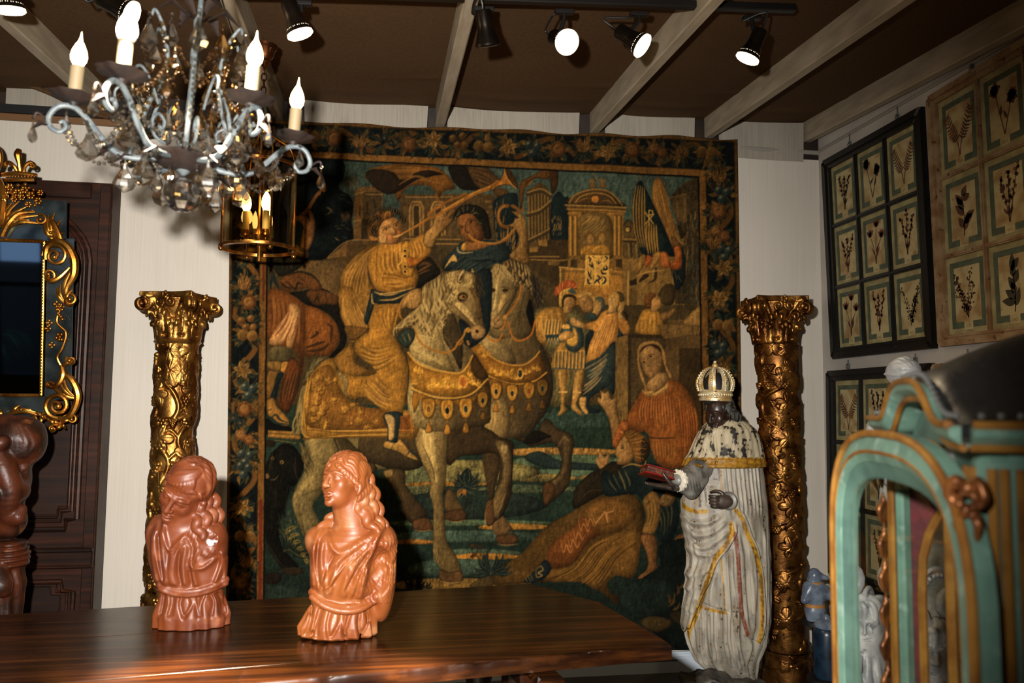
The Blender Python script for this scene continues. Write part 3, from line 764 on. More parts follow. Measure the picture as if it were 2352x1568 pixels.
    P('g',(120,92,50),[(320,1080),(980,1060),(980,1570),(320,1570)],0,tx=.1);P('g',(98,76,42),[(390,1215),(480,1215),(470,1570),(390,1570)],0);S('g',(186,144,80),[(382,1215),(380,1570)],4,.9,False,0)
    # far right ruin and tree trunk
    P('g',(56,46,30),[(820,440),(900,340),(1010,260),(1160,200),(1160,1560),(880,1560),(900,700)],0,tx=.2);P('g',(84,66,40),[(850,450),(1005,390),(1000,700),(920,680),(850,560)],0)
    L('g',(118,92,52),[[(820,440),(1000,395)],[(905,470),(905,660)],[(985,440),(980,660)]],3,.7,False,0);T.bush('g',(800,260),20,24,60,[(24,38,42),(92,70,40),(34,52,56)],12)
    for k in range(90):
        x,y=T.r.uniform(1000,1150),T.r.uniform(560,1560);S('g',[(34,56,56),(120,94,54),(58,44,26),(150,116,66),(46,78,84)][k % 5],[(x,y),(x+T.r.uniform(-20,20),y+T.r.uniform(50,160))],T.r.uniform(3,8),.55,False)
    # ---- flags and the youth on the ledge
    P('g',(140,98,48),[(650,280),(690,220),(740,260),(800,400),(830,560),(900,800),(860,980),(760,760),(640,480)],3);folds('g',[(660,280),(640,420),(720,640),(830,900)],[(730,260),(800,420),(840,640),(880,900)],12,(86,62,34),(172,128,70),4)
    P('g',(20,36,42),[(520,255),(470,300),(430,470),(440,760),(470,900),(540,1040),(620,1080),(660,1010),(880,1060),(860,980),(760,740),(640,480),(560,320)],3,tx=.14)
    for k in range(5):S('g',(166,120,52),[(470+k*22,300+k*6),(438+k*30,520),(450+k*28,780),(500+k*22,960)],3.4,.9)
    for k in range(5):S('g',(176,128,54),[(585+k*24,690+k*8),(575+k*28,860),(600+k*26,1030)],3.8,.9)
    L('g',(198,152,78),[[(605,570),(605,730)],[(605,570),(640,575),(640,610),(605,620)],[(565,590),(650,710)],[(655,610),(560,720)]],2.4,.95,False,0)
    L('g',(120,84,40),[[(475,180),(480,270)],[(520,180),(510,260)],[(680,190),(685,260)]],4,.8,False)
    P('g',(18,32,40),[(940,960),(985,1060),(985,1300),(900,1420),(860,1300),(840,1180),(930,1180)],3);L('g',(150,112,56),[[(870,1200),(900,1300)],[(910,1260),(950,1330)],[(850,1200),(860,1360)]],3,.8,False)
    P('g',(150,80,36),[(870,960),(940,960),(945,1180),(830,1190),(830,1130),(880,1090)],3);L('g',(190,140,80),[[(900,1000),(890,1080)],[(920,980),(915,1090)],[(850,1140),(900,1130)]],2.4,.8,False)
    P('g',(96,68,38),[(835,850),(880,860),(930,920),(890,950),(860,940)],3);P('g',(108,84,48),[(860,800),(900,770),(990,830),(985,940),(930,920)],4);S('g',(150,116,64),[(870,800),(930,900),(980,935)],4,.8,False);P('g',(44,34,22),[(910,720),(960,780),(985,830),(940,870)],3)
    P('g',(150,112,58),[(520,1040),(570,1050),(560,1130),(500,1230),(470,1240),(490,1140)],4,to=(110,80,42));P('g',(156,116,60),[(660,1020),(730,1010),(720,1090),(610,1240),(570,1260),(640,1100)],4,to=(112,80,42));P('g',(150,78,40),[(580,1040),(640,1080),(570,1180)],3)
    P('g',(148,84,42),[(730,1010),(800,1030),(830,1170),(720,1160)],3);L('g',(190,140,70),[[(760,1030),(790,1150)],[(740,1030),(750,1130)]],3,.8);P('g',(38,30,20),[(395,1320),(470,1290),(480,1350),(400,1372)],0);P('g',(44,34,22),[(500,1310),(560,1240),(610,1260),(560,1300),(505,1330)],3)
    P('g',(56,44,28),[(600,1330),(660,1290),(665,1180),(690,1180),(690,1280),(650,1330)],3);S('g',(168,130,72),[(480,1260),(600,1220),(780,1200)],4,.8,False)
    P('g',(64,50,30),[(700,1470),(780,1350),(880,1380),(860,1560),(740,1560)],4)
    # ---- soldier and the two women behind
    P('f',(92,84,54),[(110,480),(200,440),(360,430),(520,470),(640,620),(640,800),(560,980),(470,1300),(270,1370),(300,1000),(240,860),(130,780)],4,tx=.12);folds('f',[(200,900),(290,1150),(290,1340)],[(620,700),(520,1100),(440,1320)],9,(52,58,48),(138,104,54),5)
    P('f',(150,110,52),[(130,520),(220,450),(370,440),(420,540),(400,720),(230,780),(200,830),(120,690)],4);folds('f',[(140,540),(130,640),(200,800)],[(370,450),(410,560),(390,700)],9,(90,66,30),(200,154,86),4)
    for x in range(225,360,30):S('f',(198,152,80),[(x,560),(x-14,690)],4,.9,False,0);S('f',(40,48,48),[(x+14,570),(x,690)],2,.9,False,0)
    P('f',(30,52,68),[(215,700),(380,690),(370,770),(240,785)],0);L('f',(190,150,82),[[(x,785),(x+10,730),(x+20,780)] for x in range(240,350,28)],2.4,.9,False)
    P('f',(36,62,82),[(380,620),(480,540),(560,620),(580,780),(540,850),(440,850),(400,780),(360,700)],4);P('f',(196,150,72),[(440,560),(470,620),(500,640),(530,720),(510,800),(440,800),(420,740),(480,660)],4);P('f',(196,150,80),[(385,600),(440,600),(450,640),(380,640)],3)
    P('f',(168,124,58),[(340,800),(420,740),(410,820),(500,880),(580,810),(610,950),(600,1020),(480,1040),(280,1020),(300,900)],3)
    for x in range(300,600,34):S('f',(206,160,88),[(x+10,850+abs(x-450)*.05),(x,1010)],4.5,.9,True,0);S('f',(52,58,54),[(x+24,860),(x+16,1015)],3,.9,True,0);S('f',(120,84,36),[(x+5,860),(x-5,1010)],2,.9,True,0)
    L('f',(60,76,84),[[(285,1015),(440,1020),(590,1040)]],3,.9,False,0)
    for pts in ([(345,1035),(425,1035),(415,1180),(420,1240),(400,1370),(430,1400),(380,1450),(330,1460),(360,1400),(365,1260),(345,1150)],[(510,1045),(585,1040),(560,1180),(550,1250),(510,1360),(570,1440),(540,1455),(460,1390),(470,1340),(480,1200)]):
        P('f',(178,136,74),pts,5,to=(120,88,44),g=[pts[0],pts[1]]);
    L('f',(214,172,104),[[(350,1240),(420,1240)],[(485,1240),(550,1245)]],3,.9,False,0)
    P('f',(172,132,78),[(385,400),(390,340),(430,320),(500,350),(500,420),(450,465),(480,480),(400,500)],4,to=(120,84,46),g=[(400,400),(510,430)]);L('f',(44,30,18),[[(415,355),(440,350)],[(465,350),(485,360)],[(440,408),(470,405)],[(455,360),(465,392)]],1.6,.95,False)
    P('f',(38,30,22),[(375,400),(385,340),(440,312),(505,335),(510,380),(480,345),(420,345),(395,380),(390,440)],3);P('f',(192,148,76),[(350,420),(350,310),(400,265),(470,260),(515,320),(420,310),(375,370),(375,430)],4);P('f',(60,88,96),[(430,280),(480,258),(510,310),(450,300)],3)
    P('f',(160,78,40),[(310,340),(310,260),(360,225),(390,190),(440,185),(500,200),(515,270),(470,255),(400,262),(345,310)],4);hair('f',[(340,320),(400,262),(480,255)],[(305,250),(410,180),(520,240)],22,[(196,118,62),(120,52,28),(180,92,46)],2.2,1)
    P('f',(164,124,70),[(350,700),(420,660),(490,680),(480,720),(420,745),(355,755)],4);L('f',(90,62,34),[[(430,690),(485,680)],[(430,710),(490,705)],[(430,728),(480,725)]],1.4,.8,False)
    P('f',(60,90,96),[(690,350),(760,350),(780,430),(740,480),(690,440)],4)
    P('f',(160,122,72),[(540,400),(560,340),(630,340),(670,390),(660,470),(600,490),(560,460)],4,to=(116,84,48));L('f',(48,34,20),[[(560,385),(580,382)],[(610,378),(635,380)],[(575,440),(600,438)],[(592,388),(588,420)]],1.6,.95,False)
    P('f',(184,144,82),[(525,370),(540,310),(600,285),(670,320),(700,400),(690,560),(660,500),(670,400),(630,330),(560,345)],4);folds('f',[(540,320),(600,295),(670,330)],[(540,350),(610,320),(680,380)],5,(120,88,44),(214,172,104),3)
    P('f',(164,126,72),[(670,440),(700,370),(720,360),(715,410),(740,370),(750,420),(735,470),(700,520),(670,500)],4)
    P('f',(40,60,66),[(600,500),(690,500),(690,560),(610,560)],3);P('f',(20,34,46),[(600,700),(690,660),(640,800),(600,900)],3);P('f',(28,46,60),[(870,720),(950,600),(950,720),(880,780),(870,1250),(800,1200),(760,1220),(640,1300),(640,1380),(740,1420),(640,1440),(560,1300)],3)
    P('f',(190,134,66),[(580,600),(700,560),(760,480),(860,460),(920,520),(910,640),(880,760),(820,830),(740,920),(640,980),(600,980),(630,800),(680,670),(600,640)],4,tx=.08)
    folds('f',[(780,500),(660,760),(610,970)],[(900,560),(860,740),(760,900)],17,(148,90,40),(226,176,104),3.4)
    P('f',(36,60,76),[(590,980),(740,900),(870,760),(880,1000),(820,1180),(700,1200),(560,1300),(600,1120)],3,tx=.1);folds('f',[(590,990),(740,920),(860,800)],[(560,1290),(660,1200),(780,1060)],14,(24,40,54),(196,150,84),5)
    P('f',(172,132,78),[(450,550),(480,530),(520,560),(580,590),(580,635),(520,625),(460,600)],4);L('f',(110,78,42),[[(455,550),(510,580)],[(460,585),(510,600)]],1.4,.8,False)
    P('f',(172,118,56),[(900,540),(960,530),(1010,600),(1010,680),(950,690),(910,620)],4);folds('f',[(910,560),(960,660)],[(980,560),(1000,660)],6,(120,78,34),(206,156,86),2.6)
    P('f',(176,138,84),[(800,390),(830,330),(880,300),(930,340),(900,420),(880,480),(830,500),(790,500),(815,440)],4);L('f',(48,34,20),[[(830,350),(850,358)],[(808,430),(822,432)],[(835,340),(858,345)]],1.6,.95,False)
    P('f',(70,58,38),[(880,295),(940,300),(965,350),(960,420),(920,380)],4);P('f',(170,130,66),[(840,310),(890,292),(920,360),(890,450),(880,360)],4);P('f',(172,134,80),[(900,470),(900,440),(940,390),(965,380),(965,450),(935,500),(960,540),(910,550)],4);S('f',(30,26,22),[(960,480),(990,520),(985,560)],7,.9,False)
    P('f',(196,152,86),[(540,1300),(600,1290),(600,1380),(625,1440),(600,1450),(550,1390)],3);L('f',(60,56,44),[[(545,1330),(600,1330)],[(550,1360),(600,1370)]],2,.8)
    # youth at the ledge and the stone blocks
    P('f',(170,122,54),[(1080,680),(1100,560),(1150,460),(1240,460),(1310,500),(1330,690)],4);folds('f',[(1110,560),(1100,680)],[(1280,500),(1280,680)],9,(112,76,32),(206,156,78),3.4)
    P('f',(160,120,70),[(1220,380),(1240,310),(1290,330),(1320,420),(1270,470),(1220,480)],4);P('f',(96,62,32),[(1160,400),(1170,320),(1230,300),(1270,330),(1230,370),(1220,440),(1180,440)],4);L('f',(40,28,16),[[(1268,352),(1288,362)],[(1295,420),(1312,412)],[(1180,340),(1210,330)],[(1175,400),(1200,400)]],2,.8,False);P('f',(118,88,50),[(1310,500),(1403,470),(1440,440),(1460,470),(1400,530),(1330,560)],3)
    P('f',(104,80,46),[(880,730),(1000,700),(1000,1560),(820,1500),(880,1200)],0,to=(120,94,54),tx=.1);P('f',(48,38,24),[(1000,690),(1340,700),(1340,1100),(1030,1500),(1000,1500)],0,tx=.1);P('f',(70,56,36),[(1030,730),(1340,730),(1340,1100),(1030,1400)],0)
    P('p',(86,66,40),[(1530,735),(1618,735),(1618,1180),(1530,1000)],0,tx=.1);P('p',(112,86,50),[(1508,745),(1618,748),(1618,765),(1525,778)],0);P('p',(58,44,26),[(1560,800),(1618,800),(1618,990),(1560,960)],0);P('p',(140,108,62),[(1578,730),(1600,708),(1618,708),(1618,748),(1570,746)],3)
    # ---- woman in the orange dress and the child
    P('E',(128,76,36),[(960,260),(1020,180),(1160,130),(1250,180),(1310,290),(1330,420),(1300,540),(1240,640),(1120,640),(1060,560),(1030,440),(960,440),(900,380)],4,tx=.1)
    folds('E',[(1000,230),(970,330),(1010,440)],[(1170,200),(1190,330),(1190,440)],26,(104,48,26),(196,130,70),2.6,.8);folds('E',[(1050,460),(1060,560),(1080,640)],[(1190,460),(1190,560),(1170,640)],16,(90,54,26),(160,110,56),2.8,.8)
    folds('E',[(1200,220),(1220,420),(1230,620)],[(1300,280),(1320,420),(1290,560)],14,(110,50,28),(188,116,58),3,.8);S('E',(52,34,18),[(960,430),(1060,470),(1190,470)],4,.8)
    P('E',(176,134,78),[(1000,190),(1050,200),(1140,150),(1150,190),(1060,230),(1010,215)],4);P('j',(150,112,70),[(810,190),(830,160),(840,90),(855,130),(880,170),(900,130),(915,140),(905,200),(860,270)],4)
    P('E',(158,122,76),[(830,500),(800,350),(740,260),(735,230),(760,240),(750,190),(780,210),(800,190),(820,250),(850,215),(850,290),(870,380),(880,420),(870,480)],4,to=(126,94,56),g=[(740,260),(870,400)],edge=.4);L('E',(96,66,36),[[(745,240),(790,300)],[(765,215),(800,290)],[(790,215),(815,290)]],1.6,.7,False)
    P('E',(140,80,40),[(825,490),(880,370),(930,400),(900,450),(850,530)],3);folds('E',[(830,490),(870,500)],[(890,380),(920,420)],6,(100,50,26),(190,140,84),2.4)
    P('f',(160,122,76),[(1110,900),(1140,830),(1220,790),(1300,830),(1340,930),(1320,1050),(1250,1110),(1180,1080),(1140,1000)],5,to=(120,88,54),g=[(1150,950),(1330,1000)])
    P('f',(168,130,82),[(1180,1180),(1230,1110),(1320,1050),(1390,1100),(1330,1200),(1230,1250)],4,to=(120,90,56));L('f',(52,36,22),[[(1195,895),(1220,880),(1250,890)],[(1140,955),(1165,950)],[(1205,1000),(1200,985),(1180,1000)],[(1200,1050),(1230,1040)],[(1130,930),(1160,925)],[(1195,865),(1240,860)]],1.9,.95,False)
    disc('f',(1220,902),2.6,(30,22,14));disc('f',(1155,958),2,(36,26,16));S('f',(150,70,50),[(1205,1035),(1235,1025)],2.6,.9,False);S('f',(90,62,38),[(1190,920),(1180,990)],1.6,.7,False)
    P('f',(48,34,22),[(1120,870),(1140,800),(1210,770),(1300,800),(1340,900),(1290,840),(1210,800),(1150,830)],4);P('f',(150,114,66),[(1090,900),(1110,800),(1180,760),(1290,765),(1350,860),(1370,1000),(1420,1090),(1390,1100),(1340,960),(1310,820),(1220,785),(1130,830),(1110,940),(1170,1160),(1190,1230),(1140,1150),(1100,1020)],4);folds('f',[(1090,900),(1120,1000),(1170,1190)],[(1130,840),(1140,980),(1180,1150)],4,(90,66,36),(196,156,94),2.6)
    L('f',(200,156,92),[[(1160,1200),(1190,1240),(1230,1240),(1270,1260),(1310,1220),(1370,1190)]],5,.8,False);L('f',(120,86,46),[[(1170,1215),(1210,1260),(1250,1245),(1290,1255),(1350,1215)]],2,.8,False)
    # grey cloak / mount behind the fallen figure, fallen woman
    P('j',(36,30,20),[(640,540),(660,400),(760,290),(850,250),(930,200),(1000,220),(980,380),(860,440),(720,520)],4,edge=.6);S('j',(62,50,32),[(680,500),(760,420),(860,410)],4,.6)
    P('j',(74,54,26),[(40,1120),(100,990),(260,880),(430,690),(620,580),(850,450),(1050,420),(1160,520),(1170,700),(1150,860),(1080,1060),(960,1050),(900,1090),(920,1180),(980,1200),(970,1270),(860,1180),(820,1160),(700,1100),(400,1100)],5,tx=.12)
    P('j',(106,76,36),[(420,1090),(480,1000),(640,980),(730,900),(780,820),(900,760),(1000,720),(1150,720),(1150,820),(1100,1060),(960,1050),(830,1160),(700,1100)],4,tx=.12);folds('j',[(430,1080),(640,1000),(780,830),(1000,730)],[(830,1150),(900,1050),(1000,900),(1150,800)],24,(50,36,18),(146,104,48),5,.75)
    folds('j',[(60,1100),(250,930),(450,700),(840,460)],[(180,1110),(300,990),(560,740),(850,480)],10,(40,30,16),(112,82,40),5,.75)
    P('j',(98,58,28),[(450,960),(450,870),(520,780),(640,690),(720,590),(840,480),(960,470),(1100,560),(1060,660),(900,720),(760,800),(680,920),(600,980),(500,1000)],5,tx=.1);P('j',(104,72,34),[(700,590),(840,480),(960,470),(1110,560),(1060,680),(860,740),(760,640)],4)
    folds('j',[(460,900),(520,980),(640,960)],[(700,620),(780,720),(900,700)],20,(74,40,20),(150,92,46),3.2,.75)
    for k,(x,y) in enumerate(((560,820),(610,780),(650,720),(690,660),(740,620))):L('j',(176,120,70),[[(x-10,y-30),(x+10,y+60),(x+30,y),(x+60,y+60),(x+80,y+20)]],2.6,.8,False)
    S('j',(186,132,80),[(780,590),(810,660),(880,570),(900,650),(890,580),(940,570),(950,530)],3,.9,False,1,1)
    P('j',(20,34,44),[(270,1100),(370,1000),(430,930),(480,1000),(400,1090)],3);L('j',(160,128,70),[[(360,1010),(400,980),(415,1010),(380,1030),(410,1050),(370,1060),(360,1010)],[(285,1070),(300,1100)],[(300,1050),(325,1095)],[(320,1040),(345,1090)]],2.6,.9,False)
    # child
    P('j',(20,36,42),[(850,290),(890,265),(960,300),(1000,230),(1080,210),(1200,200),(1330,250),(1400,420),(1440,600),(1380,790),(1300,800),(1250,700),(1160,480),(1080,440),(900,460),(860,400)],4,tx=.1);folds('j',[(860,300),(900,380),(960,430)],[(1060,240),(1100,330),(1090,420)],9,(10,20,26),(150,124,66),2.6,.8)
    folds('j',[(1180,500),(1280,640),(1290,780)],[(1350,380),(1400,560),(1360,760)],9,(12,22,28),(110,90,50),4,.7);P('j',(124,92,50),[(1170,480),(1260,420),(1300,560),(1250,740),(1160,740),(1190,620)],4);folds('j',[(1190,500),(1190,620),(1170,730)],[(1250,450),(1280,560),(1240,730)],7,(70,50,26),(160,120,64),4)
    P('j',(128,88,52),[(1150,780),(1160,740),(1250,750),(1275,820),(1270,960),(1285,1000),(1220,1050),(1190,1090),(1130,1085),(1130,1060),(1200,990),(1190,880)],5,to=(84,58,34),g=[(1160,850),(1280,870)],edge=.5);P('j',(96,66,38),[(1400,790),(1440,740),(1500,760),(1500,900),(1460,960),(1430,950),(1450,860)],4)
    P('j',(112,86,52),[(1280,500),(1330,430),(1400,440),(1410,470),(1380,520),(1340,535),(1290,520)],4);L('j',(56,42,26),[[(1290,500),(1340,460)],[(1310,515),(1370,470)],[(1345,530),(1390,480)]],1.8,.8,False)
    P('j',(160,122,74),[(955,130),(990,50),(1040,0),(1100,60),(1090,180),(1050,215),(970,215),(980,180)],4,to=(124,90,52),g=[(970,120),(1100,160)]);L('j',(44,32,20),[[(995,80),(1015,75),(1022,110)],[(960,125),(970,130)],[(970,180),(985,180)],[(985,65),(1015,60)]],2,.9,False);disc('j',(1008,95),2.6,(30,30,34))
    P('j',(120,82,40),[(1030,0),(1020,-30),(1080,-40),(1170,0),(1220,80),(1200,170),(1120,210),(1090,120),(1060,60)],4);P('j',(34,26,18),[(1170,20),(1220,80),(1210,160),(1160,200),(1150,110)],4);hair('j',[(1040,0),(1080,60),(1110,170)],[(1100,-40),(1190,40),(1180,190)],20,[(156,112,56),(70,46,22)],1.8,2)
    S('j',(150,116,62),[(1010,240),(1080,215),(1170,230),(1190,190)],4,.9,False)
    # bottom right: dark ground, stones, plants
    P('j',(16,22,21),[(1130,1100),(1290,980),(1290,830),(1500,760),(1620,760),(1620,1570),(1360,1570),(1100,1300)],4,tx=.2);P('j',(26,38,36),[(980,1260),(1080,1090),(1300,1080),(1420,1140),(1360,1320),(1140,1380)],4,tx=.15)
    P('j',(64,52,30),[(1140,1395),(1230,1355),(1340,1370),(1390,1410),(1300,1470),(1220,1460)],4);P('j',(40,34,22),[(1360,1340),(1480,1310),(1540,1380),(1440,1420)],4)
    for b_,e_ in (((1345,1290),(1400,1170)),((1360,1260),(1350,1190)),((1385,1310),(1440,1250)),((1450,1290),(1490,1160)),((1420,1150),(1500,1040)),((1415,1200),(1420,1120))):leaf('j',b_,e_,4,(60,46,26),(110,80,42),.2)
    # ---- horse 2 (behind): body, chest, raised leg
    P('i',(56,44,28),[(880,160),(1000,240),(1290,220),(1390,80),(1500,170),(1600,210),(1635,280),(1615,420),(1600,620),(1530,720),(1420,810),(1390,830),(1370,660),(1440,610),(1510,540),(1530,420),(1480,300),(1420,285),(1260,315),(1200,280)],4,tx=.1,edge=.7)
    P('i',(92,74,48),[(1545,220),(1610,260),(1600,420),(1570,560),(1500,640),(1400,740),(1380,670),(1460,610),(1530,540),(1545,380)],4,to=(60,48,30),g=[(1480,400),(1620,420)]);P('i',(76,52,30),[(1370,660),(1430,620),(1480,690),(1390,830)],3,edge=.5);P('i',(22,18,14),[(1200,280),(1300,180),(1440,230),(1400,250),(1280,300)],3)
    S('i',(130,108,72),[(1500,320),(1550,240),(1590,270)],5,.5,False)
    P('i',(70,54,34),[(860,380),(990,380),(1000,500),(960,680),(930,790),(900,760),(890,640),(870,560)],4,to=(50,40,26));P('i',(96,74,46),[(930,980),(1000,900),(1060,950),(1110,1040),(980,1090)],3);P('i',(72,50,30),[(970,1090),(1050,1075),(1130,1070),(1160,1130),(1100,1160),(990,1150)],3,edge=.5);S('i',(150,118,70),[(985,1155),(1060,1165),(1155,1155)],2.4,.8,False)
    P('i',(80,62,38),[(540,690),(600,700),(650,800),(690,860),(540,880)],3);P('i',(66,46,28),[(540,880),(690,860),(710,940),(620,960),(540,945)],3,edge=.5);S('i',(150,118,70),[(545,950),(620,965),(705,948)],2.2,.8,False)
    P('e',(100,82,52),[(790,860),(940,740),(980,600),(1340,600),(1380,760),(1450,860),(1520,1060),(1530,1250),(1480,1420),(1380,1560),(1300,1640),(1100,1680),(930,1600),(900,1200)],4,to=(52,42,28),g=[(1050,1100),(1480,1200)],tx=.1)
    P('e',(150,128,84),[(870,800),(960,740),(1060,790),(1140,860),(1200,990),(1080,1000),(900,880)],4,to=(90,74,48),g=[(930,820),(1190,960)]);P('e',(150,124,78),[(960,1400),(1080,1300),(1150,1440),(1110,1680),(920,1620)],4,to=(96,78,50),g=[(980,1450),(1140,1480)]);S('e',(196,160,100),[(1010,1420),(1000,1560)],5,.7,False);L('e',(58,46,30),[[(1140,830),(1180,920),(1200,1000)],[(1050,860),(1090,960)],[(1250,1320),(1180,1480),(1120,1640)],[(1400,1400),(1350,1550),(1280,1640)]],4,.6,False)
    # neck and head 2
    P('e',(104,88,56),[(970,600),(1000,480),(1090,620),(1120,540),(1240,300),(1340,200),(1360,600),(1340,740),(1260,790),(1180,760),(1060,780),(960,740)],4,to=(62,50,32),g=[(1120,600),(1350,640)],tx=.1);L('e',(44,36,24),[[(1280,340),(1240,520),(1220,700)],[(1330,300),(1310,500),(1330,700)]],4,.5);P('e',(14,14,12),[(1290,540),(1330,420),(1370,640),(1350,700)],4)
    P('e',(146,124,82),[(975,230),(1010,170),(1150,180),(1200,260),(1190,400),(1130,500),(1090,600),(1080,660),(1020,690),(950,640),(945,580),(980,520),(970,380)],4,to=(104,86,54),g=[(1000,400),(1180,420)],edge=.35,tx=.08)
    P('e',(190,164,110),[(1020,250),(1050,240),(1040,380),(1010,520),(985,520),(1005,380)],4);P('e',(172,142,90),[(1070,380),(1120,390),(1090,480),(1040,560),(1030,520)],4);P('e',(150,118,74),[(950,590),(1010,560),(1080,590),(1085,650),(1020,685),(960,650)],4)
    for x,y in ((1100,342),(985,340)):P('e',(36,26,16),[(x-26,y),(x-10,y-18),(x+14,y-16),(x+30,y-4),(x+14,y+14),(x-12,y+16)],3);disc('e',(x-2,y),3.2,(90,58,28));disc('e',(x-2,y),1.7,(16,12,8))
    L('e',(60,48,30),[[(1060,320),(1100,310),(1150,330)],[(970,310),(1000,330)],[(1090,370),(1140,360)],[(1050,560),(1080,500),(1130,430)]],2.6,.8,False);S('e',(50,32,20),[(1030,620),(1048,600)],7,.95,False);S('e',(50,32,20),[(962,612),(970,600)],6,.95,False)
    P('e',(140,118,76),[(1085,120),(1085,30),(1120,70),(1140,120),(1110,160)],4,edge=.5);P('e',(80,56,34),[(1095,110),(1092,60),(1118,90),(1120,125)],3);P('e',(130,108,70),[(1005,110),(1015,50),(1045,90),(1040,120)],3,edge=.4)
    hair('e',[(1140,70),(1260,80),(1330,170)],[(1200,300),(1300,330),(1460,480)],34,[(150,124,80),(84,68,44),(30,26,20),(120,98,62)],4,5);hair('e',[(1330,170),(1390,240)],[(1380,510),(1470,480)],14,[(22,20,18),(60,52,40)],3.4,4)
    hair('e',[(1080,110),(1000,110)],[(1180,260),(930,230)],26,[(176,150,100),(100,82,52),(150,126,82)],3,4,waves=1.6)
    L('e',(158,96,40),[[(1245,300),(1225,400),(1170,500),(1100,580),(1090,600)],[(1100,600),(1090,660),(1060,690)],[(945,650),(935,720),(970,790),(1040,790),(1075,730)],[(1130,620),(1150,720),(1200,790),(1280,780),(1340,730),(1370,620)]],4.4,.95,False,0);disc('e',(1097,583),5,(180,130,66))
    # breast collar 2
    P('e',(140,94,36),[(790,860),(880,830),(990,950),(1140,1010),(1270,1010),(1360,950),(1410,890),(1470,1090),(1380,1150),(1240,1180),(1100,1160),(950,1100),(860,960)],4,to=(80,54,24),g=[(1000,1000),(1470,1000)],tx=.08)
    def acanthus(z,c,r,n=5,a0=0,cl=goL,cd=goD):
        c0=T.t(z,[c])[0]
        for k in range(n):
            an=a0+(k-(n-1)/2)*.5;tp=c0+r*np.array([math.sin(an),-math.cos(an)]);leaf('p',c0,tp,r*.14,cl,cd,.12*(1 if an >0 else -1))
    for c_,r_,a_ in (((930,940),16,-.3),((1000,1080),18,-.3),((1050,1110),18,.1),((1110,1110),17,.2),((1170,1140),16,.3),((1310,1090),15,-.4),((1370,1060),15,.3),((890,900),13,-.5),((1150,1060),12,2)):acanthus('e',c_,r_,5,a_,(190,140,60))
    L('e',(186,134,58),[[(880,840),(990,950),(1140,1010),(1270,1010),(1360,950),(1410,890)],[(950,1110),(1100,1170),(1240,1185),(1380,1150),(1470,1080)]],3.6,.9,False,0)
    disc('e',(1236,1090),7,(196,146,64),ry=13);disc('e',(1236,1092),4.6,(24,40,60),ry=9);S('e',(200,190,170),[(1230,1075),(1230,1095)],2,.9,False)
    def tassel(z,x,y,s_=1.0,jewel=(24,34,40),dk=1.0):
        k=lambda c_:tuple(v_*dk for v_ in c_)
        P(z,k((158,110,42)),[(x-50*s_,y-90*s_),(x+50*s_,y-90*s_),(x+60*s_,y),(x+35*s_,y+70*s_),(x,y+85*s_),(x-35*s_,y+70*s_),(x-60*s_,y)],3,edge=.5);L(z,k((206,158,76)),[[(x-40*s_,y-60*s_),(x-40*s_,y),(x,y+65*s_),(x+40*s_,y),(x+40*s_,y-60*s_)]],2.2,.9,False,0)
        disc(z,(x,y),7*s_,k((196,146,66)),ry=11*s_);disc(z,(x,y),4.4*s_,jewel,ry=8*s_);S(z,k((120,84,34)),[(x,y+85*s_),(x,y+130*s_)],3,.9,False,0);P(z,k((150,104,44)),[(x-12*s_,y+125*s_),(x+12*s_,y+125*s_),(x+30*s_,y+200*s_),(x,y+215*s_),(x-30*s_,y+200*s_)],3,edge=.4)
    P('e',(120,82,34),[(960,1130),(1100,1170),(1240,1190),(1380,1160),(1470,1100),(1460,1240),(1380,1200),(1360,1290),(1270,1290),(1230,1220),(1200,1300),(1120,1290),(1090,1220),(1060,1300),(970,1290)],2,to=(60,42,22),g=[(1050,1200),(1470,1200)])
    for x,y,d_ in ((1020,1255,1),(1165,1270,.95),(1315,1250,.75),(1435,1225,.55)):tassel('e',x,y,.85,(26,36,40) if x != 1315 else (110,52,26),d_)
    # ---- rider 2 (blue cloak)
    P('b',(24,46,62),[(640,1210),(660,1080),(780,960),(860,900),(1180,890),(1330,960),(1360,1060),(1240,1130),(1160,1150),(1120,1300),(1140,1570),(1000,1570),(1040,1400),(960,1250),(800,1200)],4,tx=.14);folds('b',[(660,1190),(800,1060),(960,1060),(1300,980)],[(960,1260),(1060,1220),(1140,1160),(1240,1120)],16,(12,22,32),(44,72,84),7,.75);folds('b',[(1040,1300),(1060,1560)],[(1120,1250),(1130,1560)],6,(12,22,32),(44,70,80),5,.6)
    P('e',(18,32,44),[(860,180),(980,180),(970,560),(960,700),(880,800),(760,860),(690,680),(700,600),(820,700),(900,640),(870,420)],3)
    P('b',(176,138,76),[(650,1190),(690,1110),(750,1040),(790,1120),(730,1110)],3);L('b',(170,150,104),[[(785,960),(800,1010),(860,1025),(950,1015)]],4,.8,False)
    P('b',(126,84,46),[(860,1000),(870,900),(1000,900),(1120,920),(1100,960),(960,1000)],3);P('b',(172,124,56),[(825,990),(840,930),(880,920),(870,1000)],3)
    P('b',(120,78,42),[(790,660),(830,600),(930,600),(1020,680),(1060,790),(1070,870),(1000,910),(900,905),(830,830),(800,760)],5,to=(84,52,28),g=[(820,740),(1060,800)])
    L('b',(40,26,16),[[(895,690),(930,675),(985,690)],[(810,745),(850,745)],[(880,690),(870,780),(890,810),(915,800)],[(880,850),(915,840)],[(800,725),(860,735)],[(890,665),(980,655)]],2.2,.9,False);disc('b',(930,697),2.4,(22,16,10));disc('b',(838,752),2.1,(22,16,10));S('b',(160,112,66),[(905,740),(900,780)],4,.6,False);S('b',(150,100,58),[(960,770),(1000,800)],6,.4,False)
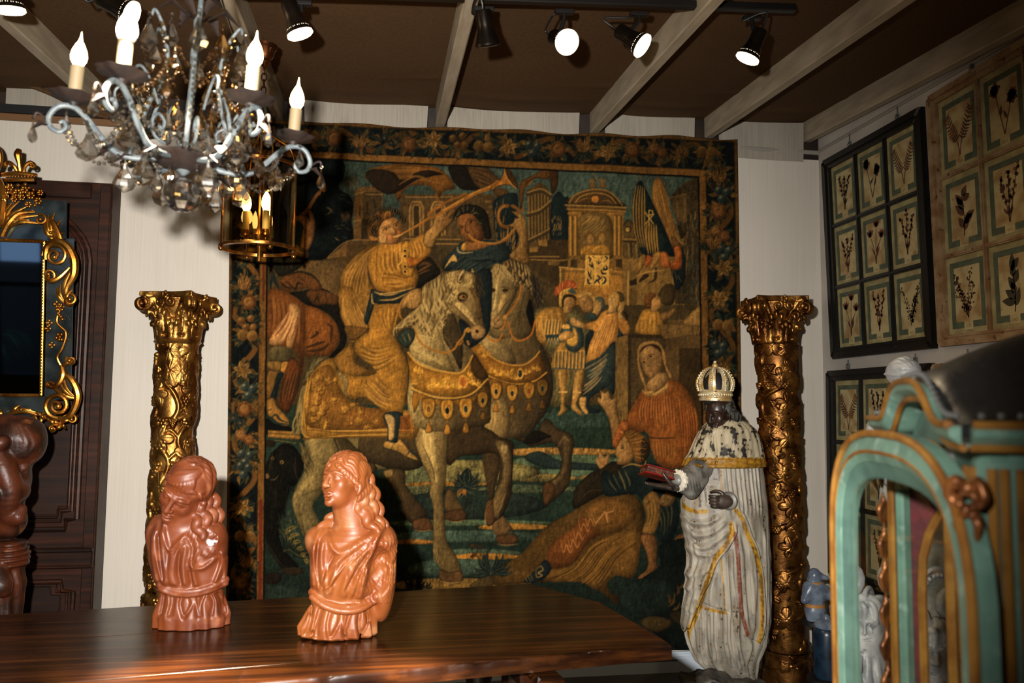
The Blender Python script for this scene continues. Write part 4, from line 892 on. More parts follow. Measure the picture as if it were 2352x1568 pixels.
    P('b',(24,22,18),[(790,650),(760,640),(750,720),(820,820),(760,740),(745,640),(800,540),(900,510),(1020,530),(1100,600),(1130,720),(1150,860),(1080,870),(1060,780),(1010,680),(930,610),(830,620)],4)
    for b_,e_ in (((750,700),(760,640)),((760,760),(745,700)),((800,800),(760,770)),((770,640),(800,560)),((830,580),(850,520)),((880,580),(890,520)),((930,590),(960,540)),((990,600),(960,590)),((1000,680),(1050,710)),((1010,610),(940,620)),((850,600),(820,540))):leaf('b',b_,e_,3,(30,36,30),(160,124,70),.2)
    P('b',(148,112,62),[(1340,1060),(1420,960),(1440,860),(1400,760),(1340,740),(1310,725),(1380,700),(1400,650),(1440,650),(1360,580),(1420,585),(1500,640),(1530,760),(1540,1000),(1540,1140)],4,to=(104,76,40),g=[(1400,800),(1540,820)],edge=.4);L('b',(84,58,32),[[(1370,710),(1460,670)],[(1400,660),(1470,640)],[(1420,930),(1530,920)],[(1390,1000),(1460,1090),(1530,1060)]],2,.7,False)
    # horns
    L('b',(120,76,30),[[(1370,520),(1420,550),(1440,590)],[(1480,580),(1460,460),(1490,330),(1570,260)]],7,.95,False,0);S('b',(110,70,30),[(1320,520),(1250,540),(1220,640),(1250,720),(1320,750)],8,.95,False,0);S('b',(168,116,52),[(1290,520),(1235,570),(1222,650),(1250,715)],3,.8,False,0)
    S('b',(134,86,36),[(910,835),(960,890),(1060,920),(1200,920),(1320,860),(1400,760)],6,.95,False,0);S('b',(178,128,62),[(905,830),(960,882),(1060,912),(1200,912),(1310,850),(1390,760)],2.4,.8,False,0)
    P('B',(86,56,26),[(245,420),(265,380),(340,340),(395,310),(440,300),(420,370),(340,365),(280,420),(262,530),(248,540)],3,edge=.4);P('B',(58,38,20),[(430,290),(470,310),(475,400),(440,460),(430,380)],4,edge=.4)
    # ---- left background standing figure (arm with staff, robes)
    S('a',(110,72,36),[(340,690),(480,580),(600,400),(680,330)],[10,8,5],.95,False,0);
    for x,y in ((615,395),(645,345),(670,360),(665,320),(635,330)):disc('a',(x,y),4,(116,76,38))
    P('a',(116,78,44),[(360,690),(420,610),(490,640),(520,690),(500,570),(520,560),(555,620),(575,720),(550,900),(480,1010),(420,980),(440,800),(450,740),(400,680),(360,720)],4,to=(78,52,30),g=[(560,800),(420,800)],edge=.3);L('a',(64,42,24),[[(420,640),(470,740)],[(460,640),(500,720)]],2.4,.8,False)
    P('a',(60,44,24),[(350,930),(420,960),(500,1010),(500,1070),(420,1090),(340,1060)],4);L('a',(124,88,44),[[(380,940),(400,1010),(450,1020)],[(360,1000),(390,1050)]],3,.8,False);P('a',(30,28,20),[(80,1070),(240,1060),(420,1090),(460,1130),(350,1220),(200,1270),(130,1180)],4);folds('a',[(160,1080),(220,1240)],[(380,1100),(330,1220)],7,(20,20,16),(60,50,30),3)
    P('d',(104,62,30),[(80,40),(200,30),(330,70),(470,190),(475,450),(460,700),(440,860),(340,650),(80,600)],4,tx=.1);folds('d',[(90,100),(110,300),(90,560)],[(420,180),(440,420),(400,780)],13,(60,34,18),(140,92,48),6)
    P('d',(176,130,82),[(80,600),(160,440),(280,270),(300,180),(340,170),(420,240),(390,400),(330,640),(270,630),(280,490),(230,600)],3);folds('d',[(100,560),(250,380),(310,200)],[(310,630),(370,420),(410,240)],7,(104,50,40),(210,168,112),5)
    P('d',(118,70,32),[(480,190),(640,250),(780,360),(830,460),(820,600),(740,720),(560,720),(470,720),(475,450)],4,tx=.1);L('d',(44,30,20),[[(480,640),(600,600),(680,580)],[(700,390),(750,430),(740,580)],[(530,540),(600,490),(580,470)],[(480,680),(640,660),(720,600)]],7,.8)
    P('d',(22,20,16),[(300,60),(440,40),(640,10),(830,130),(840,300),(890,420),(900,600),(780,740),(720,740),(820,620),(830,470),(760,330),(640,240),(470,180),(380,110)],4,tx=.2);P('d',(78,50,26),[(480,60),(560,20),(640,30),(820,100),(800,190),(700,180),(560,190),(520,140)],3);L('d',(28,22,16),[[(560,160),(600,110),(620,170)],[(680,60),(700,150)],[(740,80),(760,160)]],5,.8)
    P('a',(92,58,30),[(190,1320),(280,1250),(400,1220),(560,1280),(650,1390),(560,1430),(480,1390),(320,1430),(220,1400)],4);L('a',(26,22,18),[[(210,1330),(260,1380),(330,1400)],[(270,1320),(360,1400),(390,1340),(450,1360)],[(400,1270),(470,1330)],[(280,1260),(420,1220),(560,1270),(640,1370)]],5,.85,False)
    L('a',(22,32,36),[[(90,1220),(110,1300),(100,1400)],[(130,1220),(150,1320),(190,1400)]],7,.9,False);L('a',(126,108,72),[[(95,1240),(105,1300)],[(120,1330),(130,1400)]],2,.8,False)
    P('d',(96,84,54),[(80,700),(110,640),(200,620),(310,650),(330,720),(290,790),(110,780)],4,to=(64,56,38));P('d',(160,114,54),[(200,830),(240,785),(300,800),(290,880),(250,910),(205,880)],4,edge=.4);L('d',(60,42,20),[[(225,850),(235,855)],[(260,845),(270,850)],[(240,890),(262,885)]],2,.9,False);P('d',(120,90,46),[(75,790),(210,790),(200,880),(80,860)],3)
    P('d',(120,86,42),[(70,900),(190,910),(160,1020),(110,1170),(70,1180)],3);P('d',(20,36,44),[(170,920),(240,910),(190,1040),(160,1190),(100,1170),(150,1020)],3);P('d',(86,48,24),[(250,900),(330,740),(440,860),(420,960),(390,1100),(330,1240),(290,1330),(180,1250),(210,1100)],4);folds('d',[(270,900),(220,1100),(200,1240)],[(420,880),(370,1080),(290,1310)],9,(26,22,18),(126,76,36),6)
    P('d',(156,112,54),[(65,1190),(140,1175),(170,1260),(250,1340),(300,1420),(290,1470),(200,1460),(110,1380),(65,1330)],4,edge=.5);L('d',(22,40,48),[[(110,1370),(180,1440),(280,1450)],[(120,1370),(160,1350),(200,1400),(270,1430)],[(70,1310),(110,1290)]],5,.9,False);P('d',(14,14,12),[(60,1390),(160,1450),(310,1480),(330,1560),(60,1560)],3)
    P('h',(128,94,46),[(60,105),(330,120),(340,180),(60,160)],0);L('h',(74,52,26),[[(60,130),(330,145)],[(60,165),(330,185)]],2.4,.9,False,0);L('h',(140,100,50),[[(120,190),(300,215)]],4,.8,False);P('h',(30,24,16),[(50,190),(120,200),(110,250),(50,240)],3)
    # dog
    P('h',(16,15,12),[(30,470),(60,360),(110,280),(200,215),(290,250),(340,320),(380,400),(310,550),(270,620),(230,760),(160,900),(180,1100),(300,1240),(340,1330),(240,1340),(150,1250),(60,1100),(30,900),(20,600)],4,tx=.3);L('h',(44,36,24),[[(100,300),(80,400),(60,470)],[(180,250),(160,330)],[(230,600),(200,800)],[(130,620),(120,760)],[(60,1080),(130,1200),(200,1280)],[(300,330),(290,430),(320,540)]],4,.7,False)
    disc('h',(180,380),4.4,(120,92,56));disc('h',(178,381),2.6,(14,10,8));disc('h',(100,345),3.4,(96,74,44));disc('h',(99,346),2,(14,10,8));P('h',(110,82,52),[(30,490),(60,475),(72,510),(50,520)],3);S('h',(96,74,46),[(80,530),(120,525),(150,490)],3,.8,False);P('h',(40,32,22),[(170,1290),(330,1280),(350,1330),(230,1345)],3);P('h',(28,22,16),[(20,1350),(140,1320),(180,1370),(120,1430),(30,1410)],3)
    P('h',(30,42,38),[(10,1430),(200,1430),(420,1500),(400,1580),(10,1570)],3,tx=.2);P('h',(36,50,44),[(240,640),(280,600),(340,900),(420,1050),(420,1300),(200,1000)],3,tx=.2)
    for k in range(9):leaf('h',(190+k*6,1150-k*4),(150+k*44,900+k*22+abs(k-3)*16),6,(22,30,26),(110,96,58),.2)
    for k in range(6):leaf('h',(200+k*34,1000+k*40),(330+k*14,930+k*66),5,(96,84,48),(30,36,30),-.15)
    T.bush('h',(240,900),26,22,50,[(96,92,60),(56,66,52)],9)
    # ---- horse 1: hind part, legs, belly
    P('h',(112,98,64),[(360,40),(420,150),(700,170),(1060,160),(1220,210),(1300,420),(1000,440),(900,540),(740,480),(500,420),(430,380),(330,540),(270,680),(300,800),(360,1000),(420,1060),(500,900),(440,760),(520,640),(560,540),(480,440),(380,250)],3,tx=.1)
    P('h',(150,130,84),[(400,150),(640,170),(660,320),(560,470),(520,600),(440,640),(330,700),(360,900),(400,1050),(340,940),(270,740),(290,640),(400,500),(450,400)],4,to=(96,82,52),g=[(420,300),(640,360)]);P('h',(60,50,32),[(620,180),(740,180),(880,330),(1000,430),(880,520),(760,400)],4);L('h',(160,140,92),[[(640,180),(690,290)],[(880,170),(900,290),(1000,420)],[(1110,300),(1180,430)]],4,.6,False);L('h',(50,42,28),[[(420,560),(350,660)],[(330,690),(370,750)],[(460,390),(430,500)]],4,.6,False)
    P('i',(74,60,38),[(-100,60),(280,60),(330,300),(350,480),(150,530),(-40,480),(-220,380)],3,to=(44,36,24),g=[(100,200),(100,520)],tx=.1);P('i',(78,62,38),[(0,520),(180,520),(190,640),(300,790),(380,900),(260,980),(170,900),(140,760),(20,590)],4,to=(52,40,26),edge=.4);P('i',(120,98,60),[(10,530),(90,520),(80,580),(30,590)],3);P('i',(74,50,30),[(255,960),(330,930),(400,940),(425,1030),(330,1040),(265,1030)],3,edge=.5);S('i',(150,120,72),[(270,1036),(340,1044),(420,1032)],2.2,.8,False)
    hair('d',[(560,760),(700,740)],[(460,1000),(540,860)],14,[(110,98,64),(56,54,42),(140,120,78)],3,3);hair('d',[(440,1050),(480,1040)],[(340,1560),(430,1540)],26,[(124,108,68),(60,54,36),(150,128,82)],3.4,6,waves=1.4);hair('h',[(330,200),(380,260)],[(390,480),(440,400)],14,[(120,104,66),(60,50,32)],2.6,3)
    # front legs
    P('i',(54,42,27),[(540,60),(880,160),(1000,240),(1090,270),(1118,310),(1110,560),(1100,720),(1030,900),(960,960),(900,1000),(870,900),(890,800),(950,760),(970,700),(1000,560),(1000,430),(940,370),(800,390),(660,400),(550,470)],3,tx=.1,edge=.8)
    P('i',(110,90,58),[(960,280),(1060,290),(1100,400),(1100,560),(1060,720),(1000,880),(950,950),(950,780),(1010,640),(1030,450)],4,to=(74,60,38),g=[(1000,500),(1110,520)]);P('i',(158,134,88),[(1010,310),(1060,310),(1070,380),(1020,370)],4);hair('i',[(1000,640),(1060,720)],[(940,800),(980,950)],16,[(140,116,74),(80,64,40)],2.4,1.5);P('i',(74,52,32),[(890,790),(940,780),(950,900),(960,960),(900,1000),(872,900)],3,edge=.5);L('i',(150,118,74),[[(905,860),(906,866)],[(905,930),(907,936)],[(877,860),(876,940),(888,990)]],2.4,.8,False)
    P('i',(146,122,78),[(300,-20),(420,-40),(560,20),(560,200),(545,400),(535,640),(510,720),(520,800),(530,900),(545,1120),(620,1240),(660,1340),(680,1470),(490,1460),(490,1370),(440,1260),(430,1100),(430,850),(400,720),(410,620),(330,440),(270,240)],4,to=(94,78,48),g=[(330,500),(560,520)],edge=.45,tx=.1)
    P('i',(188,162,106),[(330,100),(420,60),(450,260),(470,500),(480,640),(450,640),(400,460),(340,300)],4);L('i',(66,54,34),[[(510,60),(515,400),(500,620)],[(330,280),(430,520),(440,660)],[(495,850),(490,1080),(470,1200)],[(430,700),(500,700)],[(420,780),(520,770)]],4,.7);L('i',(180,154,100),[[(450,850),(450,1080)],[(520,900),(540,1120)]],5,.7);P('i',(84,60,36),[(490,1370),(580,1400),(670,1380),(682,1470),(620,1490),(495,1465)],3,edge=.5);S('i',(166,134,82),[(490,1468),(580,1488),(680,1476)],2.4,.8,False);hair('i',[(430,1120),(470,1160)],[(440,1300),(480,1340)],10,[(160,136,88),(70,56,36)],2,1)
    # saddle cloth
    P('d',(150,108,46),[(770,750),(640,800),(520,940),(470,1080),(445,1280),(450,1580),(480,1610),(900,1590),(1330,1590),(1640,1590),(1640,1330),(1300,1290),(1000,1250),(860,1100),(800,900)],3,tx=.1);P('d',(124,84,36),[(560,900),(520,1050),(505,1280),(530,1490),(1330,1490),(1310,1300),(1000,1260),(860,1110),(780,880),(700,820)],3)
    for k in range(40):
        x,y=T.r.uniform(530,1280),T.r.uniform(880,1470)
        if y <900+max(0,x-760)*1.0:continue
        if x <560 and y <1000:continue
        a_=T.r.uniform(0,6.28);acanthus('d',(x,y),15,5,a_,(184,136,60),(80,52,22));S('d',(64,42,20),[(x-30,y+30),(x,y+45),(x+40,y+20),(x+30,y-20)],3,.7,False)
    for k in range(26):x,y=T.r.uniform(900,1290),T.r.uniform(1270,1480);S('d',(112,66,32),[(x,y),(x+20,y-30),(x+30,y+10)],2.4,.7,False)
    L('d',(190,144,68),[[(520,1000),(480,1250),(500,1500),(900,1520),(1330,1510)],[(500,960),(455,1280),(470,1580),(900,1570),(1330,1560)]],2.8,.85,False,0);L('d',(84,58,26),[[(510,1510),(900,1540),(1330,1535)],[(465,1600),(900,1590),(1640,1590)],[(470,1280),(485,1540)]],2.4,.8,False,0);L('d',(70,52,26),[[(1480,1500),(1640,1490)]]+[[(x,1510),(x-4,1560)] for x in range(1460,1640,22)],2,.7,False,0)
    # ---- horse 1: neck, chest, head, mane
    P('e',(160,138,90),[(290,690),(340,540),(460,380),(560,200),(720,170),(840,220),(870,420),(700,560),(680,760),(800,880),(860,960),(960,1180),(970,1400),(900,1560),(280,1560),(240,900)],4,to=(70,56,36),g=[(430,800),(900,960)],tx=.1)
    P('e',(176,152,100),[(300,700),(400,600),(500,700),(560,860),(620,1000),(640,1080),(420,1020),(250,910)],4,to=(130,110,70),g=[(350,800),(620,900)]);P('e',(66,54,34),[(560,580),(640,560),(690,720),(720,860),(700,1060),(620,900),(540,760)],4,to=(44,36,24));L('e',(90,72,44),[[(420,990),(470,980),(520,1040)],[(590,960),(660,1040),(690,1060)],[(270,890),(360,930)],[(700,980),(760,900),(800,880)],[(480,660),(600,820),(620,900)]],5,.6,False);S('e',(200,176,120),[(320,880),(420,940),(540,1010)],9,.4,False)
    P('e',(150,126,80),[(570,360),(600,270),(700,200),(800,240),(850,340),(880,480),(890,580),(920,700),(880,770),(820,780),(780,660),(740,620),(640,560),(590,500)],4,to=(110,90,56),g=[(640,340),(880,520)],edge=.45,tx=.08)
    P('e',(186,156,100),[(600,370),(660,330),(720,370),(680,420),(640,440)],4);P('e',(188,160,106),[(640,470),(700,450),(760,500),(820,600),(850,680),(800,640),(720,560)],4);P('e',(86,66,40),[(800,240),(850,340),(890,560),(850,600),(830,440),(780,340)],4);P('e',(156,122,78),[(790,690),(840,650),(920,690),(905,760),(830,785),(800,760)],4)
    P('e',(30,22,14),[(668,410),(690,375),(740,370),(765,400),(735,435),(690,440)],3);P('e',(136,106,66),[(680,415),(700,385),(740,385),(755,410),(725,430)],3);disc('e',(725,403),4.6,(110,70,32));disc('e',(725,403),2.6,(14,10,8));L('e',(60,46,28),[[(660,400),(700,362),(760,372)],[(680,440),(720,450),(760,430)],[(640,480),(680,520),(760,600),(820,660)],[(780,560),(840,640)],[(860,470),(870,580),(860,640)]],2.6,.8,False);P('e',(40,28,18),[(830,705),(850,695),(862,715),(845,730)],3);L('e',(50,36,22),[[(790,770),(840,790),(890,770)],[(760,740),(800,800)]],3,.8,False)
    hair('e',[(640,180),(520,190),(400,260),(350,360)],[(620,420),(540,640),(430,760),(330,720)],54,[(192,166,112),(112,92,58),(164,140,92),(78,62,38)],5,8);hair('e',[(350,380),(330,480),(320,500)],[(330,740),(180,660),(80,740)],22,[(180,152,100),(110,92,58),(150,126,80)],4,7);hair('e',[(730,190),(800,200)],[(740,310),(810,320)],14,[(190,164,110),(110,90,56),(160,134,86)],4,4,waves=1.4)
    hair('e',[(560,200),(700,160)],[(590,300),(640,210)],12,[(184,156,104),(110,90,58)],4,3);P('e',(158,134,88),[(668,250),(690,190),(730,150),(735,210),(710,270),(680,275)],4,edge=.5);P('e',(70,50,30),[(685,245),(720,190),(720,225),(700,255)],3);P('e',(140,116,74),[(790,180),(800,140),(825,185)],3,edge=.4);hair('e',[(830,170),(870,200)],[(850,400),(910,400)],10,[(24,22,18),(60,50,34)],3,3)
    L('e',(158,106,44),[[(290,700),(330,800),(430,870),(560,905),(640,870),(670,820),(720,760),(740,700)],[(770,830),(760,800)]],4.6,.95,False,0);disc('e',(765,700),6,(176,128,60));S('e',(150,100,42),[(660,810),(690,830),(720,790)],4,.9,False)
    # breast collar 1
    P('e',(150,104,40),[(220,900),(300,1000),(440,1060),(560,1080),(690,1090),(760,1030),(810,930),(880,1000),(950,1120),(900,1200),(800,1270),(640,1300),(440,1280),(280,1220),(240,1100)],4,to=(72,50,22),g=[(640,1100),(950,1080)],tx=.08);P('e',(62,44,22),[(815,920),(900,1030),(940,1130),(860,1140),(790,1060)],4)
    for c_,r_,a_ in (((300,1080),16,.5),((310,1180),16,-.5),((360,1100),14,-1),((430,1210),18,.2),((480,1210),20,-.2),((540,1220),20,.2),((590,1180),17,-.4),((650,1220),18,.3),((560,1120),13,2.6),((440,1130),12,2.8),((780,1180),18,.4),((840,1200),15,.7),((770,1110),12,1),((500,1140),12,3),((400,1220),13,1)):acanthus('e',c_,r_,5,a_,(204,154,66))
    disc('e',(720,1165),11,(186,134,58),ry=16);disc('e',(720,1165),7,(160,92,40),ry=11);L('e',(196,146,64),[[(225,900),(300,990),(440,1050),(560,1075),(690,1085),(760,1020),(805,930)],[(240,1210),(300,1240),(460,1300),(640,1310),(800,1270),(940,1140)]],3.8,.9,False,0);S('e',(60,42,20),[(260,1240),(460,1315),(640,1325),(820,1280),(950,1160)],2.4,.8,False,0)
    P('e',(140,96,38),[(270,1250),(460,1320),(640,1330),(820,1290),(940,1180),(960,1340),(880,1300),(800,1390),(680,1390),(640,1350),(620,1400),(520,1390),(500,1350),(470,1400),(370,1390),(340,1320),(280,1450)],2,to=(66,46,22),g=[(600,1300),(960,1260)])
    for x,y,d_,jw in ((410,1410,1,(120,84,40)),(578,1425,1.05,(14,26,32)),(745,1410,1,(40,52,48)),(897,1335,.75,(20,26,26))):tassel('e',x,y,1.0 if d_ >.8 else .8,jw,d_)
    # ---- rider 1
    P('b',(30,26,20),[(350,1170),(470,1060),(540,1110),(610,1240),(460,1340),(360,1400)],3);folds('b',[(370,1280),(480,1240),(560,1200)],[(360,1180),(440,1120),(520,1140)],6,(24,20,16),(120,76,34),5)
    P('a',(128,92,42),[(1230,920),(1080,990),(880,1190),(840,1380),(830,1560),(900,1700),(1000,1900),(1200,1980),(1240,1500),(1140,1300),(1130,1060)],4,tx=.1);folds('a',[(1220,930),(1040,1060),(880,1240),(850,1560)],[(1140,1060),(1130,1200),(1120,1400),(1080,1640)],16,(78,54,24),(186,138,68),6)
    P('d',(138,98,44),[(830,20),(960,0),(1000,100),(1060,220),(1130,320),(1150,470),(1030,560),(960,600),(1000,700),(1000,800),(1100,860),(1230,900),(1000,940),(860,910),(790,800),(780,740),(940,590),(900,440),(840,280)],4,tx=.1);folds('d',[(850,100),(850,300),(960,560),(980,800)],[(980,60),(1060,250),(1120,440),(1060,820)],18,(84,58,26),(196,148,74),5);P('d',(96,68,32),[(890,410),(1120,430),(1140,460),(1000,560),(930,540)],3)
    # lower robe on the thigh
    P('d',(150,106,44),[(1190,180),(1500,170),(1480,300),(1390,490),(1460,600),(1530,750),(1560,880),(1550,1100),(1500,1320),(1480,1370),(1300,1310),(1100,1160),(960,1190),(860,1100),(800,990),(800,880),(1000,940),(1230,900),(1010,700),(1000,580),(1140,480),(1140,320)],4,tx=.1)
    folds('d',[(1030,560),(1200,640),(1440,600)],[(1010,860),(1230,900),(1500,740)],12,(92,64,28),(200,152,74),5);folds('d',[(1200,920),(1350,1060),(1530,1070)],[(1060,1080),(1240,1250),(1490,1340)],14,(94,66,32),(196,150,80),5);folds('d',[(800,760),(830,860),(1000,930)],[(960,640),(1000,800),(1200,890)],9,(100,72,34),(196,148,74),5);folds('d',[(1220,200),(1240,330),(1320,480)],[(1470,200),(1440,330),(1400,470)],10,(122,80,32),(206,152,66),4)
    P('d',(120,98,58),[(800,890),(900,930),(930,1010),(910,1120),(990,1210),(960,1190),(860,1110),(850,1010)],3);folds('d',[(930,950),(1000,1220)],[(1130,940),(1280,1290)],11,(52,60,52),(170,126,68),5);S('d',(30,26,18),[(1530,700),(1565,880),(1550,1100),(1500,1330)],3,.7,False)
    # trunk of rider 1
    P('a',(164,116,48),[(1240,930),(1320,920),(1480,925),(1560,920),(1570,1280),(1560,1420),(1400,1420),(1220,1400),(1160,1280),(1130,1120),(1160,1000)],4,tx=.08);P('b',(160,112,46),[(-60,930),(110,925),(280,910),(270,1160),(320,1180),(300,1270),(180,1230),(360,1190),(350,1380),(200,1410),(-60,1420)],2,tx=.08)
    folds('a',[(1180,1010),(1170,1180),(1250,1340)],[(1480,960),(1500,1150),(1560,1230)],14,(108,72,28),(204,152,70),6);folds('b',[(-40,1240),(120,1250),(300,1290)],[(-40,1400),(160,1400),(340,1370)],9,(102,68,28),(206,152,70),6)
    P('b',(176,126,52),[(200,930),(285,910),(260,1170),(330,1170),(310,1270),(190,1230)],2,edge=.4)
    for y in (995,1050,1160,1215):disc('b',(232,y),4,(206,160,84));disc('b',(234,y+4),3,(26,24,20))
    L('b',(206,160,86),[[(190,960),(180,1020),(200,1100),(160,1160),(190,1200)],[(140,980),(160,1020)],[(130,1130),(170,1140)],[(275,930),(255,1170)]],3,.8,False)
    P('b',(168,118,50),[(270,910),(380,840),(390,810),(440,820),(520,920),(480,1050),(380,1120),(330,1165),(262,1165),(280,1050)],4,tx=.08);folds('b',[(290,930),(300,1040),(280,1150)],[(400,840),(470,950),(440,1070)],9,(112,72,28),(206,152,70),5);P('b',(140,84,34),[(270,1060),(380,1080),(470,1050),(380,1130),(330,1165),(262,1165)],3)
    P('b',(160,122,70),[(445,815),(520,740),(550,650),(600,590),(640,580),(660,640),(720,560),(770,550),(760,600),(700,650),(740,660),(730,690),(660,770),(570,860),(530,960),(440,940)],4,to=(118,84,46),g=[(520,800),(640,820)],edge=.4);L('b',(96,66,36),[[(640,620),(720,580)],[(660,670),(740,650)],[(560,660),(600,640)],[(490,790),(540,850)]],2.2,.7,False)
    S('b',(132,84,34),[(130,855),(300,770),(480,660)],[4,5,6],.95,False,0);S('b',(182,130,62),[(140,846),(300,762),(480,652)],1.8,.8,False,0);S('b',(140,90,38),[(640,580),(800,490),(980,390),(1140,330),(1220,280)],[8,9,10,13],.95,False,0);S('b',(186,132,60),[(640,572),(800,480),(980,382),(1140,318)],3,.8,False,0)
    S('b',(128,82,34),[(640,500),(720,460),(820,430)],5,.95,False,0);S('b',(128,82,34),[(830,415),(880,400),(890,420),(860,440)],5,.95,False,0);S('b',(140,90,38),[(620,520),(530,570),(490,600),(490,640),(540,640),(620,590)],6,.95,False,0);S('b',(120,78,36),[(560,380),(580,460),(620,500),(630,560)],6,.8,False)
    P('b',(140,90,38),[(1140,330),(1240,260),(1300,120),(1330,150),(1420,300),(1420,340),(1340,300),(1240,310),(1150,360)],3,edge=.3);P('b',(62,40,20),[(1295,125),(1330,130),(1400,220),(1435,320),(1420,340),(1360,280),(1310,200)],4);S('b',(190,134,64),[(1290,130),(1300,200),(1360,290),(1420,340)],2.6,.9,False)
    # sash
    P('a',(22,40,54),[(1170,1400),(1230,1420),(1400,1440),(1568,1400),(1568,1520),(1400,1560),(1230,1540),(1190,1600),(1130,1780),(1090,1720),(1130,1560),(1150,1480)],3);L('a',(196,152,82),[[(1200,1430),(1330,1470),(1560,1430)],[(1220,1500),(1400,1530),(1560,1490)],[(1170,1450),(1180,1540),(1200,1560)]],4,.85,False);L('d',(150,120,70),[[(1140,90),(1110,230),(1100,300)],[(1180,60),(1160,240)]],3,.6,False)
    P('b',(20,38,52),[(-60,1470),(100,1470),(350,1380),(330,1440),(180,1530),(-60,1560)],3);L('b',(190,146,78),[[(-40,1450),(120,1440),(340,1385)],[(-40,1520),(120,1510),(250,1450)]],4,.85,False);P('b',(168,126,68),[(190,1568),(240,1460),(330,1400),(410,1420),(400,1568)],4);P('e',(160,122,70),[(160,520),(190,420),(260,340),(340,330),(340,440),(300,500),(240,510),(210,490)],4,edge=.3);L('e',(96,68,38),[[(215,440),(225,500)],[(255,440),(258,505)],[(290,430),(295,490)]],2.2,.8,False);S('e',(160,110,50),[(195,420),(155,470),(150,560),(180,610)],4.5,.9,False)
    P('e',(44,56,50),[(130,770),(210,690),(280,700),(280,780),(210,860)],4,edge=.5);folds('e',[(150,760),(210,850)],[(250,700),(270,800)],5,(30,40,40),(150,118,66),3)
    # head of rider 1
    P('a',(166,122,72),[(1240,900),(1245,780),(1290,680),(1400,640),(1460,680),(1490,780),(1480,860),(1450,920),(1330,930)],5,to=(128,84,48),g=[(1280,780),(1480,840)]);P('a',(166,108,66),[(1330,820),(1390,830),(1390,890),(1340,880)],4);P('a',(142,86,50),[(1440,780),(1480,790),(1470,830),(1440,820)],4);P('a',(172,130,78),[(1250,860),(1290,800),(1330,830),(1330,900),(1270,920)],4);P('a',(172,130,78),[(1360,760),(1390,750),(1420,810),(1370,800)],4)
    L('a',(46,30,18),[[(1290,790),(1320,755),(1370,745)],[(1400,720),(1440,700),(1460,715)],[(1400,740),(1430,800),(1415,830),(1380,820)],[(1390,870),(1440,870)],[(1410,895),(1450,885)],[(1270,760),(1350,720)],[(1390,690),(1450,680)]],2.2,.9,False);disc('a',(1330,770),2.2,(26,18,12));disc('a',(1432,728),2.2,(26,18,12));S('a',(196,156,96),[(1400,850),(1450,840),(1500,820)],5,.8,False)
    P('a',(92,60,28),[(1240,900),(1150,880),(1130,760),(1170,640),(1250,560),(1330,570),(1400,590),(1400,640),(1300,680),(1250,770)],4)
    for b_,e_ in (((1240,720),(1180,820)),((1220,660),(1150,760)),((1250,640),(1170,690)),((1280,620),(1220,550)),((1320,600),(1270,530)),((1360,590),(1330,520)),((1400,600),(1390,540)),((1440,630),(1450,560)),((1470,670),(1490,590)),((1490,720),(1505,640)),((1240,780),(1160,830)),((1220,840),(1150,780)),((1250,700),(1210,600)),((1200,860),(1180,780)),((1420,610),(1430,540))):leaf('a',b_,e_,4.2,(20,24,22),(150,96,42),.18)
    S('a',(150,100,46),[(1310,660),(1320,600),(1360,590),(1370,640)],4,.8,False);P('a',(150,104,54),[(1150,840),(1230,860),(1230,890),(1160,885)],3);S('a',(190,150,90),[(1232,880),(1240,850)],4,.8,False)
    # leg of rider 1
    P('i',(24,44,56),[(5,40),(170,30),(140,170),(130,240),(110,290),(40,270),(40,180)],3);P('i',(172,140,92),[(15,45),(95,70),(100,170),(90,250),(50,260),(45,150)],4,tx=.06);P('i',(150,114,60),[(20,270),(110,290),(140,250),(200,310),(230,360),(300,420),(300,440),(210,410),(120,360),(10,330)],3,edge=.5);L('i',(206,164,94),[[(100,300),(150,290),(200,340)],[(30,290),(90,310)],[(210,400),(290,430)]],3,.8,False);L('i',(24,42,50),[[(20,330),(110,360)],[(200,400),(240,360),(310,420)],[(70,350),(90,300)]],3.4,.9,False);P('i',(178,142,88),[(70,210),(95,205),(95,240),(75,245)],3)
    P('i',(110,66,30),[(150,60),(240,40),(260,200),(140,200)],0);L('i',(160,112,50),[[(235,40),(250,200)],[(140,180),(260,180)]],3,.8,False,0)
    # ---- foreground plants
    P('i',(22,34,36),[(720,500),(760,560),(780,660),(700,690),(620,640)],3);plant('i',(715,660),12,44,(20,34,38),(100,92,56),-PI*1.02,PI*.02,4.6);plant('i',(700,680),7,24,(22,38,42),(104,90,52),PI*.95,PI*.05,5);leaf('i',(690,680),(640,760),5,(110,80,40),(40,34,22));leaf('i',(700,680),(710,740),5,(130,84,40),(60,44,24))
    plant('i',(930,1390),11,54,(20,32,36),(70,72,50),-PI*1.05,PI*.02,5);S('i',(20,30,32),[(930,1380),(940,1470)],3,.9,False);plant('i',(40,790),9,34,(16,28,30),(40,48,38),-PI*.9,PI*.15,5);P('i',(40,36,22),[(-60,720),(10,740),(30,860),(10,1000),(-80,960)],4);L('i',(90,66,30),[[(-20,760),(0,860),(-20,980)],[(-50,740),(-30,860),(-50,960)]],3,.8)
    plant('i',(60,1430),8,46,(14,18,16),(54,44,24),-PI*.55,PI*.2,6,-.2);plant('i',(270,1520),8,30,(16,20,16),(50,42,24),-PI,0,3);plant('i',(360,1530),6,22,(16,20,16),(50,42,24),-PI,0,2.6)
    for x,y in ((770,1170),(830,1180),(765,1260),(780,1240)):T.flower('i',(x,y),6,5,(100,60,32),(60,36,20))
    S('i',(30,34,26),[(780,1190),(860,1270),(930,1380)],2,.9,False);P('i',(64,52,30),[(740,1510),(830,1450),(930,1430),(940,1510),(800,1540)],3)
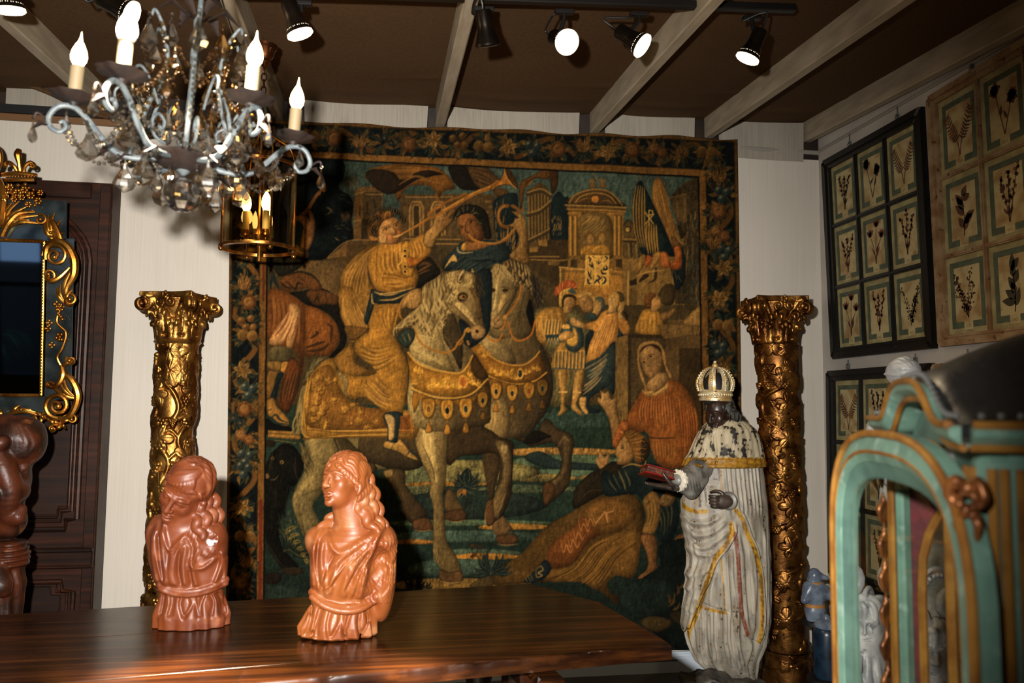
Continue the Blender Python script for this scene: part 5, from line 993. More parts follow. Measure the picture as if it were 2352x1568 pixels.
    hair('i',[(340,650),(400,640)],[(300,720),(390,710)],9,[(30,46,44),(110,96,58)],3,2)
    # ---- borders
    bn=(13,19,22);edgeb,inner,lineb=(84,60,32),(106,74,36),(12,12,11)
    def yt(x):return 274+.00*(x-529)+.0395*(x-529)      # top outer edge
    def xl(y):return 529-.0085*(y-275)
    def xr(y):return 1692+.0135*(y-322)
    TLp,TRp=(xl(275),yt(529)),(1692,yt(1692))
    def band(o0,o1,col,tx=.1):
        P('p',col,[(xl(275)+o0,yt(529)+o0),(xr(322)-o0,yt(1692)+o0),(xr(322)-o1,yt(1692)+o1),(xl(275)+o1,yt(529)+o1)],0,tx=tx)
        P('p',col,[(xl(275)+o0,yt(529)+o0),(xl(1510)+o0,1510),(xl(1510)+o1,1510),(xl(275)+o1,yt(529)+o1)],0,tx=tx)
        P('p',col,[(xr(322)-o0,yt(1692)+o0),(xr(1510)-o0,1510),(xr(1510)-o1,1510),(xr(322)-o1,yt(1692)+o1)],0,tx=tx)
    band(-30,8,edgeb);band(7,72,bn,.2);band(70,85,inner);band(85,89,lineb);band(6,9,(30,24,16));band(69,71,(34,26,16))
    fl=[(150,110,58),(132,88,42),(120,92,54),(104,74,40)]
    def item(kind,x,y,dim):
        k=lambda c_:tuple(np.array(c_)*dim)
        if kind == 'lily':T.flower('p',(x,y),24,6,k((168,128,72)),k((96,68,34)),T.r.uniform(0,1),k((150,100,44)),.3)
        elif kind == 'rose':T.rose('p',(x,y),19,k((150,98,52)),k((74,46,24)),k((176,126,72)))
        elif kind == 'apple':
            for dx,dy in ((-11,0),(11,2)):disc('p',(x+dx,y+dy),13,k((168,126,66)),to=k((92,60,30)))
        elif kind == 'plum':
            for dx,dy in ((-9,-8),(9,-4),(-2,12)):disc('p',(x+dx,y+dy),10.5,k((72,88,92)),to=k((24,34,40)),hl=k((170,156,116)))
        elif kind == 'cherry':
            for dx,dy in ((-14,-6),(8,-10),(-4,10),(14,10)):disc('p',(x+dx,y+dy),8.5,k((158,108,54)),to=k((80,50,26)),hl=k((196,160,100)))
        elif kind == 'tulip':
            for an in (-.5,-.17,.17,.5):leaf('p',(x,y+16),(x+26*math.sin(an),y+16-38*math.cos(an)),6.5,k((150,108,60)),k((84,56,28)),.1*(1 if an >0 else -1),.5)
        elif kind == 'blue':T.flower('p',(x,y),11,5,k((54,72,86)),k((26,36,44)),0,k((150,110,56)),.42);T.flower('p',(x+16,y+12),9,5,k((48,64,80)),k((26,36,44)),1,k((150,110,56)),.42)
        elif kind == 'peony':T.rose('p',(x-8,y-4),14,k((160,108,62)),k((80,50,28)),k((186,138,84)));T.rose('p',(x+11,y+7),13,k((146,92,48)),k((74,46,24)),k((170,120,70)))
    def leaves(x,y,n,r,dim):
        for k in range(n):
            an=T.r.uniform(0,6.28);rr=r*T.r.uniform(.7,1.15);d_=np.array([math.cos(an),math.sin(an)])
            leaf('p',(x+d_[0]*9,y+d_[1]*9),(x+d_[0]*rr,y+d_[1]*rr),T.r.uniform(3.5,6),tuple(np.array([(28,40,38),(42,54,44),(78,62,34),(20,30,32),(112,82,42)][T.r.randint(5)])*max(dim,.7)),tuple(np.array((96,78,44))*dim),T.r.uniform(-.25,.25))
    def ribbon(pts,dim):
        Q=cr(pts,8);
        for o,c_ in ((0,(140,98,50)),):T._s(Q,T.c(tuple(np.array((70,48,26))*dim)),15,1,None,0);T._s(Q,T.c(tuple(np.array(c_)*dim)),11,1,None,0)
        for j in range(2,len(Q)-2,3):
            d_=Q[j+1]-Q[j-1];d_=d_/max(np.hypot(*d_),1e-6);n_=np.array([-d_[1],d_[0]]);T._s(np.array([Q[j]-n_*5,Q[j]+n_*5]),T.c(tuple(np.array((96,62,32))*dim)),2.4,.7,None,0)
    # left border
    kinds=[('tulip',560,330),('rose',570,395),('plum',560,455),('lily',566,520),('apple',564,580),('tulip',562,652),('rose',571,694),('cherry',568,742),('apple',569,770),('lily',558,850),('plum',572,897),('rose',562,940),('blue',536,960),('peony',561,1003),('plum',565,1050),('plum',562,1078),('lily',556,1165),('apple',563,1231),('tulip',566,1290),('rose',556,1340),('plum',560,1400)]
    ribbon([(xl(y)+40+24*math.sin(y/24.0),y) for y in range(330,1500,12)],.8)
    for kd,x,y in kinds:leaves(x,y,26,36,.9)
    for kd,x,y in kinds:item(kd,x,y,.82)
    # right border
    kr=[('rose',1640,362),('tulip',1652,405),('plum',1660,446),('rose',1650,486),('peony',1652,536),('plum',1665,580),('lily',1662,616),('tulip',1640,560),('lily',1652,686),('apple',1660,746),('plum',1652,800),('tulip',1660,850),('rose',1655,905),('lily',1660,970),('apple',1660,1040),('rose',1660,1110)]
    ribbon([(xr(y)-40+24*math.sin(y/25.0+1),y) for y in range(370,1500,12)],.62)
    for kd,x,y in kr:leaves(x,y,26,36,.75)
    for kd,x,y in kr:item(kd,x,y,.7)
    # top border
    seq=['lily','apple','rose','tulip','blue','rose','lily','cherry','apple','lily','plum','rose','tulip','lily','rose','peony','tulip','apple']
    ribbon([(x,yt(x)+38+22*math.sin(x/26.0)) for x in range(570,1660,12)],.55)
    for j,kd in enumerate(seq):x=655+j*57;leaves(x,yt(x)+38,24,36,.7)
    for j,kd in enumerate(seq):x=655+j*57;item(kd,x,yt(x)+36+T.r.uniform(-8,8),.58)
    S('p',(84,30,20),[(xl(600)+80,610),(xl(680)+80,690)],5,.8,False,0);S('p',(100,34,22),[(600,1150),(598,1400)],8,.85,False,0)
    lum=T.C.mean(-1,keepdims=True);bl=np.clip((T.C[...,2:3]-T.C[...,0:1])/.12,0,1)
    T.C += (lum*np.array([.84,.99,.92],np.float32)-T.C)*bl*.85
    T.C *= np.array([.98,.90,.74],np.float32)
    return T
if __name__ == '__main__' and 'bpy' in globals():
    T_=weave_picture()
    tone=blur2(T_.C,1)*.35+T_.C*.65
    tone=tone*(1+.05*T_.N[...,None])
    linc=np.where(tone <= .04045,tone/12.92,((np.clip(tone,0,1)+.055)/1.055)**2.4)
    YT=D-.035
    NU,NV=640,620
    u=np.linspace(0,1,NU);v_=np.linspace(0,1,NV)
    U,V=np.meshgrid(u,v_,indexing='ij')
    top=np.stack([529+(1692-529)*u,274+.0395*(1692-529)*u+2.2*np.sin(u*41)+1.6*np.sin(u*19+1)],1)
    bot=np.stack([518.5+(1708-518.5)*u,1492+0*u],1)
    PX=top[:,None,:]*(1-v_[None,:,None])+bot[:,None,:]*v_[None,:,None]
    fx=np.clip(PX[...,0]-T_.x0,0,T_.W-1.001);fy=np.clip(PX[...,1]-T_.y0,0,T_.H-1.001)
    ix,iy=fx.astype(int),fy.astype(int);ax,ay=(fx-ix)[...,None],(fy-iy)[...,None]
    CL=linc[iy,ix]*(1-ax)*(1-ay)+linc[iy,ix+1]*ax*(1-ay)+linc[iy+1,ix]*(1-ax)*ay+linc[iy+1,ix+1]*ax*ay
    d0,dR,dU=np.array(FW),np.array(RT),np.array(UP)
    ra=d0+((PX[...,0]-CX)/F)[...,None]*dR-((PX[...,1]-CY)/F)[...,None]*dU
    W3=np.array(CAM)+ra*(YT/ra[...,1])[...,None]
    W3[...,1] += .006*np.sin(U*23+V*2)*np.sin(V*3+.5)+.004*np.sin(U*47+1.3)*(1-V)-.004
    vs_=W3.reshape(-1,3);fs_=grid_faces(NU,NV)[:,::-1];n0=len(vs_)
    # the cloth's thickness: a rim back to the wall
    ring=[i*NV for i in range(NU)]+[(NU-1)*NV+j for j in range(1,NV)]+[i*NV+NV-1 for i in range(NU-2,-1,-1)]+[j for j in range(NV-2,0,-1)]
    back=vs_[ring].copy();back[:,1]=D-.006
    vs_=np.vstack([vs_,back]);m_=len(ring)
    rim=np.array([[ring[k],ring[(k+1) % m_],n0+(k+1) % m_,n0+k] for k in range(m_)])
    CA=np.vstack([CL.reshape(-1,3),CL.reshape(-1,3)[ring]])
    mt,nt,bs=new_mat('woven_wool');N_,L_=nt.nodes,nt.links
    at=N_.new('ShaderNodeVertexColor');at.layer_name='Col'
    gm=N_.new('ShaderNodeHueSaturation');gm.inputs['Value'].default_value=TAPGAIN if 'TAPGAIN' in globals() else .84;L_.new(at.outputs['Color'],gm.inputs['Color'])
    L_.new(gm.outputs['Color'],bs.inputs['Base Color']);bs.inputs['Roughness'].default_value=.95;bs.inputs['Specular IOR Level'].default_value=.05
    tc_=N_.new('ShaderNodeTexCoord');mp_=N_.new('ShaderNodeMapping');mp_.inputs['Scale'].default_value=(60,60,260);L_.new(tc_.outputs['Object'],mp_.inputs['Vector'])
    nz_=N_.new('ShaderNodeTexNoise');nz_.inputs['Scale'].default_value=4;L_.new(mp_.outputs['Vector'],nz_.inputs['Vector'])
    bp_=N_.new('ShaderNodeBump');bp_.inputs['Strength'].default_value=.3;bp_.inputs['Distance'].default_value=.002;L_.new(nz_.outputs['Fac'],bp_.inputs['Height']);L_.new(bp_.outputs['Normal'],bs.inputs['Normal'])
    tap=link_mesh('tapestry',vs_,np.vstack([fs_,rim]),mt,None,True,tuple(vs_[NU//2*NV+NV-1]),cols=CA)
    tag(tap,'large woven tapestry of two mounted trumpeters with a flower border on the back wall','tapestry')
# ---------------------------------------------------------------- gilded materials and the two vine-carved columns
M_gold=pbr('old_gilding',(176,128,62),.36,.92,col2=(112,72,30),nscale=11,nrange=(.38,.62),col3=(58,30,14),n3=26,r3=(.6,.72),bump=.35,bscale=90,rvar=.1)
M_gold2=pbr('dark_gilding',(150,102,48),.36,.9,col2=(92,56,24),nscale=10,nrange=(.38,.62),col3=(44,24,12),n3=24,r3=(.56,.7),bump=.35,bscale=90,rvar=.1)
M_goldb=pbr('bright_gilding',(190,132,56),.33,.95,col2=(150,92,28),nscale=9,nrange=(.4,.66),bump=.2,bscale=70,rvar=.08)

def poly_mask(W,Hh,P):
    i0,i1=max(0,int(P[:,1].min())),min(Hh,int(P[:,1].max())+2);M=np.zeros((max(0,i1-i0),W+1),np.int32)
    if i1 <= i0:return None
    for a,b in zip(P,np.roll(P,-1,0)):
        if abs(a[1]-b[1]) <1e-9:continue
        lo,hi=(a,b) if a[1] <b[1] else (b,a);r=np.arange(max(i0,math.ceil(lo[1])),min(i1,math.ceil(hi[1])))
        if len(r) == 0:continue
        x=lo[0]+(r-lo[1])*(hi[0]-lo[0])/(hi[1]-lo[1]);np.add.at(M,(r-i0,np.clip(np.ceil(x),0,W).astype(int)),1)
    return i0,i1,(np.cumsum(M,1)[:,:W] % 2).astype(bool)
class Relief:
    """height field wrapped in x; painted with carved leaves, stems and grapes (pixels)"""
    def __init__(s,W,Hh):s.W,s.Hh=W,Hh;s.Z=np.zeros((Hh,W),np.float32)
    def put(s,xs,ys,h):
        ok=(ys >= 0) & (ys <s.Hh);np.maximum.at(s.Z,(ys[ok],xs[ok] % s.W),h[ok])
    def ball(s,x,y,r,h):
        Y,X=np.mgrid[int(y-r):int(y+r)+2,int(x-r):int(x+r)+2];d=((X-x)**2+(Y-y)**2)/r**2;m=d <1;s.put(X[m],Y[m],h*np.sqrt(1-d[m]))
    def stem(s,pts,r,h):
        Q=cr(pts,10)
        for a,b in zip(Q[:-1],Q[1:]):
            n=max(2,int(np.hypot(*(b-a))))
            for t in np.linspace(0,1,n):s.ball(*(a+(b-a)*t),r,h)
    def leaf(s,x,y,R,ang,h,lobes=5):
        ph=np.linspace(0,2*PI,60,endpoint=False);rad=R*(.55+.45*np.abs(np.cos(ph*lobes/2))**.8)*(1-.35*np.exp(-((np.abs(ph-PI))/.35)**2))
        P=np.stack([x+rad*np.cos(ph+ang),y+rad*np.sin(ph+ang)],1);off=-int(math.floor(P[:,0].min()))+2;Q=P+(off,0)
        w=int(Q[:,0].max())+4;r=poly_mask(w,s.Hh,Q)
        if r is None:return
        i0,i1,m=r;Y,X=np.mgrid[i0:i1,0:w];u=(X-x-off)*math.cos(ang)+(Y-y)*math.sin(ang);v=-(X-x-off)*math.sin(ang)+(Y-y)*math.cos(ang)
        d=np.hypot(u,v)/R;pv=np.arctan2(v,u)
        hh=h*(.62+.38*np.cos(d*2.2)+.25*d*np.cos(ang*3+1)*u/R)*(.8+.2*np.abs(np.cos(pv*lobes/2)))-h*.22*np.exp(-(np.abs(np.sin(pv*lobes/2))*d*R/1.6)**2)
        s.put((X-off)[m],Y[m],np.maximum(hh[m],h*.3).astype(np.float32))
def vine_relief(W,Hh,seed,pitch,R,twist,dense):
    r=np.random.RandomState(seed);z=Relief(W,Hh);n=int(Hh/pitch)+2
    for t in range(twist):
        pts=[(W*(t/twist)+W*.34*math.sin(k*.9+t*2.4)+k*pitch*.32,Hh-k*pitch*.5) for k in range(int(2*Hh/pitch)+3)]
        z.stem(pts,R*.17,.62)
        for k,(x,y) in enumerate(pts):
            sd=1 if k % 2 else -1;ex,ey=x+sd*R*1.35,y+r.uniform(-.4,.4)*R
            z.stem([(x,y),(x+sd*R*.7,y-R*.5),(ex,ey)],R*.11,.5);z.leaf(ex,ey,R*r.uniform(.85,1.15),r.uniform(0,6.28),1.0,5)
            if k % 2 == 0 or dense:
                gx,gy=x-sd*R*.9,y+R*.3
                for (dx,dy) in ((0,0),(-1,-.1),(1,-.1),(-.5,.8),(.5,.8),(0,1.6)):z.ball(gx+dx*R*.24,gy+dy*R*.24,R*.17,.85)
    z.Z=blur2(z.Z,1);return z.Z
def shaft(name,base,top,r0,r1,rel,depth,mat,parent,lean=0.0,rough=0):
    Hh,W=rel.shape;nu,nv=W,Hh;th=np.linspace(0,2*PI,nu,endpoint=False);t=np.linspace(0,1,nv)
    base,top=np.array(base),np.array(top)
    rr=(r0+(r1-r0)*t)[None,:]+depth*rel[::-1].T
    if rough:rr=rr+rough*(np.sin(th*2+1)[:,None]*np.sin(t*9)[None,:])
    c=base[None,:]+(top-base)[None,:]*t[:,None]
    V=np.stack([c[None,:,0]+rr*np.cos(th)[:,None],c[None,:,1]+rr*np.sin(th)[:,None],np.broadcast_to(c[None,:,2],rr.shape)],-1)
    return link_mesh(name,V.reshape(-1,3),grid_faces(nu,nv,True),mat,parent)
def spiral_pts(c,r,turns,ax,ay,a0=0.0,rmin=.12,n=14,off=(0,0,0)):
    c,ax,ay,off=np.array(c,float),np.array(ax,float),np.array(ay,float),np.array(off,float)
    out=[]
    for k in range(int(n*abs(turns))+1):
        t=k/(n*abs(turns));a=a0+2*PI*turns*t;q=r*(1-(1-rmin)*t);out.append(c+ax*math.cos(a)*q+ay*math.sin(a)*q+off*t)
    return out
def capital(name,c,h,r,wtop,mat,parent,seed=0,rot=45,h_=.0035):
    """carved capital: bell, two rows of curled acanthus leaves, corner scrolls and a worn slab on top; c = centre of its underside"""
    c=np.array(c);R=wtop/2
    s=Sculpt(c-(R*1.12,R*1.12,.02),c+(R*1.12,R*1.12,h+.02),h_)
    s.loft([(c[2],c[0],c[1],r*1.0,r*1.0),(c[2]+h*.5,c[0],c[1],r*1.05,r*1.05),(c[2]+h*.86,c[0],c[1],r*1.35,r*1.35)],.004)
    s.loft([(c[2]-.004,c[0],c[1],r*1.12,r*1.12),(c[2]+h*.05,c[0],c[1],r*1.15,r*1.15)],.006)
    def P(a,q,z):return c+np.array([math.cos(a)*q,math.sin(a)*q,z])
    for row,(n,z0,z1,qo,w) in enumerate(((8,.04,.40,1.32,.30),(8,.16,.62,1.55,.30))):
        for k in range(n):
            a=2*PI*(k+.5*row)/n;
            for da,sc in ((0,1),(-.15,.86),(.15,.86)):
                p=[P(a+da,r*1.02,h*z0),P(a+da,r*1.10,h*(z0+(z1-z0)*.55*sc)),P(a+da*1.2,r*(1.1+(qo-1.1)*.55),h*(z0+(z1-z0)*.98*sc)),P(a+da*1.1,r*qo,h*(z0+(z1-z0)*.97*sc)),P(a+da,r*qo*1.02,h*(z0+(z1-z0)*.80*sc))]
                s.tube(p,[r*.16,r*.15,r*.13,r*.11,r*.06],.008,sub=4)
            s.tube([P(a,r*1.13,h*z0),P(a,r*1.24,h*(z0+(z1-z0)*.6)),P(a,r*1.38,h*z1)],r*.025,.006,'x',sub=4)
    for k in range(4):
        a=math.radians(rot)+PI/2*k;d=np.array([math.cos(a),math.sin(a),0]);t=np.array([-d[1],d[0],0])
        for sd in (-1,1):
            cc=c+d*R*1.02+t*sd*.012+np.array([0,0,h*.74])
            sp=spiral_pts(cc,h*.17,1.6,d,(0,0,1),PI*.62,.15)
            s.tube(sp,np.linspace(h*.052,h*.03,6),.005);s.ell(sp[-1],h*.05,None,.006)
            s.tube([c+d*r*1.05+t*sd*r*.35+np.array([0,0,h*.5]),c+d*r*1.35+t*sd*r*.2+np.array([0,0,h*.82]),np.array(sp[0])],[h*.035,h*.045,h*.05],.008,sub=5)
        a2=a+PI/4;d2=np.array([math.cos(a2),math.sin(a2),0]);t2=np.array([-d2[1],d2[0],0])
        for sd in (-1,1):
            cc=c+d2*r*1.42+t2*sd*h*.12+np.array([0,0,h*.76]);s.tube(spiral_pts(cc,h*.1,1.4,t2*sd,(0,0,1),2.2,.2),h*.032,.005)
        for j in range(5):s.ell(c+d2*r*1.5+t2*h*.055*math.cos(j*1.256)+np.array([0,0,h*.9+h*.055*math.sin(j*1.256)]),h*.035,None,.004)
    # slab with hollowed sides
    q=s.sl(c+(-R*1.1,-R*1.1,h*.86),c+(R*1.1,R*1.1,h*1.01));X,Y,Z=s.xyz(q);ca,sa=math.cos(math.radians(rot-45)),math.sin(math.radians(rot-45))
    u,v=(X-c[0])*ca+(Y-c[1])*sa,-(X-c[0])*sa+(Y-c[1])*ca;L=R*.80
    dd=np.maximum(np.maximum(np.abs(u)-(L*.84+L*.16*(v/L)**2),np.abs(v)-(L*.84+L*.16*(u/L)**2)),np.maximum(c[2]+h*.88-Z,Z-c[2]-h*.985));s.mix(q,dd.astype(np.float32),.01)
    s.noise(.0022,60,seed)
    return s.build(name,mat,parent)
# --- left column
cl0,cl1=onY(380,1390,4.2),onY(408,786,4.2)
tl=onY(408,676,4.2).z;zc_l=cl1.z
dxl=(cl1.x-cl0.x)/(cl1.z-cl0.z);bx=cl1.x-dxl*cl1.z
colL=thing('gilded_column','gilded wooden column carved with vines behind the terracotta busts, against white wall','column',(bx,4.2,0))
relL=vine_relief(330,820,4,100,36,5,True)
shaft('shaft',(bx,4.2,.06),(cl1.x,4.2,zc_l),.098,.086,relL,.020,M_gold,colL,rough=.003)
MB().lathe([(.102,0),(.112,.012),(.1,.028)],(cl1.x,4.2,zc_l-.012),40).build('neck_ring',M_gold,colL)
MB().lathe([(.15,0),(.155,.03),(.13,.05),(.135,.075),(.11,.085)],(bx,4.2,0),40).build('base',M_gold,colL)
capital('capital',(cl1.x,4.2,zc_l+.01),tl-zc_l-.005,.092,.335,M_gold,colL,2,30)
# --- right column
cr0,cr1=onY(1806,1490,4.15),onY(1783,790,4.15)
tr=onY(1770,683,4.15).z;dxr=(cr1.x-cr0.x)/(cr1.z-cr0.z);bx=cr1.x-dxr*cr1.z
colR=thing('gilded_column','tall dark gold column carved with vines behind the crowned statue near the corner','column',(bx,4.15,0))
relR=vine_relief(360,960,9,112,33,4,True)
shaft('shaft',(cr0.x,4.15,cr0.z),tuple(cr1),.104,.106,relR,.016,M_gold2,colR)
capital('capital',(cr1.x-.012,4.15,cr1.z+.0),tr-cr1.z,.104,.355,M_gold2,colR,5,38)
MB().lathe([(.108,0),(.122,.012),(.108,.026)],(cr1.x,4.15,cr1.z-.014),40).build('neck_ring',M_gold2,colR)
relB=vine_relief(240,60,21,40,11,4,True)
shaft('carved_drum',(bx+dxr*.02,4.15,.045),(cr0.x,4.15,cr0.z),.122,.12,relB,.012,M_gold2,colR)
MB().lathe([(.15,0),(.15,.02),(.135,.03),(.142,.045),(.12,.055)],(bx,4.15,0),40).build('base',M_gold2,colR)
# ---------------------------------------------------------------- sculpted figures: shared head, then the two terracotta busts
def head(s,c,R,u,hair=True,smile=0.0,k=1.0,curls=0,ears=True,nose=1.0,lids=True):
    """classical head; local axes: face looks along -y, z up; u = size of one unit (head is about 2.4 units high)"""
    c=np.array(c,float);R=np.asarray(R)
    def W(p):return c+R@(np.array(p,float)*u)
    def E(p,r,kk=.12,op='u'):s.ell(W(p),tuple(np.array(r)*u) if not np.isscalar(r) else r*u,R,kk*u,op)
    def T(ps,r,kk=.08,op='u',sub=4):s.tube([W(p) for p in ps],np.array(r)*u if not np.isscalar(r) else r*u,kk*u,op,sub)
    E((0,.14,.32),(.76,.95,.88));E((0,-.26,-.2),(.61,.62,.86),.2);E((0,-.36,-.66),(.47,.46,.42),.2);E((0,-.72,-.96),(.2,.18,.17),.16)
    for x in (-1,1):
        E((x*.37,-.58,-.22),(.24,.2,.26),.2);E((x*.27,-.93,.04),(.21,.17,.15),.14,'x')
        E((x*.28,-.73,.02),(.17,.14,.14),.04)
        T([(x*.10,-.87,.19),(x*.3,-.86,.25),(x*.52,-.66,.17)],[.07,.07,.05],.1)
        if lids:
            T([(x*.12,-.83,.02),(x*.2,-.89,.1),(x*.32,-.88,.12),(x*.46,-.74,.03)],.03,.03);T([(x*.13,-.82,-.01),(x*.28,-.86,-.09),(x*.45,-.73,0)],.024,.03)
        E((x*.12,-.96,-.33),(.10,.10,.08),.05);E((x*.07,-1.0,-.40),(.035,.05,.03),.02,'x')
        if ears:E((x*.72,.02,-.12),(.07,.18,.28),.05);T([(x*.76,-.05,-.38),(x*.79,-.12,-.1),(x*.79,.02,.14),(x*.78,.18,.1),(x*.76,.18,-.12)],.05,.03)
    T([(0,-.84,.2),(0,-.94,.0),(0,-1.06*nose,-.3)],[.085,.09,.115],.08);E((0,-1.03*nose,-.33),(.115,.11,.10),.05)
    T([(-.25,-.79,-.63+smile),(-.11,-.91,-.575),(0,-.915,-.60),(.11,-.91,-.575),(.25,-.79,-.63+smile)],[.035,.06,.05,.06,.035],.04)
    T([(-.2,-.80,-.685),(-.08,-.895,-.72),(.08,-.895,-.72),(.2,-.80,-.685)],[.04,.068,.068,.04],.04)
    T([(-.26,-.84,-.645+smile),(-.1,-.97,-.645),(.1,-.97,-.645),(.26,-.84,-.645+smile)],.018,.02,'x');E((0,-.86,-.82),(.16,.08,.05),.06,'x')
    return W,E,T
def strand(T,pts,r,wav,n,k=.05,ph=0.0):
    """wavy lock through pts, in head units"""
    P=cr(pts,7);m=len(P)
    q=(P-np.array((0,.16,.32)))/np.array((.80,.98,.93));l=np.linalg.norm(q,axis=1);wz=np.clip((P[:,2]+.15)/.3,0,1)   # keep locks on the skull
    P=P+(((q/l[:,None])*np.array((.80,.98,.93))+np.array((0,.16,.32)))-P)*wz[:,None]
    rr=np.interp(np.linspace(0,1,m),[0,.2,.8,1],[r*.6,r,r*.85,r*.35])
    for i in range(m):
        a=2*PI*n*i/m+ph;P[i]=P[i]+np.array([math.sin(a)*wav*.5,math.cos(a*.9)*wav*.5,math.sin(a+1.2)*wav])
    T(P,rr,k,'u',0)
def facing(f,u):
    f=Vector(f).normalized();u=Vector(u);u=(u-f*u.dot(f)).normalized();y=-f;x=y.cross(u);return np.array([[x[i],y[i],u[i]] for i in range(3)])
def lock(s,pts,rad,amp,wl,ph=0.0,yc=0.0):
    """thick wavy lock of hair through 3-D points"""
    P=cr(pts,10);d=np.linalg.norm(np.diff(P,axis=0),axis=1);L=np.concatenate([[0],np.cumsum(d)]);a=2*PI*L/wl+ph
    P=P+np.stack([np.sin(a)*amp,np.cos(a)*amp*.6,0*a],1);s.tube(P,rad,.003)
def pxz(zx,zy,zone,Y):
    ox,oy,sc=zone;p=onY(ox+zx*sc,oy+zy*sc,Y);return p.x,p.z
def bust(name,zone,Yc,rows,ry,vox,hd,zlo,label,mat,necks,folds_,grooves,skirt,belts,cav,stubs,hairf,seed):
    """rows: (zy, left, right) silhouette in the photo; ry: depth/width ratio"""
    Z=lambda zx,zy,dy=-.07:pxz(zx,zy,zone,Yc+dy)
    zt=.78
    L=[]
    for zy,l,r in rows:
        a=Z(l,zy,0);b=Z(r,zy,0);L.append((a[1],(a[0]+b[0])/2,Yc,(b[0]-a[0])/2,(b[0]-a[0])/2*ry))
    xs=[q[1]-q[3] for q in L]+[q[1]+q[3] for q in L];hc=Z(hd[0],hd[1],hd[5])
    s=Sculpt((min(xs)-.03,Yc-.19,zt),(max(xs)+.03,Yc+.17,hc[1]+hd[2]*1.55),vox)
    zb=L[0][0]
    L[0]=(zt+.001,)+L[0][1:]
    body=[q for q in L]
    wz=body[skirt[0]][0];n,am=skirt[1],skirt[2]
    def wav(th,z):
        f=np.clip((wz-z)/(wz-zt),0,1);return 1+am*f*(np.sin(th*n+seed+1.6*np.sin(th*3+seed)+3*f*np.sin(th*2))+.5*np.sin(th*(n+5)+2.1*seed))*.62
    s.loft(body,.012,wav)
    for (p0,p1,r0,r1) in necks:
        a,b=Z(*p0[:2],p0[2]),Z(*p1[:2],p1[2]);s.tube([(a[0],Yc+p0[2],a[1]),(b[0],Yc+p1[2],b[1])],[r0,r1],.03)
    for (zx,zy,dy,r) in stubs:
        a=Z(zx,zy,dy);s.ell((a[0],Yc+dy,a[1]),r,None,.02)
    for (zx,zy,dy,r) in cav:
        a=Z(zx,zy,dy);s.ell((a[0],Yc+dy,a[1]),r,None,.008,'x')
    for pts,r in folds_:s.ridge([Z(*p) for p in pts],r*1.05,r*.95,Yc)
    for pts,r in grooves:s.ridge([Z(*p) for p in pts],-r*1.35,r*1.0,Yc)
    for pts,r in belts:s.tube(s.drape([Z(*p) for p in pts],r*.1,8),r,.004)
    for (zx,zy,dy,r) in cav:# rough broken clay in the hollow
        a=Z(zx,zy,dy);q0=np.array((a[0],Yc+dy,a[1]));m=max(r);s.noise(.0028,150,seed,q0-m,q0+m);s.noise(.0014,420,seed+1,q0-m,q0+m)
    R=hd[3];W,E,T=head(s,(hc[0],Yc+hd[5],hc[1]),R,hd[2])
    hairf(s,W,E,T,Z)
    s.noise(.0009,90,seed+5)
    q=s.sl((-9,-9,zt-1),(9,9,zt));
    root=Z(hd[0],hd[1]);cx=(L[1][1])
    o=s.build(name,mat,None,loc=(cx,Yc,zt));bust.last=s
    return tag(o,label,'bust','pair of terracotta busts on the table')
M_terraA=pbr('waxed_terracotta_red',(108,52,23),.47,0,col2=(92,41,19),nscale=9,nrange=(.35,.7),col3=(130,72,42),n3=16,r3=(.56,.74),bump=.12,bscale=120,rvar=.08,spec=.5)
M_terraB=pbr('waxed_terracotta_orange',(134,74,33),.45,0,col2=(116,56,24),nscale=8,nrange=(.35,.7),col3=(146,94,56),n3=14,r3=(.55,.72),bump=.12,bscale=120,rvar=.08,spec=.5)
zR=(620,980,.375);zL=(0,900,.42618)
def hairR(s,W,E,T,Z):
    E((0,.2,.36),(.83,.97,.93),.06)
    for sx in (-1,1):
        for i in range(9):
            t=i/8;y0=-.80+1.25*t;z0=.72+.58*math.sin(PI*min(1,.2+.75*t))*.9
            strand(T,[(sx*.03,y0,z0),(sx*.42,y0+.05,z0-.06),(sx*.74,y0+.3,z0-.42),(sx*.86,.15+.4*t,-.02),(sx*.80,.35+.45*t,-.5)],.105,.05,4,.04,i*1.3)
        for i in range(6):# rolled locks around the face
            strand(T,[(sx*(.2+.1*i),-.86+.12*i,.62-.1*i),(sx*(.36+.09*i),-.86+.14*i,.56-.13*i),(sx*(.44+.08*i),-.72+.14*i,.44-.13*i)],.09,.03,2,.03,i)
        for i in range(5):
            strand(T,[(sx*.74,-.12+.15*i,.1-.06*i),(sx*.86,.0+.15*i,-.2),(sx*.82,.1+.15*i,-.55),(sx*.72,.2+.12*i,-.8)],.11,.06,3,.03,i*2)
    Yc=2.62
    for k,(pp,y0,y1) in enumerate(((((560,280),(612,400),(640,510),(690,605)),-.01,-.035),(((530,330),(580,450),(615,545),(668,608)),-.03,-.045),(((575,240),(628,370),(660,490),(705,600)),.02,-.015),(((500,400),(545,490),(585,560),(640,612)),-.04,-.055),(((560,220),(600,330),(622,420),(640,520)),.03,.01),(((545,420),(575,500),(605,570),(655,618)),-.035,-.06))):
        P=[(*Z(*p,0)[:1],Yc+y0+(y1-y0)*t,Z(*p,0)[1]) for p,t in zip(pp,(0,.33,.66,1))];lock(s,P,[.010,.015,.015,.008],.0055,.052,k*1.3)
    for k in range(4):
        P=[(Z(zx+8*k,zy+7*k,0)[0],Yc+dy,Z(zx+8*k,zy+7*k,0)[1]) for (zx,zy),dy in zip(((415,520),(370,560),(325,600),(300,655)),(.03,.02,.0,-.035))];lock(s,P,[.010,.013,.012,.007],.005,.045,k)
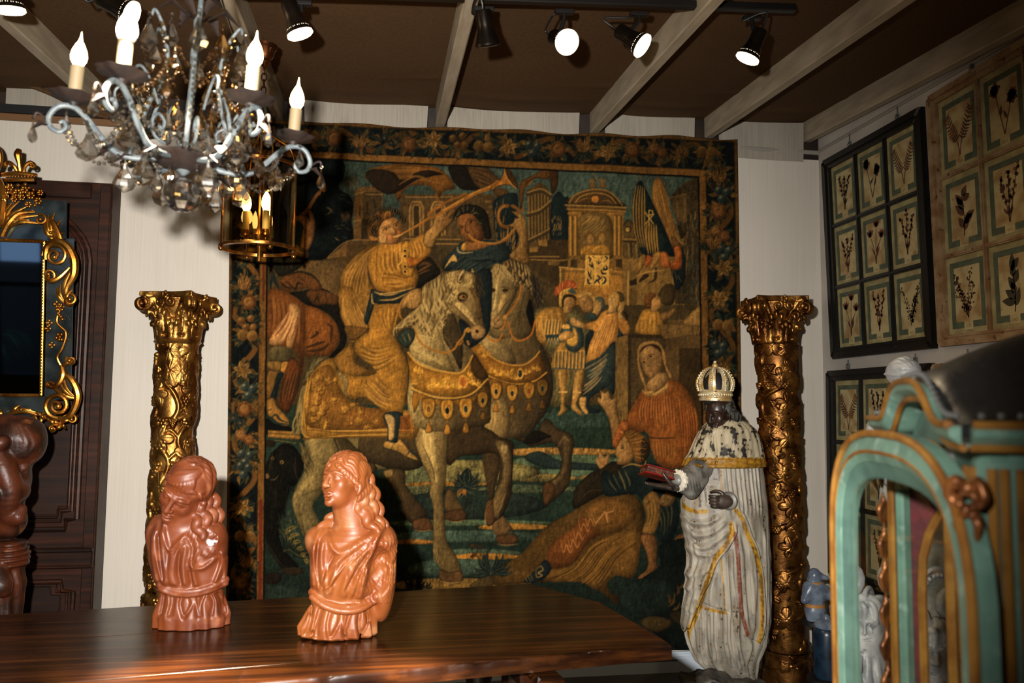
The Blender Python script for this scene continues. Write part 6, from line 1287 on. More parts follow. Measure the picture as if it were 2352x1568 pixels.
bust('terracotta_bust',zR,2.62,
     [(1305,245,640),(1270,190,655),(1215,180,655),(1130,222,645),(1085,250,640),(1040,250,630),(960,248,700),(880,246,735),(800,250,745),(730,250,735),(690,270,715),(655,320,680),(630,380,640)],
     .62,.0018,(455,335,.0750,facing((-.66,-.70,.22),(.14,.30,.95)),0,-.015),None,
     'orange terracotta bust with head raised and turned aside, nearest the table front',M_terraB,
     [((520,640,.0),(475,440,-.01),.062,.05)],
     [([(345,640),(375,725),(420,770),(480,745),(570,690),(690,618)],.009),([(690,628),(560,720),(440,800),(350,880),(300,985)],.009),([(690,640),(520,800),(410,910),(345,1010)],.010),([(680,655),(580,770),(480,900),(430,1050)],.010),([(650,700),(590,820),(535,930),(490,1060)],.009),([(600,850),(565,950),(540,1065)],.009),
      ([(305,635),(268,760),(288,900),(300,1020)],.010),([(335,660),(312,800),(330,950),(352,1050)],.010),([(270,710),(255,850),(262,1000)],.009),([(690,618),(645,720),(605,850),(575,960),(556,1085)],.008),([(420,830),(380,930),(370,1030)],.007),([(520,870),(470,980),(455,1050)],.007)],
     [([(600,730),(470,850),(390,960),(330,1020)],.005),([(620,760),(530,880),(460,1010)],.005),([(295,700),(285,850),(310,1000)],.005),([(395,770),(345,900),(320,1000)],.005)]
     +[([(250+k*42+14*math.sin(k*2.1),1120),(225+k*44+20*math.sin(k*1.7+1),1210),(205+k*46+26*math.sin(k*2.9),1300)],.006) for k in range(9)],
     (4,11,.10),[([(252,1035),(330,1085),(430,1115),(540,1110),(648,1055)],.013),([(255,1055),(340,1105),(440,1130),(540,1126),(646,1085)],.010)],
     [(668,915,-.105,(.052,.095,.092)),(690,835,-.09,(.04,.075,.035))],[(672,706,.0,(.055,.06,.056)),(292,690,.01,(.040,.05,.042)),(692,890,.02,(.042,.07,.15))],hairR,3)
def hairL(s,W,E,T,Z):
    E((0,.22,.38),(.82,.97,.92),.06)
    for i in range(13):
        t=i/12;x0=-.62+1.0*t
        strand(T,[(.12+.1*t,.1-.5*(1-t),1.24),(x0*.7,-.55+.2*t,1.06),(x0*1.05-.05,-.78+.25*t,.74),(x0*1.25-.06,-.68+.4*t,.46)],.10,.035,2.5,.04,i)
    for sx in (-1,1):
        for i in range(8):
            strand(T,[(sx*.1,.0+.1*i,1.28-.02*i),(sx*.55,.0+.09*i,1.02-.03*i),(sx*.82,.05+.08*i,.5),(sx*.84,.12+.08*i,.0),(sx*.7,.35+.06*i,-.42)],.10,.04,3,.04,i*1.7)
        for i in range(4):strand(T,[(sx*.66,-.38+.1*i,.5-.1*i),(sx*.8,-.2+.1*i,.3-.1*i),(sx*.86,-.02+.08*i,.02-.1*i),(sx*.8,.1,-.3-.06*i)],.085,.04,2.5,.03,i)
    for i in range(7):E((.80+.05*math.cos(i*2),-.05+.13*math.sin(i*2.2),-.2+.16*math.cos(i*1.9)),.13,.04)   # curled knot over the ear
    Yc=2.80
    for k,(pp,y0,y1) in enumerate(((((1120,560),(1140,630),(1165,690),(1185,740)),-.03,-.03),(((1095,590),(1120,660),(1140,715),(1160,760)),-.05,-.055),(((1135,520),(1160,600),(1180,680),(1190,730)),.0,.0),(((1060,630),(1085,690),(1100,730),(1120,765)),-.06,-.075))):
        P=[(Z(*p,0)[0],Yc+y0+(y1-y0)*t,Z(*p,0)[1]) for p,t in zip(pp,(0,.33,.66,1))];lock(s,P,[.013,.017,.016,.009],.006,.05,k*1.4)
bust('terracotta_bust',zL,2.80,
     [(1235,835,1230),(1200,830,1238),(1140,850,1220),(1090,858,1205),(1065,855,1200),(1000,825,1210),(920,806,1212),(840,798,1208),(780,800,1195),(735,812,1165),(700,850,1120),(670,900,1080)],
     .62,.0018,(1000,530,.084,facing((-.34,-.84,-.40),(.46,-.32,.84)),0,-.05),None,
     'red terracotta bust with bowed head and tilted face, further back on the table',M_terraA,
     [((990,740,.0),(1010,600,-.03),.066,.056)],
     [([(872,690),(885,770),(912,850),(960,810),(1005,765)],.008),([(835,700),(835,850),(860,980),(890,1050)],.011),([(862,740),(880,880),(900,1040)],.010),([(815,760),(815,900),(840,1040)],.009),([(1000,790),(950,880),(935,980),(950,1050)],.010),([(1010,820),(990,930),(1000,1050)],.010),([(930,860),(915,960),(925,1045)],.008),([(1040,900),(1045,980),(1060,1050)],.009),([(1195,860),(1180,960),(1150,1045)],.009),([(1205,900),(1200,1000),(1190,1040)],.008),([(1010,770),(1040,840),(1035,930),(1090,950),(1160,900)],.008)],
     [([(848,760),(858,900),(880,1030)],.005),([(970,850),(960,960),(975,1040)],.005),([(1020,960),(1030,1040)],.005)] +[([(868+k*36+12*math.sin(k*2.3),1095),(862+k*38+16*math.sin(k*1.9),1150),(850+k*40+20*math.sin(k*2.7),1220)],.006) for k in range(10)],
     (4,13,.075),[([(852,1050),(920,1072),(1010,1080),(1110,1065),(1200,1030)],.011),([(856,1066),(920,1090),(1010,1098),(1110,1084),(1202,1050)],.008)],
     [(1135,805,-.115,(.024,.055,.022)),(1095,850,-.125,(.055,.06,.055))],[(1140,795,-.01,(.050,.066,.066)),(856,760,.02,(.036,.05,.06))],hairL,4)
M_chip=pbr('white_plaster_chip',(214,222,226),.4)
bst=[o for o in COL.objects if o.name.startswith('terracotta_bust')][-1]
xz_=pxz(1138,806,zL,2.73);yf=bust.last.front(*xz_);b=MB();r_=np.random.RandomState(2)
for k in range(5):b.ball((xz_[0]+r_.uniform(-.012,.012),yf-.002,xz_[1]+r_.uniform(-.009,.009)),(r_.uniform(.006,.012),.006,r_.uniform(.004,.009)),7,5)
b.build('plaster_chip',M_chip,bst,label='white plaster filling in the broken shoulder')
# ---------------------------------------------------------------- the old table
def wood_mat(name,c1,c2,c3,rough=.3,scale=3.0,rot=0.0,coat=.0,rv=.08):
    m,nt,b=new_mat(name);N,L=nt.nodes,nt.links
    tc=N.new('ShaderNodeTexCoord');mp=N.new('ShaderNodeMapping');mp.inputs['Scale'].default_value=(scale*.35,scale*9,scale*9);mp.inputs['Rotation'].default_value=(0,0,rot)
    L.new(tc.outputs['Object'],mp.inputs['Vector'])
    n=N.new('ShaderNodeTexNoise');n.inputs['Scale'].default_value=1.6;n.inputs['Detail'].default_value=7;n.inputs['Distortion'].default_value=.6;L.new(mp.outputs['Vector'],n.inputs['Vector'])
    n2=N.new('ShaderNodeTexNoise');n2.inputs['Scale'].default_value=2.2;n2.inputs['Detail'].default_value=5;L.new(tc.outputs['Object'],n2.inputs['Vector'])
    r=N.new('ShaderNodeValToRGB');r.color_ramp.elements[0].position=.3;r.color_ramp.elements[0].color=rgba(c1);r.color_ramp.elements[1].position=.72;r.color_ramp.elements[1].color=rgba(c3)
    e=r.color_ramp.elements.new(.5);e.color=rgba(c2);L.new(n.outputs['Fac'],r.inputs['Fac'])
    mx=N.new('ShaderNodeMix');mx.data_type='RGBA';mx.blend_type='MULTIPLY';mr=N.new('ShaderNodeMapRange');mr.inputs[1].default_value=.35;mr.inputs[2].default_value=.65;mr.inputs[3].default_value=.55;mr.inputs[4].default_value=1.1
    L.new(n2.outputs['Fac'],mr.inputs[0]);mx.inputs[0].default_value=1;L.new(r.outputs['Color'],mx.inputs[6]);L.new(mr.outputs[0],mx.inputs[7]);L.new(mx.outputs[2],b.inputs['Base Color'])
    rr=N.new('ShaderNodeMapRange');rr.inputs[1].default_value=.3;rr.inputs[2].default_value=.7;rr.inputs[3].default_value=rough-rv;rr.inputs[4].default_value=rough+rv;L.new(n2.outputs['Fac'],rr.inputs[0]);L.new(rr.outputs[0],b.inputs['Roughness'])
    bp=N.new('ShaderNodeBump');bp.inputs['Strength'].default_value=.12;bp.inputs['Distance'].default_value=.003;L.new(n.outputs['Fac'],bp.inputs['Height']);L.new(bp.outputs['Normal'],b.inputs['Normal'])
    b.inputs['Specular IOR Level'].default_value=.28
    if coat:b.inputs['Coat Weight'].default_value=coat;b.inputs['Coat Roughness'].default_value=.15
    return m
M_tab=wood_mat('old_table_wood',(18,8,4),(38,18,7),(68,36,12),.23,3.0)
M_tabd=wood_mat('dark_table_wood',(20,9,5),(34,15,7),(50,23,10),.3,3.0)
TZ=.78
c00=onZ(1553,1484,TZ);far0=onZ(0,1411,TZ);far1=onZ(1317,1332,TZ)
ex=(far1-far0);ex.z=0;ex.normalize();ey=Vector((-ex.y,ex.x,0))
near=onZ(1240,1508,TZ)
def tco(p):d=Vector(p)-Vector((0,0,p[2]));return d.dot(ex),d.dot(ey)
v0=tco(near)[1];v1=tco(far1)[1];u1=tco(c00)[0];u0=u1-3.0
tab=thing('refectory_table','long dark brown wooden table with worn nicked front edge','table',tuple(ex*((u0+u1)/2)+ey*((v0+v1)/2)))
def tw(u,v,z):q=ex*u+ey*v;return (q.x,q.y,z)
TH=.042;ch=.16
# top: three planks, chipped front edge, clipped far right corner
def plank(va,vb,front=False,back=False):
    n=240;ring=[]
    pr=[(va,TZ-TH),(va,TZ-.010),(va+.004,TZ-.002),(va+.010,TZ),(vb-.001,TZ),(vb-.001,TZ-TH)] if front else [(va+.0005,TZ-TH),(va+.0005,TZ-.0015),(va+.002,TZ),(vb-.002,TZ),(vb-.0005,TZ-.0015),(vb-.0005,TZ-TH)]
    vs=[];r=np.random.RandomState(6);nick=np.zeros(n+1)
    if front:
        for k in range(40):
            c=r.uniform(.3*n,n);w=r.uniform(.4,1.6);nick += r.uniform(.0008,.0028)*np.exp(-((np.arange(n+1)-c)/w)**2)
    for i in range(n+1):
        t=i/n;
        for j,(v,z) in enumerate(pr):
            ue=u1
            if back:ue=u1-ch*max(0,(v-(v1-.20))/.20)**1.3
            ue -= .006*math.sin(v*37)
            u=u0+(ue-u0)*t;vv,zz=v,z
            if front and j in (1,2,3):vv += nick[i]*(.8 if j <3 else 1.6);zz -= nick[i]*(1.0 if j in (1,2) else 0)
            zz -= .0025*(1-math.cos(t*7+v*3))*.5
            vs.append(tw(u,vv,zz))
    m=len(pr);fs=[(i*m+j,(i+1)*m+j,(i+1)*m+(j+1) % m,i*m+(j+1) % m) for i in range(n) for j in range(m)]+[tuple(range(m)),tuple(n*m+j for j in range(m-1,-1,-1))]
    return vs,fs
vm1=v0+.135;vm2=v0+(v1-v0)*.6
for (a,b_,fr,bk) in ((v0,vm1,True,False),(vm1,vm2,False,False),(vm2,v1,False,True)):
    vs,fs=plank(a,b_,fr,bk);link_mesh('top_plank',vs,fs,M_tab,tab,True,sharp=None)
for o in tab.children:
    try:o.data.set_sharp_from_angle(angle=math.radians(35))
    except Exception:pass
b=MB()
Rt=Matrix(((ex.x,ey.x,0),(ex.y,ey.y,0),(0,0,1)))
for uu in (u1-.42,u0+.42):
    b=MB();b.box(tw(uu,(v0+v1)/2,TZ-TH-.035),(.09,(v1-v0)*.86,.07),Rt,.008);b.build('cross_rail',M_tabd,tab,sharp=30)
    for sv in (.24,.76):
        q=tw(uu,v0+(v1-v0)*sv,0);b=MB()
        b.lathe([(.05,0),(.05,.06),(.035,.08),(.045,.16),(.062,.26),(.05,.38),(.03,.44),(.05,.5),(.055,.6),(.055,TZ-TH-.06)],q,24);b.build('leg',M_tabd,tab)
    b=MB();b.box(tw(uu,(v0+v1)/2,.05),(.11,(v1-v0)*.8,.08),Rt,.01);b.build('foot',M_tabd,tab,sharp=30)
b=MB();b.box(tw((u0+u1)/2,(v0+v1)/2,.12),(3.0-.84,.08,.06),Rt,.008);b.build('stretcher',M_tabd,tab,sharp=30)
# worn end of the sliding bearer poking out under the front edge
q=onY(1262,1546,2.33);b=MB();b.box((q.x-.02,q.y+.1,TZ-TH-.022),(.09,.3,.03),Rt,.012);b.build('bearer',M_tab,tab,sharp=30)
# ---------------------------------------------------------------- painted wooden statue of a crowned king
YS=3.85
def px2(p,zone,Y):ox,oy,sc=zone;q=onY(ox+p[0]*sc,oy+p[1]*sc,Y);return q.x,q.z
zS1=(1450,830,.22321);zS2=(1520,1150,.26667);zPX=(0,0,1)
def proj_np(V):
    q=V-np.array(CAM);d=q@np.array(FW);return np.stack([CX+F*(q@np.array(RT))/d,CY-F*(q@np.array(UP))/d],1)
def near_line(P,line,zone):
    ox,oy,sc=zone;L=cr(np.array(line,float)*sc+(ox,oy),6);best=np.full(len(P),1e9)
    for a,b in zip(L[:-1],L[1:]):
        v=b-a;t=np.clip(((P-a)@v)/max(v@v,1e-9),0,1);best=np.minimum(best,np.hypot(*(P-a-t[:,None]*v).T))
    return best
def fbm(V,sc,seed,n=5):
    r=np.random.RandomState(seed);t=0
    for i in range(n*4):
        f=r.randn(3)*sc*(1.7**(i//4));t=t+np.sin(V@f+r.rand()*6.28)/(1.5**(i//4))
    return t/3.0
M_paintwood=pbr('chipped_paint',(200,190,170),.5,attr=True,bump=.15,bscale=120,spec=.4)
king=thing('crowned_king_statue','painted wooden statue of a crowned king in white robe with gold borders, holding a book','statue',(onY(1665,1540,YS).x,YS,0))
# robe
rows=[(1560,1665,1737),(1540,1625,1739),(1518,1600,1741),(1480,1582,1757),(1430,1572,1763),(1360,1578,1764),(1300,1582,1764),(1240,1580,1763),(1190,1568,1761),(1150,1566,1758),(1110,1585,1755),(1060,1590,1748),(1010,1604,1738),(975,1625,1715)]
L=[]
for y,l,r_ in rows:
    a=onY(l,y,YS);b_=onY(r_,y,YS);w_=b_.x-a.x;L.append((a.z,(a.x+b_.x)/2,YS,w_/2,max(.05,w_/2*.62)))
zb=L[0][0]
S_=Sculpt((L[4][1]-.25,YS-.2,zb-.01),(L[4][1]+.27,YS+.16,L[-1][0]+.02),.0032)
zq=onY(1665,1180,YS).z
def kwav(th,z):return 1+.035*np.clip((zq+.02-z)/.3,0,1)*(np.sin(th*19)+.5*np.sin(th*31+1))+.012*np.sin(th*9+z*6)
S_.loft(L,.012,kwav)
Zs1=lambda p:px2(p,zS1,YS-.1);Zs2=lambda p:px2(p,zS2,YS-.1)
for pts,r_ in [([(215,130),(270,190),(380,190),(480,120)],.018),([(225,205),(300,300),(420,270),(530,160)],.02),([(240,300),(310,400),(400,390),(560,230)],.02),([(255,405),(340,470),(450,440),(560,320)],.017),([(255,680),(340,610),(450,480)],.022),([(255,800),(310,720),(400,560)],.02),([(245,980),(290,860),(350,700)],.02),([(235,1110),(255,1010),(300,850)],.02),
                ([(600,180),(590,290),(520,410),(440,560),(380,720),(320,880),(250,1060),(212,1230)],.013),([(640,80),(690,150),(750,310),(810,440),(850,620),(865,820),(865,1020),(845,1200)],.015),([(625,250),(660,420),(668,620),(680,820),(700,980),(735,1140)],.014),([(640,130),(700,300),(740,500),(765,800),(770,1100)],.015),([(650,110),(730,320),(790,600),(805,900),(800,1150)],.012),([(890,250),(900,600),(895,900),(890,1200)],.014)]:
    S_.ridge([Zs2(p) for p in pts],r_*.8,r_*.8,YS)
for k in range(10):
    x0=325+k*34;S_.ridge([Zs2((x0,940)),Zs2((x0+8,1200)),Zs2((x0+20+k*9,1330+k*16))],.007,.006,YS)
for k in range(9):
    x0=950+k*45;S_.ridge([Zs1((x0,1060)),Zs1((x0+10,1250)),Zs1((x0+30,1580))],.008,.007,YS)
for k in range(5):
    x0=540+k*45;S_.ridge([Zs2((x0,420)),Zs2((x0+12,700)),Zs2((x0+40,1020))],.007,.006,YS)
for T_l,w_ in (([(600,200),(600,280),(540,400),(470,480),(430,600),(380,730),(340,850),(290,1000),(230,1130),(215,1250)],.010),([(640,80),(690,150),(740,290),(800,420),(845,600),(860,800),(865,1000),(855,1130),(840,1210)],.010)):S_.ridge([Zs2(p) for p in T_l],.010,w_,YS);S_.ridge([Zs2((p[0]+26,p[1]+8)) for p in T_l],-.010,.006,YS)
for pts in ([(360,890),(450,920),(550,945)],[(345,920),(350,850),(480,560)],[(870,1230),(780,1200),(690,1150)]):S_.ridge([Zs2(p) for p in pts],-.007,.005,YS)
# slanted hem on the rock
S_.noise(.0016,70,3)
T1=[(600,200),(600,280),(540,400),(470,480),(430,600),(380,730),(340,850),(290,1000),(230,1130),(215,1250)]
T2=[(150,-10),(175,30),(230,72),(300,92),(380,90)]
T3=[(640,80),(690,150),(740,290),(800,420),(845,600),(860,800),(865,1000),(855,1130),(840,1210)]
T4=[(515,500),(520,600),(535,780),(545,960)];T5=[(355,918),(450,945),(550,968)];T6=[(630,280),(650,420),(665,600),(675,800),(690,960),(720,1080),(740,1150)]
T7=[(690,1080),(690,1300),(660,1500)];T8=[(925,1090),(918,1300),(915,1500)]
def robe_col(V):
    P=proj_np(V);n1=fbm(V*np.array((1,1,.35)),45,1);n2=fbm(V,130,2);n3=fbm(V*np.array((1,1,.2)),90,4)
    c=lin((160,152,136))+(lin((126,122,114))-lin((160,152,136)))*np.clip(.5+n1,0,1)[:,None]
    c=c+(lin((140,118,84))-c)*np.clip(n1*.6+n2*.5-.15,0,.5)[:,None]
    front=V[:,1] <YS
    d=near_line(P,T6,zS2);m=np.clip((5.5-d)/1.5,0,1)*front*np.clip(.95+n2*.3,.6,1);c=c+(lin((112,56,36))-c)*m[:,None]
    for T,w_ in ((T1,6.6),(T2,5.4),(T3,5.8),(T4,2.2),(T5,4)):
        d=near_line(P,T,zS2);m=np.clip((w_-d)/1.2,0,1)*front;g=lin((172,128,36))+(lin((110,78,20))-lin((172,128,36)))*np.clip(.5+n1+n2*.5,0,1)[:,None];c=c+(g-c)*m[:,None]
    for T in (T7,T8):
        d=near_line(P,T,zS1);m=np.clip((1.6-d)/.8,0,1)*front;c=c+(lin((160,118,40))-c)*m[:,None]
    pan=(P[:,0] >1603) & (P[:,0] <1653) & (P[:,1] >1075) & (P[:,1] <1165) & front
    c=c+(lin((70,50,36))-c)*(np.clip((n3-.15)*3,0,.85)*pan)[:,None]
    c=c+(lin((34,30,26))-c)*np.clip((n2+n1*.6-1.5)*6,0,.9)[:,None]
    return c
S_.build('robe',M_paintwood,king,colf=robe_col)
# shoulder cape
capr=[(1070,1572,1752),(1056,1578,1750),(1040,1588,1748),(1010,1600,1742),(985,1612,1732),(968,1628,1712),(958,1644,1690)]
L=[]
for y,l,r_ in capr:
    a=onY(l,y,YS);b_=onY(r_,y,YS);w_=b_.x-a.x;L.append((a.z,(a.x+b_.x)/2,YS,w_/2*1.03,w_/2*.74))
S2_=Sculpt((L[0][1]-.24,YS-.2,L[0][0]-.01),(L[0][1]+.24,YS+.19,L[-1][0]+.02),.003)
S2_.loft(L,.012,lambda th,z:1+.012*np.sin(th*26)+.01*np.sin(th*7));S2_.tube(S2_.drape([Zs1((870,740)),Zs1((865,900)),Zs1((850,1070))],0,8),.005,.006,'x')
for dz,r_ in ((1060,.006),(1003,.005)):S2_.tube(S2_.drape([Zs1((580+(40 if dz == 1003 else 0),dz-(30 if dz == 1003 else 0))),Zs1((700,dz)),Zs1((860,dz+10)),Zs1((1100,dz+5)),Zs1((1310,dz-10))],0,10),r_,.004)
def cape_col(V):
    P=proj_np(V);n2=fbm(V,120,5);n3=fbm(V*np.array((1,1,.3)),60,6)
    c=lin((170,158,132))+(lin((138,126,100))-lin((170,158,132)))*np.clip(.5+n3,0,1)[:,None]
    zz=(P[:,1]-1450*0-830)/.22321;band=np.clip((zz-985-8*np.sin(P[:,0]*.4))/8,0,1)
    c=c+(lin((30,27,24))-c)*(np.clip((n3+n2*.5-.42)*5,0,1)*(1-band))[:,None]
    g=lin((164,118,32))+(lin((96,66,18))-lin((164,118,32)))*np.clip(.5+.5*np.sin(P[:,0]*2.2)+n2*.4,0,1)[:,None]
    return c+(g-c)*band[:,None]
S2_.build('cape',M_paintwood,king,colf=cape_col)
# head and hair
M_darkskin=pbr('dark_painted_face',(46,28,20),.35,0,col2=(30,19,14),nscale=14,col3=(110,60,30),n3=40,r3=(.68,.76),spec=.5)
hu=.080;hx,hz=px2((905,540),zS1,YS-.02)
H_=Sculpt((hx-.13,YS-.16,hz-.16),(hx+.15,YS+.13,hz+.15),.0021);Rk=rotm(10,0,-58)
W,E,T=head(H_,(hx,YS-.02,hz),Rk,hu)
H_.tube([W((0,.25,-.5)),W((0,.45,-1.4))],[.045,.05],.02)
for x in (-1,1):strand(T,[(x*.3,-.8,-.55),(x*.15,-.85,-1.0),(0,-.85,-1.2)],.09,.03,3)
H_.build('face',M_darkskin,king)
M_hairk=pbr('grey_painted_hair',(70,68,64),.5,0,col2=(22,21,20),nscale=60,nrange=(.42,.58))
Hh_=Sculpt((hx-.12,YS-.16,hz-.2),(hx+.22,YS+.17,hz+.13),.0024)
Hh_.ell(W((0,.38,.35)),(.79*hu,.86*hu,.9*hu),Rk,.01)
Th=lambda ps,r,kk=.05,op='u',sub=4:Hh_.tube([W(p) for p in ps],np.array(r)*hu,kk*hu,op,sub)
for i in range(9):
    o=i*.11;strand(Th,[(.62,-.52+o,.55),(.84,-.15+o*.9,.2-.02*i),(.9,.25+o*.7,-.35),(.85,.6+o*.6,-.95),(.7,1.0+o*.5,-1.55)],.13,.07,6,.03,i*1.1)
    strand(Th,[(-.62,-.5+o,.55),(-.84,-.05+o*.9,.1),(-.85,.4+o*.6,-.6),(-.7,.7+o*.5,-1.3)],.13,.07,5,.03,i)
Hh_.build('hair',M_hairk,king)
# crown
M_crown=pbr('worn_crown_gilding',(196,160,96),.38,.6,col2=(220,206,170),nscale=22,col3=(70,52,30),n3=40,r3=(.58,.7),bump=.3,bscale=150)
cxk,czk=px2((878,385),zS1,YS-.02);rc=.080
cdir=(0.03,0.0,1.0);cY=YS-.005
b=MB();b.lathe([(rc*.96,-.012),(rc*1.02,-.010),(rc*1.02,.002),(rc*.97,.006),(rc*1.0,.012),(rc*1.0,.030),(rc*1.04,.036),(rc*1.0,.044),(rc*.9,.044),(rc*.9,-.012)],(cxk,cY,czk),48,cdir,caps=False)
for k in range(36):
    a=2*PI*k/36;b.ball((cxk+rc*1.0*math.cos(a),cY+rc*math.sin(a),czk+.020),.0075,8,5)
b.build('crown_band',M_crown,king)
nA=8
for k in range(nA):
    a=2*PI*k/nA+.2;d=Vector((math.cos(a),math.sin(a),0));c0=Vector((cxk,cY,czk));b=MB()
    pts=[c0+d*rc*.98+Vector((0,0,.04)),c0+d*rc*1.07+Vector((0,0,.07)),c0+d*rc*1.03+Vector((0,0,.10)),c0+d*rc*.74+Vector((0,0,.138)),c0+d*rc*.3+Vector((0,0,.156)),c0+Vector((0,0,.156))]
    P=cr([tuple(p) for p in pts],6);n=len(P)
    b.tube([tuple(p) for p in P],list(np.interp(np.linspace(0,1,n),[0,.3,1],[.021,.019,.010])),10,flat=(.3,1.0),up=(-d.y,d.x,0))
    for j in range(1,n-3,2):b.ball(tuple(P[j]+np.array(d)*.007),.006,7,5)
    b.build('crown_arch',M_crown,king)
b=MB();b.ball((cxk,cY,czk+.166),.016,12,8);b.ball((cxk,cY,czk+.186),.009,10,6);b.build('crown_finial',M_crown,king)
b=MB();b.ball((cxk,cY,czk+.035),(rc*.86,rc*.86,.10),24,12);b.build('crown_cap',pbr('black_cap',(16,13,11),.7),king)
# raised sleeve with frilled cuff, book on the open hand, other hand at the chest
M_sleeve=pbr('grey_sleeve',(120,116,108),.42,0,col2=(70,68,64),nscale=16,bump=.3,bscale=80,spec=.5)
sh=np.array((*px2((690,1150),zS1,YS-.08),0));el=px2((560,1230),zS1,YS-.14);wr=px2((480,1225),zS1,YS-.17)
A_=Sculpt((wr[0]-.05,YS-.26,wr[1]-.1),(sh[0]+.09,YS+.02,sh[1]+.08),.0028)
A_.tube([(sh[0]+.02,YS-.06,sh[1]+.02),(el[0],YS-.13,el[1]),(wr[0]+.01,YS-.165,wr[1])],[.06,.058,.040],.02,sub=5)
A_.tube([(sh[0]-.0,YS-.10,sh[1]-.03),(el[0]+.03,YS-.14,el[1]-.055),(el[0]+.0,YS-.15,el[1]-.05)],[.035,.03,.015],.02,sub=5)
for k in range(7):
    t=k/6;c=np.array((sh[0]+(wr[0]-sh[0])*(.15+.75*t),0,sh[1]+(wr[1]-sh[1])*(.15+.75*t)));A_.tube([(c[0]+.01,YS-.13-.05*t,c[2]+.05),(c[0]-.008,YS-.175-.04*t,c[2]),(c[0]+.006,YS-.15-.05*t,c[2]-.05)],.006,.008,'x',sub=5)
A_.noise(.002,90,2);A_.build('sleeve',M_sleeve,king)
b=MB();ax=Vector((wr[0]-el[0],-.035,wr[1]-el[1])).normalized()
b.lathe([(.036,-.018),(.05,-.01),(.044,0),(.052,.008),(.04,.016)],(wr[0],YS-.168,wr[1]),40,ax,wav=lambda t,i:1+.07*math.sin(t*14));b.build('cuff',pbr('white_frill',(186,178,160),.5,bump=.2),king)
def make_hand(s,base,fwd,up,side,sc,curl,thumb=1,spread=.12):
    """hand with palm, four bent fingers and a thumb; fwd = along the fingers, up = back of the hand, side = towards the thumb"""
    base,fwd,up,side=(np.array(v,float) for v in (base,fwd,up,side))
    pm=base+fwd*.045*sc;Rm=np.stack([side,fwd,up],1)
    s.ell(pm,(.040*sc,.05*sc,.017*sc),Rm,.012*sc);s.ell(base+fwd*.012*sc,(.028*sc,.03*sc,.02*sc),Rm,.014*sc)
    for i,(o,ln) in enumerate(((.029,.9),(.010,1.0),(-.010,.94),(-.028,.74))):
        p=base+fwd*.085*sc+side*o*sc;d=fwd+side*spread*(o/.03)*.6;d /= np.linalg.norm(d);ang=0;P=[p-d*.02*sc,p]
        for seg,l in enumerate((.042,.027,.022)):
            ang += curl*(1+.12*i)*(1.1 if seg else .75);v=d*math.cos(ang)-up*math.sin(ang);P.append(P[-1]+v*l*ln*sc)
        s.tube(P,np.array([.0095,.0095,.0088,.0078,.0066])*sc,.004*sc,sub=3)
    t0=base+fwd*.022*sc+side*.026*sc;P=[t0,t0+(side*.8+fwd*.55-up*.25)*.034*sc,t0+(side*.75+fwd*1.15-up*.75)*.045*sc,t0+(side*.45+fwd*1.6-up*1.3)*.05*sc]
    s.tube(P,np.array([.014,.0115,.0095,.0078])*sc,.006*sc,sub=4)
M_handk=pbr('dark_painted_hand',(62,50,42),.4,0,col2=(40,32,27),nscale=18,spec=.5)
hb=px2((455,1245),zS1,YS-.18)
hs=Sculpt((hb[0]-.15,YS-.26,hb[1]-.07),(hb[0]+.05,YS-.09,hb[1]+.06),.0022)
make_hand(hs,(hb[0]+.005,YS-.178,hb[1]-.024),(-.985,-.05,.13),(-.13,.1,-.98),(0,-1,0),.92,.02,spread=.2);hs.build('hand',M_handk,king)
bc=px2((285,1140),zS1,YS-.18);ang=math.radians(-8)
Rb=Matrix.Rotation(math.radians(14),3,'Y') @ Matrix.Rotation(math.radians(-12),3,'X')
M_bookred=pbr('red_leather',(126,26,20),.4,0,col2=(80,16,14),nscale=20);M_page=pbr('gilt_page_edges',(96,66,40),.5,col2=(60,30,22),nscale=60)
ck=king
bk=tag(thing('book','small red closed book resting on the statue king\'s open hand','book',(bc[0],YS-.18,bc[1]-.01)),None)
b=MB();b.box((bc[0]-.012,YS-.18,bc[1]-.002),(.128,.10,.026),Rb,.002);b.build('pages',M_page,bk,sharp=30)
for dz in (-.017,.016):
    b=MB();o=Rb@Vector((0,0,dz));b.box((bc[0]-.012+o.x,YS-.18+o.y,bc[1]-.002+o.z),(.142,.112,.008),Rb,.003);b.build('cover',M_bookred,bk,sharp=30)
b=MB();o=Rb@Vector((.0,-.056,0));
for k in range(12):oo=Rb@Vector((-.072+k*.0108,-.055,-.004));b.ball((bc[0]+oo.x,YS-.18+oo.y,bc[1]+oo.z),.004,8,5)
b.build('beads',M_bookred,bk)
hb2=px2((930,1440),zS1,YS-.17)
hs=Sculpt((hb2[0]-.09,YS-.26,hb2[1]-.06),(hb2[0]+.08,YS-.06,hb2[1]+.06),.0022)
make_hand(hs,(hb2[0]+.03,YS-.165,hb2[1]-.004),(-.96,-.2,.05),(-.2,-.95,0),(0.05,0,.99),.82,.95,spread=.05);hs.tube([(hb2[0]+.035,YS-.16,hb2[1]),(hb2[0]+.07,YS-.09,hb2[1]+.01)],[.026,.036],.012);hs.build('hand',M_handk,king)
b=MB();b.lathe([(.034,-.012),(.044,-.006),(.044,.006),(.034,.012)],(hb2[0]+.045,YS-.145,hb2[1]),28,(1,.9,0));b.build('cuff',M_sleeve,king)
